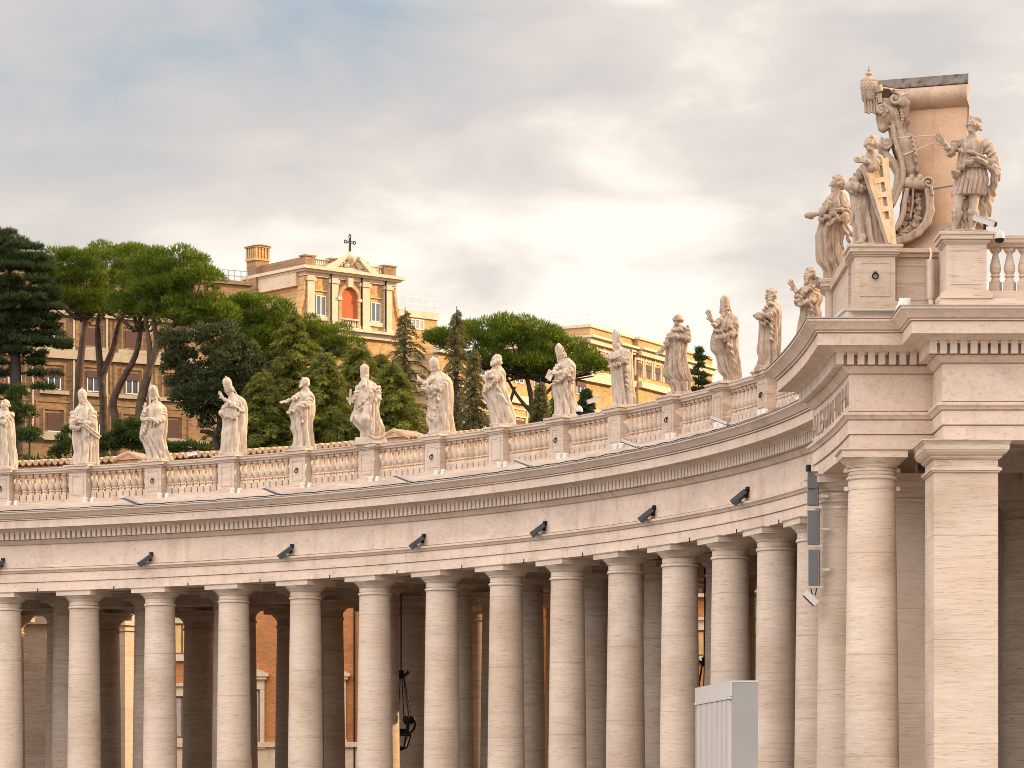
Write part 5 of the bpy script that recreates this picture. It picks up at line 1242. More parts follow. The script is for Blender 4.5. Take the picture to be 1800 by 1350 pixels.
for k in range(-1, 13):
    for j in (0, 1):
        t = tk(k) + (.62 + .40 * j) / RB; x, y = pol(RB - .78, t)
        if s0 is None:
            so_ = s0 = thing('spotlight', None, 'spotlight', (x, y, HZ(15.25)), -t, 'white spotlights at the feet of the balustrade')
            m = MB(); m.tube([(0, 0, .26), (.07, -.06, .60)], [.115, .115], 12); build(m, 'lamp_head', WHITE, s0, world=False)
            m = MB(); m.box((-.06, -.07, -.10), (.06, .07, .10)); m.box((-.14, -.02, .09), (-.12, .02, .38)); m.box((.12, -.02, .09), (.14, .02, .38)); m.box((-.14, -.02, .09), (.14, .02, .12)); build(m, 'bracket', WHITE, s0, world=False, smooth=None)
        else:
            so_ = s0.copy(); COL.objects.link(so_); so_.location = (x, y, HZ(15.25)); so_.rotation_euler = (0, 0, -t + (.5 if j else -.2))
            for ch in s0.children: c = ch.copy(); COL.objects.link(c); c.parent = so_
        so_['label'] = '%s white spotlight below %s' % (('left', 'right')[j], WHO[k])
p0 = None
for k in range(-1, 13, 2):
    t = tk(k + .03); x, y = pol(RF, t)
    if p0 is None:
        pn = p0 = thing('flat_lamp', None, 'flat lamp', (x, y, HZ(15.2)), -t, 'flat lamps jutting from the cornice edge')
        m = MB(); d = Vector((-.62, -.66, .36)).normalized(); w_ = Vector((.85, -.45, 0)).normalized(); n_ = w_.cross(d)
        T = lambda p: tuple(Vector((0, -1.25, .12)) + d * p[0] + w_ * p[1] + n_ * p[2])
        m.box((0.08, -.24, -.055), (.80, .24, .055), T); m.box((.74, -.25, -.065), (.81, .25, .065), T); build(m, 'lamp_panel', LGREY, p0, world=False, smooth=None)
        m = MB(); m.box((-.30, -.06, -.02), (.11, .06, .02), T); m.box((-.42, -.10, -.16), (-.28, .10, .03), T); build(m, 'bracket', GREYM, p0, world=False, smooth=None)
    else:
        pn = p0.copy(); COL.objects.link(pn); pn.location = (x, y, HZ(15.2)); pn.rotation_euler = (0, 0, -t)
        for ch in p0.children: c = ch.copy(); COL.objects.link(c); c.parent = pn
    pn['label'] = 'flat grey lamp jutting from the cornice below %s' % WHO[k]
for j, (px, py) in enumerate(((1582, 538), (1593, 536))):
    so_ = s0.copy(); COL.objects.link(so_); b = at(px, py, 104.9); so_.location = (b.x, b.y, HZ(15.24)); so_.rotation_euler = (0, R(0), (.4, -.6)[j]); so_['label'] = ('left', 'right')[j] + ' white spotlight on the pavilion cornice beside the gridiron pedestal'
    for ch in s0.children: c = ch.copy(); COL.objects.link(c); c.parent = so_
# cable along the pavilion ledge
m = MB(); m.tube([(10.0, 104.75, HZ(15.47)), (11.9, 104.7, HZ(15.47))], .035, 8); m.tube([(9.72, 104.75, HZ(15.22)), (10.0, 104.75, HZ(15.47))], .07, 6); m.tube([(12.2, 104.65, HZ(15.30)), (12.55, 104.4, HZ(15.32)), (12.75, 104.0, HZ(15.5))], .03, 6)
m.tube([(12.45, 104.55, HZ(15.34)), (12.72, 104.3, HZ(15.50))], .085, 8)
tag(build(m, 'cable_duct', GREYM), 'grey cable duct with black joints along the pavilion ledge', 'cable duct')
# wire along the cornice edge
m = MB(); pts = []
for i in range(150):
    t = tk(-3 + 15.5 * i / 149); x, y = pol(RF - 1.30 + .04 * math.sin(i * 1.7), t); pts.append((x, y, HZ(15.24 + .03 * abs(math.sin(i * .9)))))
m.tube(pts, .022, 5); tag(build(m, 'lightning_wire', IRON), 'thin dark wire running along the edge of the curved cornice', 'wire')

def bullet_camera(label, px, py, Y, dirv, L=.62, mat=LGREY):
    b = at(px, py, Y); t = thing('security_camera', label, 'camera', b, 0, None)
    d = Vector(dirv).normalized(); w_ = d.cross(Vector((0, 0, 1))).normalized(); u = w_.cross(d)
    T = lambda p: tuple(Vector((0, 0, .22)) + d * p[0] + w_ * p[1] + u * p[2])
    m = MB(); m.box((-L / 2, -.09, -.08), (L / 2, .09, .09), T); m.box((-L / 2 + .05, -.11, .091), (L / 2 + .08, .11, .11), T); build(m, 'housing', mat, t, world=False, smooth=None)
    m = MB(); m.tube([T((L / 2 + .002, 0, 0)), T((L / 2 + .03, 0, 0))], .06, 10); build(m, 'lens', IRON, t, world=False)
    m = MB(); m.box((-.04, -.04, -.12), (.04, .04, .15)); m.box((-.12, -.08, -.16), (.12, .08, -.10)); build(m, 'bracket', IRON, t, world=False, smooth=None); return t
bullet_camera('grey tubular security camera at the feet of the young soldier statue', 1731, 402, 103.4, (.8, -.45, -.36), .72)
bullet_camera('grey tubular security camera between the two reading bishops on the balustrade', 1043, 713, CY + (R1 - .4) * math.cos(tk(7.45)), (.75, .3, .30), .55)
bullet_camera('white security camera on the tiled roof near the cloak-swinging pope', 338, 806, 173, (.85, .2, .2), .5, WHITE)
def dome_camera(label, px, py, Y):
    b = at(px, py, Y); t = thing('dome_camera', label, 'camera', b)
    m = MB(); m.lathe([(.03, .24), (.10, .22), (.15, .12), (.17, .02), (.17, 0)], 16); m.tube([(0, 0, .2), (0, .12, .26), (.05, .4, .26)], .04, 6); build(m, 'hood', LGREY, t, world=False)
    m = MB(); m.lathe([(.15, 0), (.14, -.05), (.09, -.11), (.02, -.13)], 16); build(m, 'lens', IRON, t, world=False); return t
dome_camera('dome camera hanging beside the young soldier pedestal', 1757, 420, 103.1); dome_camera('dome camera under the balustrade rail by the bishop with the low book', 1018, 724, CY + (R1 - .8) * math.cos(tk(7.3)))

# loudspeakers on the pavilion column
def speaker(label, px, y0, y1, wpx, Y=113.5):
    k = Y / F; b = at(px, y1, Y); t = thing('loudspeaker', label, 'loudspeaker', b, R(-14), 'loudspeakers strapped to the pavilion column'); h = (y1 - y0) * k; w_ = wpx * k
    m = MB(); m.box((-w_ / 2, -.13, 0), (w_ / 2, .16, h)); build(m, 'cabinet', LGREY2, t, world=False, smooth=None)
    m = MB(); m.box((-w_ / 2 + .03, -.15, .03), (w_ / 2 - .03, -.131, h - .03)); build(m, 'grille', SPKR, t, world=False, smooth=None)
    for bb in (((-w_ / 2, -.10, -.09), (w_ / 2 + .15, .0, -.02)), ((w_ / 2, -.05, h * .4), (w_ / 2 + .35, .05, h * .4 + .08))): m = MB(); m.box(*bb); build(m, 'bracket', STEEL, t, world=False, smooth=None)
speaker('topmost short grey loudspeaker beside the pavilion column capital', 1429, 854, 889, 19); speaker('middle grey loudspeaker strapped to the pavilion column', 1430, 897, 957, 20); speaker('lowest long grey loudspeaker, above the tilted white lamp', 1431, 966, 1029, 19)
b = at(1425, 1052, 113.5); t = thing('tilted_lamp', 'white floodlight box tilted down below the loudspeakers', 'floodlight', b)
m = MB(); T = lambda p: (p[0] * .72 + p[2] * .70, p[1], -p[0] * .70 + p[2] * .72); m.box((-.26, -.2, -.10), (.26, .2, .10), T); build(m, 'housing', WHITE, t, world=False, smooth=None)
m = MB(); m.box((-.23, -.17, -.115), (.23, .17, -.101), T); build(m, 'lens', DARKM, t, world=False, smooth=None); m = MB(); m.tube([(.05, 0, .12), (.0, 0, .36), (.2, 0, .36), (.15, 0, .1)], .02, 6); build(m, 'bracket', IRON, t, world=False)
b = at(1424, 834, 113.4); t = thing('bullet_lamp', 'small black lamp on a steel arm above the topmost loudspeaker', 'lamp', b)
m = MB(); m.tube([(-.06, -.05, .10), (-.05, -.02, .30)], .09, 10); build(m, 'housing', IRON, t, world=False); m = MB(); m.box((-.08, -.05, -.06), (.26, .05, .10)); m.box((-.08, -.1, -.45), (.24, .1, -.05)); build(m, 'bracket', SPKR, t, world=False, smooth=None)
for (cx_, cy_, hs) in ((11.01, 106.45, (10.76, 10.20)), (10.83, 114.2, (10.72, 10.30))):
    for h_ in hs:
        m = MB(); r_ = DN / 2 + (.03 if h_ > 10.6 else .022); m.lathe([(r_ - .03, 0), (r_, .001), (r_, .085), (r_ - .03, .086)], 40, (cx_, cy_, HZ(h_)), caps=False)
        for e in (-1, 1): m.box((cx_ + e * (r_ + .05) - .06, cy_ - .14, HZ(h_) - .01), (cx_ + e * (r_ + .05) + .06, cy_ + .02, HZ(h_) + .11))
        build(m, 'steel_band', STEEL, PAV, smooth=30)

# ------------------------------------------------------------------ hanging lanterns and the cabinet
def lantern(label, px, y_top, y_rose, y_crown, y_body0, y_body1, Y):
    k = Y / F; b = at(px, y_body1, Y); t = thing('lantern', label, 'lantern', b, 0, 'iron lanterns hanging in the colonnade'); H = lambda y: (y_body1 - y) * k
    m = MB(); m.tube([(0, 0, H(y_top)), (0, 0, H(y_rose))], .035, 6); build(m, 'rod', IRON, t, world=False)
    m = MB(); m.lathe([(.05, 0), (.18, .08), (.30, .20), (.12, .28), (.16, .36), (.05, .46)], 10, (0, 0, H(y_rose) - .3))
    for i in range(6):
        a = i * PI / 3 + .3; m.tube([(.2 * math.cos(a), .2 * math.sin(a), H(y_rose) - .1), (.42 * math.cos(a), .42 * math.sin(a), H(y_rose) + .02), (.46 * math.cos(a), .46 * math.sin(a), H(y_rose) + .14)], [.05, .035, .02], 6)
        m.tube([(.14 * math.cos(a), .14 * math.sin(a), H(y_rose) - .2), (.55 * math.cos(a), .55 * math.sin(a), H(y_crown))], .026, 5)
    for i in range(6):      # scrolled crown
        a = i * PI / 3; 
        pts = [(rr * math.cos(a), rr * math.sin(a), H(y_crown) + zz) for rr, zz in ((.45, -.75), (.62, -.55), (.70, -.25), (.58, .02), (.42, -.02), (.40, -.20), (.52, -.25))]
        m.tube(pts, [.06, .07, .06, .07, .06, .05, .03], 6); m.lathe([(.02, -.2), (.14, -.1), (.16, .05), (.04, .22)], 8, (.5 * math.cos(a), .5 * math.sin(a), H(y_crown) - .12))
    build(m, 'ironwork', IRON, t, world=False)
    m = MB(); z0, z1 = 0, H(y_body0)
    for i in range(6):
        a = i * PI / 3; m.tube([(.30 * math.cos(a), .30 * math.sin(a), z0 + .06), (.48 * math.cos(a), .48 * math.sin(a), z1)], .035, 5)
    m.lathe([(.05, -.10), (.28, 0), (.33, .06), (.28, .10)], 6); m.lathe([(.47, z1 - .03), (.55, z1), (.52, z1 + .12), (.30, z1 + .30), (.1, z1 + .34)], 6); build(m, 'frame', IRON, t, world=False, smooth=None)
    m = MB(); m.lathe([(.27, z0 + .1), (.44, z1 - .03)], 6); build(m, 'glass', CURT, t, world=False, smooth=None)
lantern('black iron lantern hanging left of centre in the colonnade', 705, 1040, 1183, 1262, 1293, 1316, 169.6)
lantern('black iron lantern hanging half hidden behind the grey cabinet', 1239, 985, 1160, 1250, 1276, 1300, 156)
t = thing('cabinet', 'tall light grey equipment cabinet standing before the columns', 'cabinet', (6.7, 102, 0))
zt = at(1287, 1198, 100).z; X0, X1, X2 = at(1287, 1198, 100).x, at(1332.5, 1198, 100).x, at(1225.5, 1211, 105.3).x
base = [(X0, 100), (X1, 100), (X1 - .7, 105.3), (X2, 105.3)]
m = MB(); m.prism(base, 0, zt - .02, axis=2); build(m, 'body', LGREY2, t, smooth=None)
dv = (Vector(base[3]) - Vector(base[0])); L = dv.length; dv.normalize(); nv = Vector((-abs(dv.y), dv.x)) if True else None; nv = Vector((-dv.y, dv.x)); nv = nv if nv.x < 0 else -nv
T = lambda p: (base[0][0] + dv.x * p[0] + nv.x * p[1], base[0][1] + dv.y * p[0] + nv.y * p[1], p[2])
m = MB()
for i in range(26): m.box((.12 + i * .19, .004, 0.1), (.12 + i * .19 + .13, .07, zt - .52), T)
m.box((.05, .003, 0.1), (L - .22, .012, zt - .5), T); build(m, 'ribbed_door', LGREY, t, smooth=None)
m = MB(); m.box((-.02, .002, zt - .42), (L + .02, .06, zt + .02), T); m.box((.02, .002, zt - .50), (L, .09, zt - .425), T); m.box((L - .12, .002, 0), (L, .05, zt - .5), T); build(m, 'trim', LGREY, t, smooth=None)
m = MB(); m.box((L - .22, .002, 0), (L - .125, .014, zt - .5), T); build(m, 'gap', IRON, t, smooth=None)
m = MB(); m.prism([(base[0][0] - .01, 99.99), (base[1][0] + .01, 99.99), (base[2][0] + .01, 105.31), (base[3][0] - .01, 105.31)], zt - .019, zt + .03, axis=2); build(m, 'lid', LGREY, t, smooth=None)
# ------------------------------------------------------------------ buildings behind
def rect(mb, w, u0, u1, z0, z1, o0, o1): mb.box((min(u0, u1), o0, min(z0, z1)), (max(u0, u1), o1, max(z0, z1)), w.T)
class Bld:
    """one building: every part's mesh lives in the frame of its first wall so that brick courses follow the wall"""
    def __init__(s, name, label, wall, z, cat='building'):
        s.w = wall; s.t = thing(name, label, cat, (wall.c.x, wall.c.y, z))
    def part(s, name, mat, fn, parent=None, smooth=None):
        m = MB(); fn(m); return build(m, name, mat, parent or s.t, smooth=smooth)
    def window(s, u0, u1, z0, z1, blind=0.0, frame=WHITE, pane=GLASS, sill=True, surround=BRK_D, mull=1, trim=None):
        w = s.w
        def fr(m):
            t = .09
            for a in ((u0, u0 + t, z0, z1), (u1 - t, u1, z0, z1), (u0 + t, u1 - t, z0, z0 + t), (u0 + t, u1 - t, z1 - t, z1)): rect(m, w, *a, .01, .07)
            for i in range(mull): c = u0 + (u1 - u0) * (i + 1) / (mull + 1); rect(m, w, c - .05, c + .05, z0 + t, z1 - t, .01, .065)
        o = s.part('window', frame, fr)
        s.part('pane', pane, lambda m: rect(m, w, u0 + .02, u1 - .02, z0 + .02, z1 - .02, .002, .03), o)
        if blind: s.part('blind', BLIND, lambda m: rect(m, w, u0 - .02, u1 + .02, z1 - (z1 - z0) * blind, z1 + .01, .02, .10), o)
        if sill: s.part('sill', trim or CREAM, lambda m: rect(m, w, u0 - .75, u1 + .75, z0 - .42, z0 - .08, .003, .22), o)
        if surround:
            def su(m):
                for e, d in ((.28, .10), (.95, .06)):
                    t = .16
                    for a in ((u0 - e - t, u0 - e, z0 - .05, z1 + e), (u1 + e, u1 + e + t, z0 - .05, z1 + e), (u0 - e - t, u1 + e + t, z1 + e, z1 + e + t)): rect(m, w, *a, -.02, d)
            s.part('surround', surround, su, o)
        return o

# long brick wing behind the pines
w = Wall(-75, 306, 29); B = Bld('brick_college', 'long ochre brick college wing behind the umbrella pines, brown blinds in its windows', w, 28)
ue = w.u(442); zt = w.uv(200, 483)[1]; zb = 24
zc = w.uv(164, 552)[1]; zband = w.uv(164, 626)[1]; zband2 = w.uv(95, 767)[1]
B.part('wall', BRK_C, lambda m: (m.box((0, -14, zb), (ue, 0, zt), w.T)))
for z, h in ((zband, .42), (zband2, .36), (zc, .30)): B.part('string_course', CREAMD, lambda m: rect(m, w, -.1, ue + .1, z - h, z + h, .002, .28))
B.part('parapet', BRK_D, lambda m: [rect(m, w, -.2, ue + .2, zt + .001, zt + .35, -.6, .25)])
for x in (57, 129, 187, 262): B.part('downpipe', STEEL, lambda m: rect(m, w, w.u(x) - .08, w.u(x) + .08, zband2, zc, .01, .18))
for i, x in enumerate((-43, 26, 95, 164, 232, 303)):
    u = w.u(x); ww = .62
    z0, z1 = w.uv(164, 609)[1], w.uv(164, 577)[1]; B.window(u - ww, u + ww, z0, z1, (.55, .55, .5, .97, .97, .97)[i], surround=BRK_C, trim=CREAMD)
    z0, z1 = w.uv(164, 689)[1], w.uv(164, 652)[1]; B.window(u - ww, u + ww, z0, z1, (.4, .38, .44, .34, .36, .97)[i], surround=BRK_C, trim=CREAMD)
    z0, z1 = w.uv(95, 759)[1], w.uv(95, 726)[1]; B.window(u - ww, u + ww, z0, z1, (.9, .9, .93, .45, .97, .97)[i], surround=BRK_C, trim=CREAMD)
def railing(m, T_, u0, u1, z, h=1.1, n=5, o=0):
    for q_ in (h, h * .5): m.box((u0, o - .03, z + q_ - .03), (u1, o + .03, z + q_ + .03), T_)
    for i in range(n + 1): u_ = u0 + (u1 - u0) * i / n; m.box((u_ - .03, o - .03, z), (u_ + .03, o + .03, z + h), T_)
B.part('roof_railing', GREYM, lambda m: railing(m, w.T, w.u(393), w.u(437), zt + .35, 1.0, 4, -.3))

# chapel block with the cross
w = Wall(537, 330, 40); B = Bld('chapel', 'brick chapel block on the hill with an iron cross on its broken pediment', w, 30, 'chapel')
U = w.u(693); zP = w.uv(537, 450)[1]; zC1 = w.uv(537, 466)[1]; zC0 = w.uv(537, 484)[1]; zL = w.uv(620, 580)[1]; zL1 = w.uv(620, 594)[1]
B.part('wall', BRK_Y, lambda m: m.box((.02, -9, 26), (U - .02, -.02, zC0 + .01), w.T))
BW = BRK_D
def flare(m, sgn, ub):
    n = 12
    pts = [(ub, zC0 - .2)] + [(ub + sgn * 4.4 * (1 - math.cos(i / n * PI / 2)) ** 1.15, zC0 - .2 - 5.6 * math.sin(i / n * PI / 2)) for i in range(1, n + 1)] + [(ub + sgn * 4.4, zL - 2), (ub, zL - 2)]
    m.prism(pts, -.8, -.05, axis=1, T=w.T)
    for (a, b) in zip(pts[:n + 1], pts[1:n + 1]): m.prism([(a[0] - .05 * sgn, a[1]), (b[0] - .05 * sgn, b[1]), (b[0] + .18 * sgn, b[1] + .12), (a[0] + .18 * sgn, a[1] + .12)], -.95, .08, axis=1, T=w.T)
B.part('buttress', BRK_Y, lambda m: flare(m, -1, 0)); B.part('buttress', BRK_Y, lambda m: flare(m, 1, U))
zs = 26
for x0, x1 in ((539, 551), (577.6, 592.7), (631.7, 648), (674.5, 687)):
    B.part('pilaster', CREAM, lambda m: (rect(m, w, w.u(x0), w.u(x1), zL, zC0, -.02, .22), rect(m, w, w.u(x0) - .12, w.u(x1) + .12, zC0 - .45, zC0 - .1, -.02, .32), rect(m, w, w.u(x0) - .1, w.u(x1) + .1, zL, zL + .4, -.02, .30)))
B.part('cornice', CREAM, lambda m: (rect(m, w, -.15, U + .15, zC0 - .001, zC0 + .38, -9.1, .20), rect(m, w, -.5, U + .5, zC0 + .38, zC0 + .58, -9.3, .55), rect(m, w, -.75, U + .75, zC0 + .58, zC1 - .1, -9.5, .85)))
def parap(m):
    zt_ = zP
    for a, b in ((-.1, 1.05), (3.0, 3.6), (U - 4.2, U - 3.4), (U - 1.3, U + .1)): rect(m, w, a, b, zC1 - .099, zt_, -.7, .12); rect(m, w, a - .1, b + .1, zt_, zt_ + .14, -.8, .2)
    m.box((-.1, -9.2, zC1 - .099), (.5, -.71, zt_ - .05), w.T); m.box((U - .5, -9.2, zC1 - .099), (U, -.71, zt_ - .05), w.T)
B.part('parapet', BRK_D, parap)
def balus(m, u0, u1, z0, z1, n, o=-.3):
    rect(m, w, u0, u1, z1 - .14, z1, o - .2, o + .2); rect(m, w, u0, u1, z0, z0 + .12, o - .2, o + .2)
    for i in range(n):
        c = w.T((u0 + (u1 - u0) * (i + .5) / n, o, 0)); h = z1 - z0 - .26
        m.lathe([(.07, 0), (.12, h * .35), (.06, h * .75), (.09, h)], 8, (c[0], c[1], z0 + .12))
B.part('parapet_balustrade', CREAM, lambda m: balus(m, 1.05, 3.0, zC1 - .098, zP, 8)); B.part('parapet_balustrade', CREAM, lambda m: balus(m, U - 3.4, U - 1.3, zC1 - .098, zP, 8))
um = w.u(613); zA = w.uv(613, 452)[1]
def ped_(m):
    zb_ = zC1 - .098; hgt_ = 1.45
    for sg in (-1, 1):
        a0, a1 = um + sg * 3.0, um + sg * .75
        m.prism([(a0, zb_), (a0, zb_ + .12), (a1, zb_ + hgt_), (a1 + sg * .1, zb_ + hgt_ - .42), (a0 - sg * .9, zb_)], -.4, .75, axis=1, T=w.T)
    rect(m, w, um - 2.6, um + 2.6, zb_, zb_ + .3, -.4, .3)
    m.prism([(um - 2.0, zb_ + .3), (um + 2.0, zb_ + .3), (um, zb_ + 1.2)], -.3, .1, axis=1, T=w.T)
B.part('pediment', CREAM, ped_)
def orn(m):
    c = w.T((um, .25, zC1 + 1.18)); m.lathe([(.05, -.62), (.36, -.5), (.56, -.2), (.60, .0), (.56, .22), (.34, .5), (.05, .62)], 16, c)
    for i in range(26):
        a = RNG.uniform(-2.2, 2.2); c = w.T((um + a * .75, .3, zC1 + .35 + RNG.uniform(0, .45) * (1.6 - abs(a) * .5))); m.lathe([(.05, -.2), (.18, -.08), (.17, .09), (.05, .2)], 8, c)
B.part('carved_globe', CREAM, orn, smooth=60)
def cross(m):
    zt_, zb_ = w.uv(610, 414)[1], w.uv(610, 452)[1]; c = um - .05; zx = w.uv(610, 426)[1]
    for dx_ in (-.075, .075): m.box((c + dx_ - .035, .2, zb_ - .3), (c + dx_ + .035, .3, zt_ - .25), w.T); 
    for dz_ in (-.075, .075): m.box((c - .48, .2, zx + dz_ - .035), (c + .48, .3, zx + dz_ + .035), w.T)
    for (x, z) in ((c, zt_ - .12), (c - .55, zx), (c + .55, zx)):
        for k in range(10):
            a0, a1 = k * PI / 5, (k + 1) * PI / 5; p0_, p1_ = w.T((x + .13 * math.cos(a0), .25, z + .16 * math.sin(a0))), w.T((x + .13 * math.cos(a1), .25, z + .16 * math.sin(a1))); m.tube([p0_, p1_], .05, 5)
    m.box((c - .06, .22, zt_ - .02), (c + .06, .28, zt_ + .16), w.T)
B.part('cross', IRON, cross)
for x0, x1, y0, y1 in ((555, 572, 518.5, 555), (651.5, 668, 531, 566)):
    u0, z1 = w.uv(x0, y0); u1, _ = w.uv(x1, y0); z0 = w.uv((x0 + x1) / 2, y1)[1]; B.window(u0, u1, z0, z1, 0, surround=None, sill=False, pane=plain('sky_reflecting_glass', (.16, .19, .22), .15, .2))
    B.part('sill', CREAM, lambda m: rect(m, w, u0 - .3, u1 + .3, z0 - .45, z0 - .05, 0, .18)); B.part('panel', CREAM, lambda m: rect(m, w, u0 - .15, u1 + .15, z1 + .4, z1 + .46, 0, .1))
u0, u1 = w.u(597.7), w.u(626.7); za, zb2 = w.uv(612, 506)[1], w.uv(612, 561)[1]; rA = (u1 - u0) / 2; ua = (u0 + u1) / 2
def arch(m):
    n = 14; zc_ = za - rA
    pts = [(u0, zb2), (u1, zb2)] + [(ua + rA * math.cos(i * PI / n), zc_ + rA * math.sin(i * PI / n)) for i in range(n + 1)]
    m.prism(pts, -.01, .03, axis=1, T=w.T)
B.part('arched_niche', REDP, arch)
def archf(m):
    n = 14; zc_ = za - rA
    for i in range(n):
        a0, a1 = i * PI / n, (i + 1) * PI / n; m.prism([(ua + r_ * math.cos(a), zc_ + r_ * math.sin(a)) for r_, a in ((rA, a0), (rA + .35, a0), (rA + .35, a1), (rA, a1))], -.01, .30, axis=1, T=w.T)
    for a, b in ((u0 - .3, u0), (u1, u1 + .3)): rect(m, w, a, b, zb2 - 1.6, zc_ - .3, -.01, .28)
B.part('arch_surround', BRK_Y, archf); B.part('impost', CREAM, lambda m: (rect(m, w, u0 - .45, u0 + .02, za - rA - .3, za - rA, 0, .36), rect(m, w, u1 - .02, u1 + .45, za - rA - .3, za - rA, 0, .36), rect(m, w, ua - .3, ua + .3, za + .02, za + .9, 0, .42)))
B.part('balcony_balustrade', CREAM, lambda m: balus(m, u0 - .15, u1 + .15, zL + .05, zb2 + .02, 8, .12))
for x in (579, 633, 675): B.part('drainpipe', IRON, lambda m: rect(m, w, w.u(x) - .05, w.u(x) + .05, zL, zC1, .23, .36))
B.part('ledge', CREAM, lambda m: (rect(m, w, -1.0, U + 1.6, zL1, zL - .25, -.3, .5), rect(m, w, -1.2, U + 1.8, zL - .249, zL, -.3, .9)))
B.part('lower_wall', BRK_Y, lambda m: m.box((-4.4, -8.9, 26), (U + 4.4, .2, zL1 - .001), w.T))
B.part('side_cornice', CREAM, lambda m: m.box((-.45, -8.5, zC0 - .9), (-.001, -.9, zC0 + .37), w.T))
# chimney stack at the left of the chapel
c = at(453, 470, 336); ch = thing('chimney_stack', 'tall brick chimney with a tiled cap and slatted vents left of the chapel', 'chimney', (c.x, c.y, 40)); kk = 336 / F
zt_ = at(453, 446, 336).z; zt2 = at(453, 433, 336).z
a_ = R(40); CT = lambda p: (c.x + math.cos(a_) * p[0] - math.sin(a_) * p[1], c.y + math.sin(a_) * p[0] + math.cos(a_) * p[1], p[2])
m = MB(); m.box((-.78, -.75, 26), (.78, .75, zt_ - .75), CT); m.box((-.85, -.82, zt_ - 3.6), (.85, .82, zt_ - 3.45), CT); build(m, 'shaft', BRK_D, ch, smooth=None)
m = MB(); m.box((-.88, -.85, zt_ - .76), (.88, .85, zt_ - .55), CT)
for i in range(5):
    for e in (-1, 1): m.box((-.82 + i * .36, e * .74 - .1, zt_ - .551), (-.62 + i * .36, e * .74 + .1, zt_ + .5), CT); m.box((e * .74 - .1, -.8 + i * .35, zt_ - .551), (e * .74 + .1, -.6 + i * .35, zt_ + .5), CT)
m.box((-.92, -.9, zt_ + .5), (.92, .9, zt_ + .64), CT); build(m, 'vent', BRK_Y, ch, smooth=None)
m = MB(); v = [CT(p) for p in ((-1, -1, zt_ + .641), (1, -1, zt_ + .641), (1, 1, zt_ + .641), (-1, 1, zt_ + .641), (-.1, -1, zt2 + .05), (-.1, 1, zt2 + .05))]; m.add(v, [(0, 1, 4), (2, 3, 5), (0, 4, 5, 3), (1, 2, 5, 4), (0, 3, 2, 1)]); build(m, 'cap', TILE, ch, smooth=None)
# pale annex with a roof railing
w = Wall(700, 338, 40); B = Bld('annex', 'low cream annex with a white roof railing right of the chapel', w, 34)
u0, u1 = 0, w.u(768); z1, z0 = w.uv(768, 551)[1], w.uv(768, 590)[1]; zm = w.uv(768, 563)[1]
B.part('wall', BRK_Y, lambda m: m.box((u0, -6, 28), (u1, 0, zm), w.T)); B.part('fascia', CREAM, lambda m: m.box((u0, -6.1, zm + .001), (u1 + .15, .15, z1), w.T))
B.part('roof_railing', WHITE, lambda m: (railing(m, w.T, u0, u1 + .1, z1, 1.35, 5, 0), [m.box((u1 + .05, -5, z1 + q_), (u1 + .11, 0, z1 + q_ + .06), w.T) for q_ in (.65, 1.3)]))
ua_, zb_ = w.uv(722, 578); uc_, zt3 = w.uv(745, 559); B.window(ua_, uc_, zb_, zt3 - .2, 0, surround=None, sill=False, pane=CURT, mull=2)

# bright brick wing at the right of the hill
w = Wall(1037, 322, 62); B = Bld('sunlit_wing', 'sunlit yellow brick wing with white cornice stepping down behind the bald saint', w, 32)
ust = w.u(1112); ue = w.u(1245); zt = w.uv(1037, 575)[1]; zc1, zc0 = w.uv(1037, 594)[1], w.uv(1037, 604)[1]; zs1, zs0 = w.uv(1037, 651)[1], w.uv(1037, 662)[1]
zt2 = w.uv(1115, 597)[1]
B.part('wall', BRK_Y, lambda m: (m.box((0, -10, 24), (ust, 0, zt), w.T), m.box((ust + .35, -10, 24), (ue, .45, zt2 + .0), w.T), m.box((ust, -10, 24), (ust + .35, -.8, zt2 - .1), w.T)))
B.part('cornice', CREAM, lambda m: (rect(m, w, -.4, ust + .1, zc0, zc1, -10.2, .35), rect(m, w, -.6, ust + .2, zc1, zc1 + .22, -10.4, .7), rect(m, w, ust + .35, ue, zc0, zc1, .451, .8), rect(m, w, ust + .3, ue, zc1, zc1 + .22, .451, 1.1)))
B.part('string_course', CREAM, lambda m: rect(m, w, -.3, ust + .1, zs0, zs1, .002, .4)); B.part('string_course', CREAM, lambda m: rect(m, w, ust + .35, ue, zs0, zs1, .451, .85))
B.part('coping', CREAM, lambda m: (rect(m, w, -.2, ust + .2, zt + .001, zt + .25, -10.2, .2), rect(m, w, ust + .3, ue, zt2 + .001, zt2 + .25, -10.2, .65)))
def rl(m): railing(m, w.T, -.1, ust, zt + .25, .9, 6, -.2); railing(m, w.T, ust + .5, ue, zt2 + .25, .8, 9, .2); [m.box((-.13, -9, zt + .25 + q_), (-.07, 0, zt + .31 + q_), w.T) for q_ in (.4, .85)]
B.part('roof_railing', WHITE, rl)
w2 = Wall(1037, 322, 62); w2.c = w.c + w.n * .45; B.w = w2
for x in (1123, 1139, 1155, 1171, 1187, 1203):
    u = w2.u(x); z1, z0 = w.uv(1037, 618)[1] - .0, w.uv(1037, 641)[1]; B.window(u - .48, u + .48, z0, z1, .45, frame=WOOD, surround=CREAM, sill=False)
    B.window(u - .48, u + .48, z0 - 6.2, z1 - 6.2, .5, surround=CREAM, sill=False)
B.w = w
for x in (1048, 1062, 1076, 1091):
    u = w.u(x); z1, z0 = w.uv(1037, 618)[1], w.uv(1037, 641)[1]; B.window(u - .46, u + .46, z0, z1, .45, frame=WOOD, surround=CREAM, sill=False); B.window(u - .6, u + .6, z0 - 5.5, z1 - 5.5, .5, surround=CREAM, sill=False)
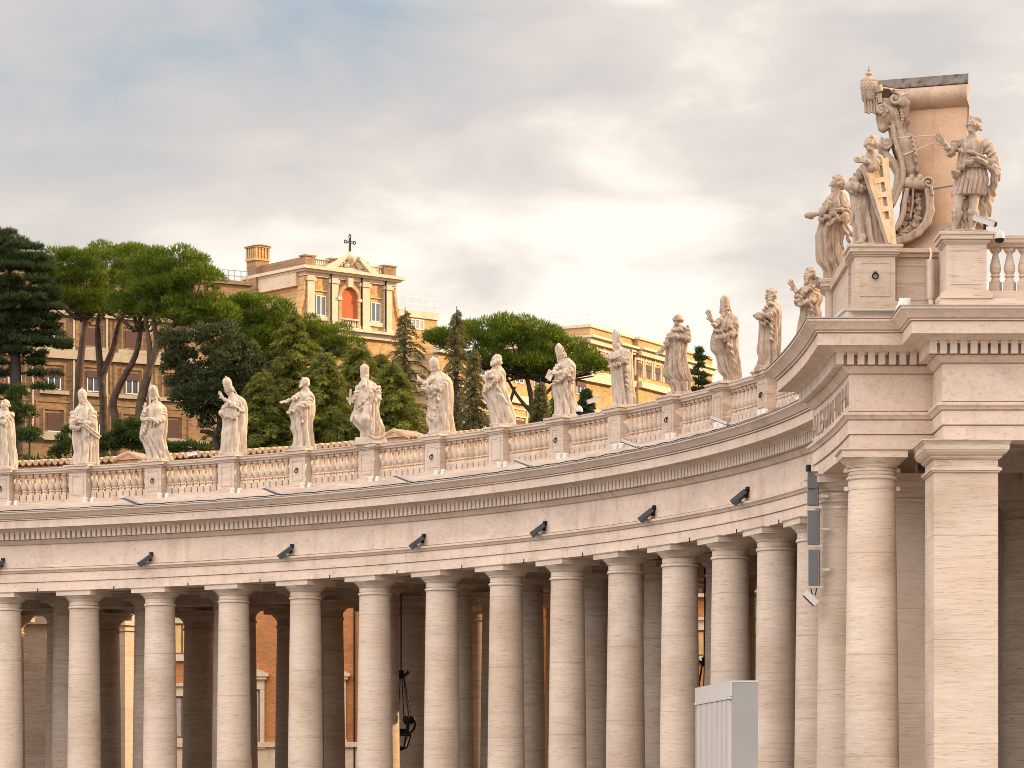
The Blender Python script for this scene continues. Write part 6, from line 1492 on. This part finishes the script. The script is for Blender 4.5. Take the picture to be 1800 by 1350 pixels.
w = Wall(770, 300, 56); B = Bld('lower_wing', 'lower sunlit brick wing glimpsed between the pine trunks', w, 30)
ue = w.u(1075); zt = w.uv(905, 646)[1]; zc_ = w.uv(905, 695)[1]
B.part('wall', BRK_Y, lambda m: m.box((0, -5, 24), (ue, 0, zt), w.T)); B.part('string_course', CREAM, lambda m: rect(m, w, 0, ue, zc_ - .7, zc_, .002, .3)); B.part('coping', CREAM, lambda m: rect(m, w, -.2, ue, zt + .001, zt + .5, -.5, .4))
for x in (800, 852, 912, 945, 985, 1020):
    u = w.u(x); z1, z0 = w.uv(905, 738)[1], w.uv(905, 775)[1]; B.window(u - .7, u + .7, z0, z1, .4, surround=CREAM, sill=False); B.window(u - .7, u + .7, z0 + 5.2, z1 + 5.2, .6, surround=None, sill=False)

# orange brick palace seen through the columns
w = Wall(-80, 212, 0); B = Bld('orange_palace', 'orange brick palace facade glimpsed between the columns, with white window frames', w, 0)
ue = w.u(1300); zbase = w.uv(500, 1310)[1]
B.part('wall', BRK_O, lambda m: (m.box((0, -10, zbase), (w.u(700), 0, 19.5), w.T), m.box((w.u(700), -10, zbase), (ue, 0, w.uv(1238, 1050)[1]), w.T)))
B.part('base_wall', CREAM, lambda m: (m.box((0, -10, 0), (ue, .12, zbase - .01), w.T), rect(m, w, 0, ue, zbase - .12, zbase + .2, .0, .3)))
B.part('cornice', CREAM, lambda m: (rect(m, w, w.u(700), ue, w.uv(1238, 1050)[1] + .001, w.uv(1238, 1044)[1], -10.2, .5), rect(m, w, -.3, w.u(700) + .3, 19.501, 20.2, -10.2, .6)))
for x in (623, 965): B.part('downpipe', IRON, lambda m: rect(m, w, w.u(x) - .05, w.u(x) + .05, 0, 19 if x < 700 else 13, .02, .16))
def big_window(x0, x1, y0, y1, pane, ped=False):
    u0, z1 = w.uv(x0, y0); u1, z0 = w.uv(x1, y1); o = B.window(u0, u1, z0, z1, 0, frame=WOOD, pane=pane, sill=False, surround=None, mull=1)
    B.part('sill', CREAM, lambda m: rect(m, w, u0 - .35, u1 + .35, z0 - .42, z0 - .02, .002, .25), o)
    def su(m):
        for a in ((u0 - .28, u0 - .001), (u1 + .001, u1 + .28)): rect(m, w, *a, z0 - .02, z1 + .001, -.01, .16)
        rect(m, w, u0 - .28, u1 + .28, z1 + .002, z1 + .6, -.01, .18); rect(m, w, u0 - .42, u1 + .42, z1 + .601, z1 + .78, -.01, .36)
        if ped: m.prism([(u0 - .55, z1 + .781), (u1 + .55, z1 + .781), (u1 + .55, z1 + .95), ((u0 + u1) / 2, z1 + 1.45), (u0 - .55, z1 + .95)], -.01, .45, axis=1, T=w.T)
    B.part('surround', CREAM, su, o)
big_window(298, 342, 1096, 1150, GOLDG); big_window(298, 342, 1224, 1297, CURT); big_window(420, 457, 1212, 1304, CURT, True); big_window(1222, 1254, 1108, 1153, GOLDG); big_window(170, 205, 1120, 1170, GOLDG)
big_window(560, 600, 1212, 1300, CURT, True)
B.part('sun_block_wing', BRK_O, lambda m: m.box((-1 - w.c.x, 15.0, 0), (9 - w.c.x, 30.0, 22), w.T))  # added wing, placed to keep low sun off the outer columns
pw = Wall(-90, 196.5, 0); sw = thing('stand_in_wall', 'added wall standing in for dark inner columns behind the two leftmost columns', 'wall', (pw.c.x, pw.c.y, 0))  # added to darken this gap in place of the inner columns
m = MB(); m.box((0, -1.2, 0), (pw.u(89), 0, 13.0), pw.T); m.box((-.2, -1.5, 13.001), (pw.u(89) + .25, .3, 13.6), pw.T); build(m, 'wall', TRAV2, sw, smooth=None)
p_ = at(222, 1095, 197); t = thing('stone_pier', 'sunlit travertine pier standing beyond the second and third columns', 'pier', (p_.x, p_.y, 0))
m = MB(); ca, sa = math.cos(R(48)), math.sin(R(48)); T = lambda q_: (p_.x + q_[0] * ca - q_[1] * sa, p_.y + q_[0] * sa + q_[1] * ca, q_[2]); m.box((-.75, -.75, 0), (.75, .75, p_.z - .5), T); build(m, 'shaft', TRAV, t, smooth=None)
m = MB(); m.box((-.85, -.85, p_.z - .499), (.85, .85, p_.z - .2), T); m.box((-1.0, -1.0, p_.z - .199), (1.0, 1.0, p_.z + .6), T); build(m, 'capital', TRAV, t, smooth=None)
# ------------------------------------------------------------------ trees
def blades(P, D, ln, wd):
    n = len(P); D = D / (np.linalg.norm(D, axis=1, keepdims=True) + 1e-9)
    r = RNG.normal(size=(n, 3)); S = np.cross(D, r); S /= (np.linalg.norm(S, axis=1, keepdims=True) + 1e-9)
    ln = np.asarray(ln).reshape(-1, 1) * RNG.uniform(.7, 1.3, (n, 1)); wd = wd * RNG.uniform(.7, 1.3, (n, 1))
    a = P - S * wd / 2 - D * ln * .15; b = P + S * wd / 2 - D * ln * .15; c = P + D * ln
    return np.stack([a, b, c], 1).reshape(-1, 3)
def crown_obj(V, mat, parent, name='crown'):
    w = WL[parent]; f = np.arange(len(V)).reshape(-1, 3); return mesh_obj(name, np_mesh(name, V - np.array(w), f), mat, parent, smooth=None)
def lobes_world(lobes, Y, dep=.85):
    o = []
    for l in lobes:
        c = at(l[0], l[1], Y + (l[4] if len(l) > 4 else 0)); k = Y / F; o.append((np.array(c), l[2] * k, l[2] * k * dep, l[3] * k))
    return o
def tuft_crown(lobes, Y, clump=1.25, per=430, dens=1.0, ln=.25, wd=.09, flat=.70, under=.55, jitter=.28):
    """clumps sit over each lobe's dome; every clump is a small dome of blades, so gaps and dark hollows stay between them"""
    out = []
    for c, a, b, h in lobes_world(lobes, Y):
        a, b, h = max(a * .45, a - clump * .25), max(b * .45, b - clump * .25), max(h * .45, h - clump * .3)
        area = (a * b + a * h + b * h) * 4; n = max(6, int(area * dens / (clump * clump * 2.6)))
        u = RNG.uniform(-under, 1, n); th = RNG.uniform(0, 2 * PI, n); q = np.sqrt(np.clip(1 - u * u, 0, 1)); rad = RNG.uniform(.62, 1.02, n)
        N = np.stack([q * np.cos(th), q * np.sin(th), u], 1); Cn = c + N * rad[:, None] * np.array([a, b, h])
        for i in range(n):
            rc = clump * RNG.uniform(.6, 1.25); m_ = int(per * (rc / clump) ** 2)
            g_ = RNG.normal(size=(m_, 3)); g_ /= np.linalg.norm(g_, axis=1, keepdims=True); g_[:, 2] = np.where(g_[:, 2] < -.25, -g_[:, 2], g_[:, 2])
            P = Cn[i] + g_ * np.array([rc, rc, rc * flat]) * RNG.uniform(.55, 1.0, (m_, 1))
            D = g_ + N[i] * .5 + np.array([0, 0, .55]) + RNG.normal(0, jitter, (m_, 3)); out.append(blades(P, D, ln, wd))
    return np.concatenate(out)
def px_path(pts, Y): return [tuple(at(x, y, Y + (d if d else 0))) for x, y, d in [(p + (0,))[:3] for p in pts]]
def trunk_obj(paths, Y, parent, mat, name='trunk'):
    m = MB()
    for pts, r0, r1 in paths:
        P = px_path(pts, Y); Q = []; n = len(P)
        for i in range(n - 1):
            a, b, c, d = [Vector(P[max(0, min(n - 1, i + j))]) for j in (-1, 0, 1, 2)]
            for u in (0, .25, .5, .75): Q.append(.5 * ((2 * b) + (c - a) * u + (2 * a - 5 * b + 4 * c - d) * u * u + (3 * b - a - 3 * c + d) * u ** 3))
        Q.append(Vector(P[-1])); k = len(Q); m.tube([tuple(q) for q in Q], [(r0 + (r1 - r0) * i / (k - 1)) * random.uniform(.93, 1.07) for i in range(k)], 9)
    return build(m, name, mat, parent, smooth=60)
def tree(name, label, cat, px, Y, group=None):
    p = at(px, 800, Y); return thing(name, label, cat, (p.x, p.y, terrain_h(p.x, p.y) - .3), 0, group)
def down(px, Y, dx=0): p = at(px, 800, Y); z = terrain_h(p.x, p.y) - .4; return HY - (z - EYE) * F / Y
PG = 'umbrella pines on the hill'
def pine(label, lobes, trunks, px, Y, dens=1.0, bark=BARK, **k):
    t = tree('umbrella_pine', label, 'pine tree', px, Y, PG); yb = down(px, Y); trunks = [(([(pp[0][0], yb)] + pp) if i == 0 or first else pp, a, b) for i, (pp, a, b, first) in enumerate(trunks)]
    trunk_obj(trunks, Y, t, bark); crown_obj(tuft_crown(lobes, Y, dens=dens, **k), PINE, t)
    # fine limbs reaching up into the lobes
    m = MB()
    for l in lobes:
        tp = trunks[0][0][-1]; a = at(tp[0], tp[1], Y); b = at(l[0], l[1] + l[3] * .35, Y); 
        for j in range(3):
            e = Vector(b) + Vector((RNG.uniform(-1, 1) * l[2] * Y / F * .7, RNG.uniform(-1, 1) * 2.0, RNG.uniform(-.3, .5))); mid = (Vector(a) * .5 + e * .5) + Vector((0, 0, -.5)); m.tube([tuple(a), tuple(mid), tuple(e)], [.14, .09, .04], 5)
    build(m, 'limb', bark, t, smooth=60); return t
pine('umbrella pine with a straight leaning trunk, leftmost of the pine clump', [(110, 478, 50, 34), (160, 458, 58, 30), (86, 498, 30, 24), (150, 512, 52, 26), (118, 522, 42, 20), (160, 534, 58, 18), (175, 490, 50, 30), (120, 500, 60, 30), (108, 532, 44, 18), (150, 550, 48, 14), (80, 480, 34, 28)], [([(137, 700), (143, 620), (152, 560)], .42, .24, True)], 138, 292)
pine('umbrella pine whose trunk forks low, second in the pine clump', [(188, 450, 48, 24), (222, 455, 45, 25), (200, 495, 45, 32), (205, 525, 55, 26), (190, 480, 60, 34), (200, 546, 58, 18), (170, 545, 40, 16)], [([(182, 720), (177, 660), (172, 585), (178, 540)], .40, .22, True), ([(178, 665), (200, 610), (208, 575), (222, 545)], .34, .16, False)], 183, 296)
pine('umbrella pine with a sharply bent trunk in the middle of the pine clump', [(250, 452, 48, 20), (245, 512, 48, 36), (216, 540, 28, 22), (255, 545, 48, 20), (260, 485, 55, 34), (258, 558, 48, 16)], [([(202, 740), (199, 705), (215, 668), (238, 625), (247, 580)], .38, .20, True)], 203, 288)
pine('large umbrella pine spreading to the right with pale sunlit branches', [(300, 466, 72, 34), (350, 506, 58, 40), (376, 545, 36, 36), (272, 500, 48, 36), (312, 535, 55, 24), (330, 556, 66, 26), (372, 566, 38, 24), (300, 545, 66, 26), (330, 490, 60, 40), (290, 500, 60, 40), (335, 574, 58, 18), (385, 560, 34, 26)], [([(247, 720), (258, 665), (276, 610), (300, 575), (330, 548)], .48, .18, True), ([(263, 648), (262, 600), (254, 555)], .28, .13, False), ([(278, 606), (270, 565), (272, 545)], .24, .12, False), ([(290, 590), (330, 575), (365, 560)], .16, .07, False)], 247, 284)
pine('dense umbrella pine below the chapel window, in the middle of the hill', [(440, 536, 44, 22), (484, 558, 48, 30), (420, 572, 34, 40), (522, 590, 48, 30), (570, 602, 46, 34), (602, 612, 22, 20), (450, 612, 58, 42), (500, 580, 60, 34), (542, 578, 40, 28), (398, 560, 36, 40), (460, 590, 60, 45), (560, 622, 60, 34), (500, 625, 60, 45), (420, 620, 50, 50)], [([(490, 760), (480, 650)], .5, .3, True)], 490, 291, dens=.9)
pine('broad round umbrella pine right of the spruces with a forked trunk', [(870, 590, 68, 30), (930, 596, 68, 33), (802, 602, 44, 28), (980, 622, 58, 36), (1022, 642, 40, 36), (1040, 650, 24, 25), (900, 638, 66, 27), (852, 632, 48, 32), (962, 655, 42, 22), (782, 602, 24, 24), (840, 600, 58, 36), (900, 602, 58, 38), (960, 612, 56, 38), (930, 640, 66, 34), (880, 648, 48, 26), (1000, 650, 44, 26)],
     [([(938, 770), (936, 725), (932, 690), (925, 660)], .30, .18, True), ([(936, 728), (908, 694), (886, 655)], .18, .09, False), ([(934, 712), (962, 690), (985, 660)], .20, .10, False), ([(880, 735), (895, 710), (905, 680)], .2, .1, False)], 938, 290, dens=.85, bark=BARKD)

# cedar of Lebanon at the left: flat dark layers
t = tree('cedar', 'dark flat-layered cedar at the left edge beside the college', 'cedar tree', 27, 280); yb = down(27, 280)
trunk_obj([([(28, yb), (28, 700), (26, 600), (20, 500), (8, 410)], .62, .10), ([(26, 600), (60, 590), (105, 598)], .16, .05), ([(27, 660), (55, 655), (85, 672)], .13, .05), ([(27, 640), (5, 655), (-20, 650)], .2, .08), ([(25, 560), (60, 540), (90, 528)], .15, .05), ([(24, 600), (-10, 585), (-40, 590)], .18, .07), ([(22, 530), (50, 505), (70, 480)], .13, .05), ([(27, 720), (12, 705), (-5, 700)], .13, .05)], 280, t, BARKD)
pads = [(6, 412, 26, 6), (-14, 428, 36, 8), (32, 436, 38, 7), (-5, 450, 55, 9), (52, 455, 36, 7), (20, 474, 60, 9), (70, 478, 26, 5), (0, 505, 55, 9), (58, 512, 40, 9), (20, 535, 60, 11), (75, 545, 34, 9), (10, 565, 55, 10), (70, 575, 36, 8), (100, 603, 26, 6), (40, 605, 55, 9), (-15, 610, 40, 9), (112, 612, 14, 4), (60, 640, 22, 4), (75, 660, 28, 6), (-10, 640, 34, 6), (82, 684, 20, 5), (8, 690, 22, 10), (0, 585, 40, 9), (88, 520, 16, 5), (35, 462, 45, 10), (40, 495, 55, 10), (-10, 522, 60, 11), (45, 528, 50, 10), (50, 560, 45, 12), (-5, 598, 50, 10), (75, 590, 34, 7), (30, 622, 38, 7), (-20, 660, 40, 9), (20, 425, 34, 7), (60, 625, 30, 6), (95, 560, 16, 5), (30, 545, 60, 10), (15, 575, 50, 10)]
crown_obj(tuft_crown(pads, 280, clump=.62, per=100, dens=1.25, ln=.38, wd=.09, flat=.5, under=.5, jitter=.5), CEDAR, t)

def conifer(name, label, cat, px, top, bot, hw, Y, mat, nb=130, droop=.5, ln=.34, wd=.07, twig=7, group=None, thin=0.0, bark=BARKD, per=46, power=.85):
    t = tree(name, label, cat, px, Y, group); k = Y / F; a = at(px, top, Y); yb = down(px, Y); zb = at(px, yb, Y).z; zt = a.z; z1 = at(px, bot, Y).z; H = zt - z1; W = hw * k
    m = MB(); m.tube([(a.x, Y, zb), (a.x + .1, Y, z1), (a.x - .05, Y, (z1 + zt) / 2), (a.x, Y, zt)], [.36, .32, .18, .03], 8); build(m, 'trunk', bark, t, smooth=60)
    out = []; mb = MB()
    for i in range(nb):
        u = (i + RNG.uniform(0, 1)) / nb; z = zt - .3 - H * u; L = W * (u ** power) * RNG.uniform(.62, 1.12) + .25; az = i * 2.39996 + RNG.normal(0, .3)
        d = np.array([math.cos(az), math.sin(az), 0]); s = np.linspace(0.05, 1, max(4, int(per * (.35 + L / (W + .01) * .65))))
        up = .22 * L * (1 - u * .6); cz = up * np.sin(s * 2.2) - droop * L * s ** 2.2
        C = np.array([a.x, Y, z]) + d * (s * L)[:, None]; C[:, 2] += cz
        mb.tube([tuple(C[0]), tuple(C[len(s) // 2]), tuple(C[-1])], [.05 + .01 * L, .035, .012], 4)
        sd = np.array([-d[1], d[0], 0]); 
        for j in range(twig):
            off = RNG.uniform(-1, 1, len(s)) * (.10 + .24 * L * (1 - s) * s * 2.4 + .10); keep = RNG.uniform(0, 1, len(s)) > thin
            P = C + sd * off[:, None]; P[:, 2] -= np.abs(off) * (.25 + droop * .6) + RNG.uniform(0, .18, len(s)) * (1 + droop)
            D = d * .7 + sd * np.sign(off)[:, None] * .55 + np.array([0, 0, -.25 - droop * .9]) + RNG.normal(0, .4, (len(s), 3)); out.append(blades(P[keep], D[keep], ln, wd))
    build(mb, 'limb', bark, t, smooth=60); crown_obj(np.concatenate(out), mat, t); return t
DG = 'deodar cedars on the hill'
for (lab, px, top, bot, hw, Y) in (('deodar cedar with its tip in front of the chapel pine', 515, 544, 800, 120, 279), ('deodar cedar behind the curly saint holding out a hand', 570, 612, 800, 105, 273), ('low deodar cedar between the holm oak and the stooping pope', 462, 646, 800, 90, 275),
                                  ('deodar cedar behind the pope with the anchor', 632, 600, 800, 125, 276), ('deodar cedar between the anchor pope and the reaching pope', 668, 616, 800, 85, 280), ('deodar cedar directly left of the reaching pope', 690, 632, 800, 90, 270), ('small deodar cedar behind the stooping pope shoulder', 440, 590, 790, 85, 286)):
    conifer('deodar_cedar', lab, 'cedar tree', px, top, bot, hw, Y, DEOD, nb=105, droop=.30, group=DG, power=.7, ln=.40, wd=.085, twig=8, thin=.1)
SG = 'thin spruces by the chapel'
conifer('spruce', 'brownish spruce rising in front of the annex railing', 'spruce tree', 712, 540, 800, 100, 289, SPRU, nb=62, droop=.42, group=SG, thin=.35)
conifer('spruce', 'tallest thin spruce with a bare spiky tip', 'spruce tree', 803, 538, 800, 66, 282, SPRU, nb=66, droop=.6, group=SG, thin=.4)
conifer('spruce', 'short thin spruce just right of the tallest spruce', 'spruce tree', 833, 606, 800, 44, 279, SPRU, nb=55, droop=.6, group=SG, thin=.4)
conifer('spruce', 'small spruce left of the bishop with the low book', 'spruce tree', 950, 664, 800, 26, 276, SPRU, nb=60, droop=.5, group=SG, thin=.2)
conifer('spruce', 'bushy dark conifer between the two reading bishops', 'conifer', 1030, 676, 800, 42, 272, CEDAR, nb=70, droop=.3, group=SG)
conifer('spruce', 'dark conifer right of the bishop with the low book', 'conifer', 985, 640, 800, 36, 280, DEOD, nb=80, droop=.4, group=SG)
# lone conifer showing its top over the balustrade
t = tree('lone_conifer', 'small dark lone conifer top behind the balustrade right of the bald saint', 'conifer', 1228, 235); k = 235 / F; a = at(1228, 612, 235)
m = MB(); m.tube([(a.x, 235, 0), (a.x, 235, a.z)], [.3, .03], 8); build(m, 'trunk', BARKD, t)
lb = [(1228, 620, 5, 6), (1226, 632, 9, 6), (1237, 631, 8, 4), (1228, 644, 9, 7), (1224, 655, 11, 7), (1233, 660, 10, 7), (1228, 672, 13, 8), (1240, 674, 10, 5), (1226, 688, 14, 8), (1236, 690, 16, 8), (1228, 705, 18, 10), (1228, 722, 20, 10)]
crown_obj(tuft_crown(lb, 235, clump=.24, per=55, dens=.9, ln=.22, wd=.07, under=.9), CEDAR, t)
# holm oak
t = tree('holm_oak', 'dark rounded holm oak between the pines and the deodars', 'oak tree', 382, 277); yb = down(382, 277)
trunk_obj([([(384, yb), (382, 785), (372, 762), (352, 758)], .32, .14), ([(378, 772), (385, 740), (372, 690)], .24, .1), ([(385, 740), (410, 690), (420, 650)], .2, .08), ([(372, 690), (345, 640), (335, 620)], .15, .06)], 277, t, BARKD)
lo = [(345, 606, 46, 34), (320, 655, 36, 44), (372, 690, 46, 48), (352, 738, 36, 26), (418, 640, 38, 54), (302, 600, 18, 22), (395, 600, 40, 30), (330, 705, 30, 30), (410, 715, 30, 34), (300, 640, 18, 30), (380, 640, 42, 42), (420, 715, 36, 50), (405, 765, 36, 26), (345, 690, 40, 46), (440, 680, 30, 60)]
crown_obj(tuft_crown(lo, 277, clump=.85, per=170, dens=.95, ln=.26, wd=.17, flat=.9, under=.9, jitter=.8), OAK, t)
HG = 'shrubs along the foot of the college'
for lab, px, Y, lo in (('dense green hedge bush behind the folding-hands pope', 128, 262, [(122, 775, 22, 24), (110, 795, 22, 16)]), ('tall clipped hedge left of the cloak-swinging pope', 232, 264, [(232, 762, 40, 24), (205, 775, 34, 22), (180, 785, 26, 16), (250, 780, 26, 20)]),
                       ('feathery grey-green bush right of the left edge saint', 52, 266, [(40, 735, 26, 26), (52, 770, 24, 18), (30, 700, 20, 20)]), ('low dark bush at the foot of the holm oak', 330, 262, [(330, 790, 40, 10), (300, 785, 20, 12)])):
    t = tree('shrub', lab, 'shrub', px, Y, HG); crown_obj(tuft_crown(lo, Y, clump=.5, per=110, dens=.9, ln=.28, wd=.10, flat=.9, under=.8, jitter=.6), SHRUB, t, 'foliage')
    trunk_obj([([(px, down(px, Y)), (px, lo[0][1])], .12, .05)], Y, t, BARKD, 'stem')
# undergrowth on the slope
N = 26000; X = RNG.uniform(-62, 26, N); Yv = RNG.uniform(246, 330, N); Zv = np.array([terrain_h(x, y) for x, y in zip(X, Yv)])
P = np.stack([X, Yv, Zv + RNG.uniform(-.1, 1.2, N) * (np.sin(X * .7) * np.cos(Yv * .5) * .5 + .8)], 1); V = blades(P, RNG.normal(0, .5, (N, 3)) + [0, 0, .8], .7, .30)
o = mesh_obj('undergrowth', np_mesh('undergrowth', V, np.arange(len(V)).reshape(-1, 3)), SHRUB, smooth=None); o['kind'] = 'stuff'
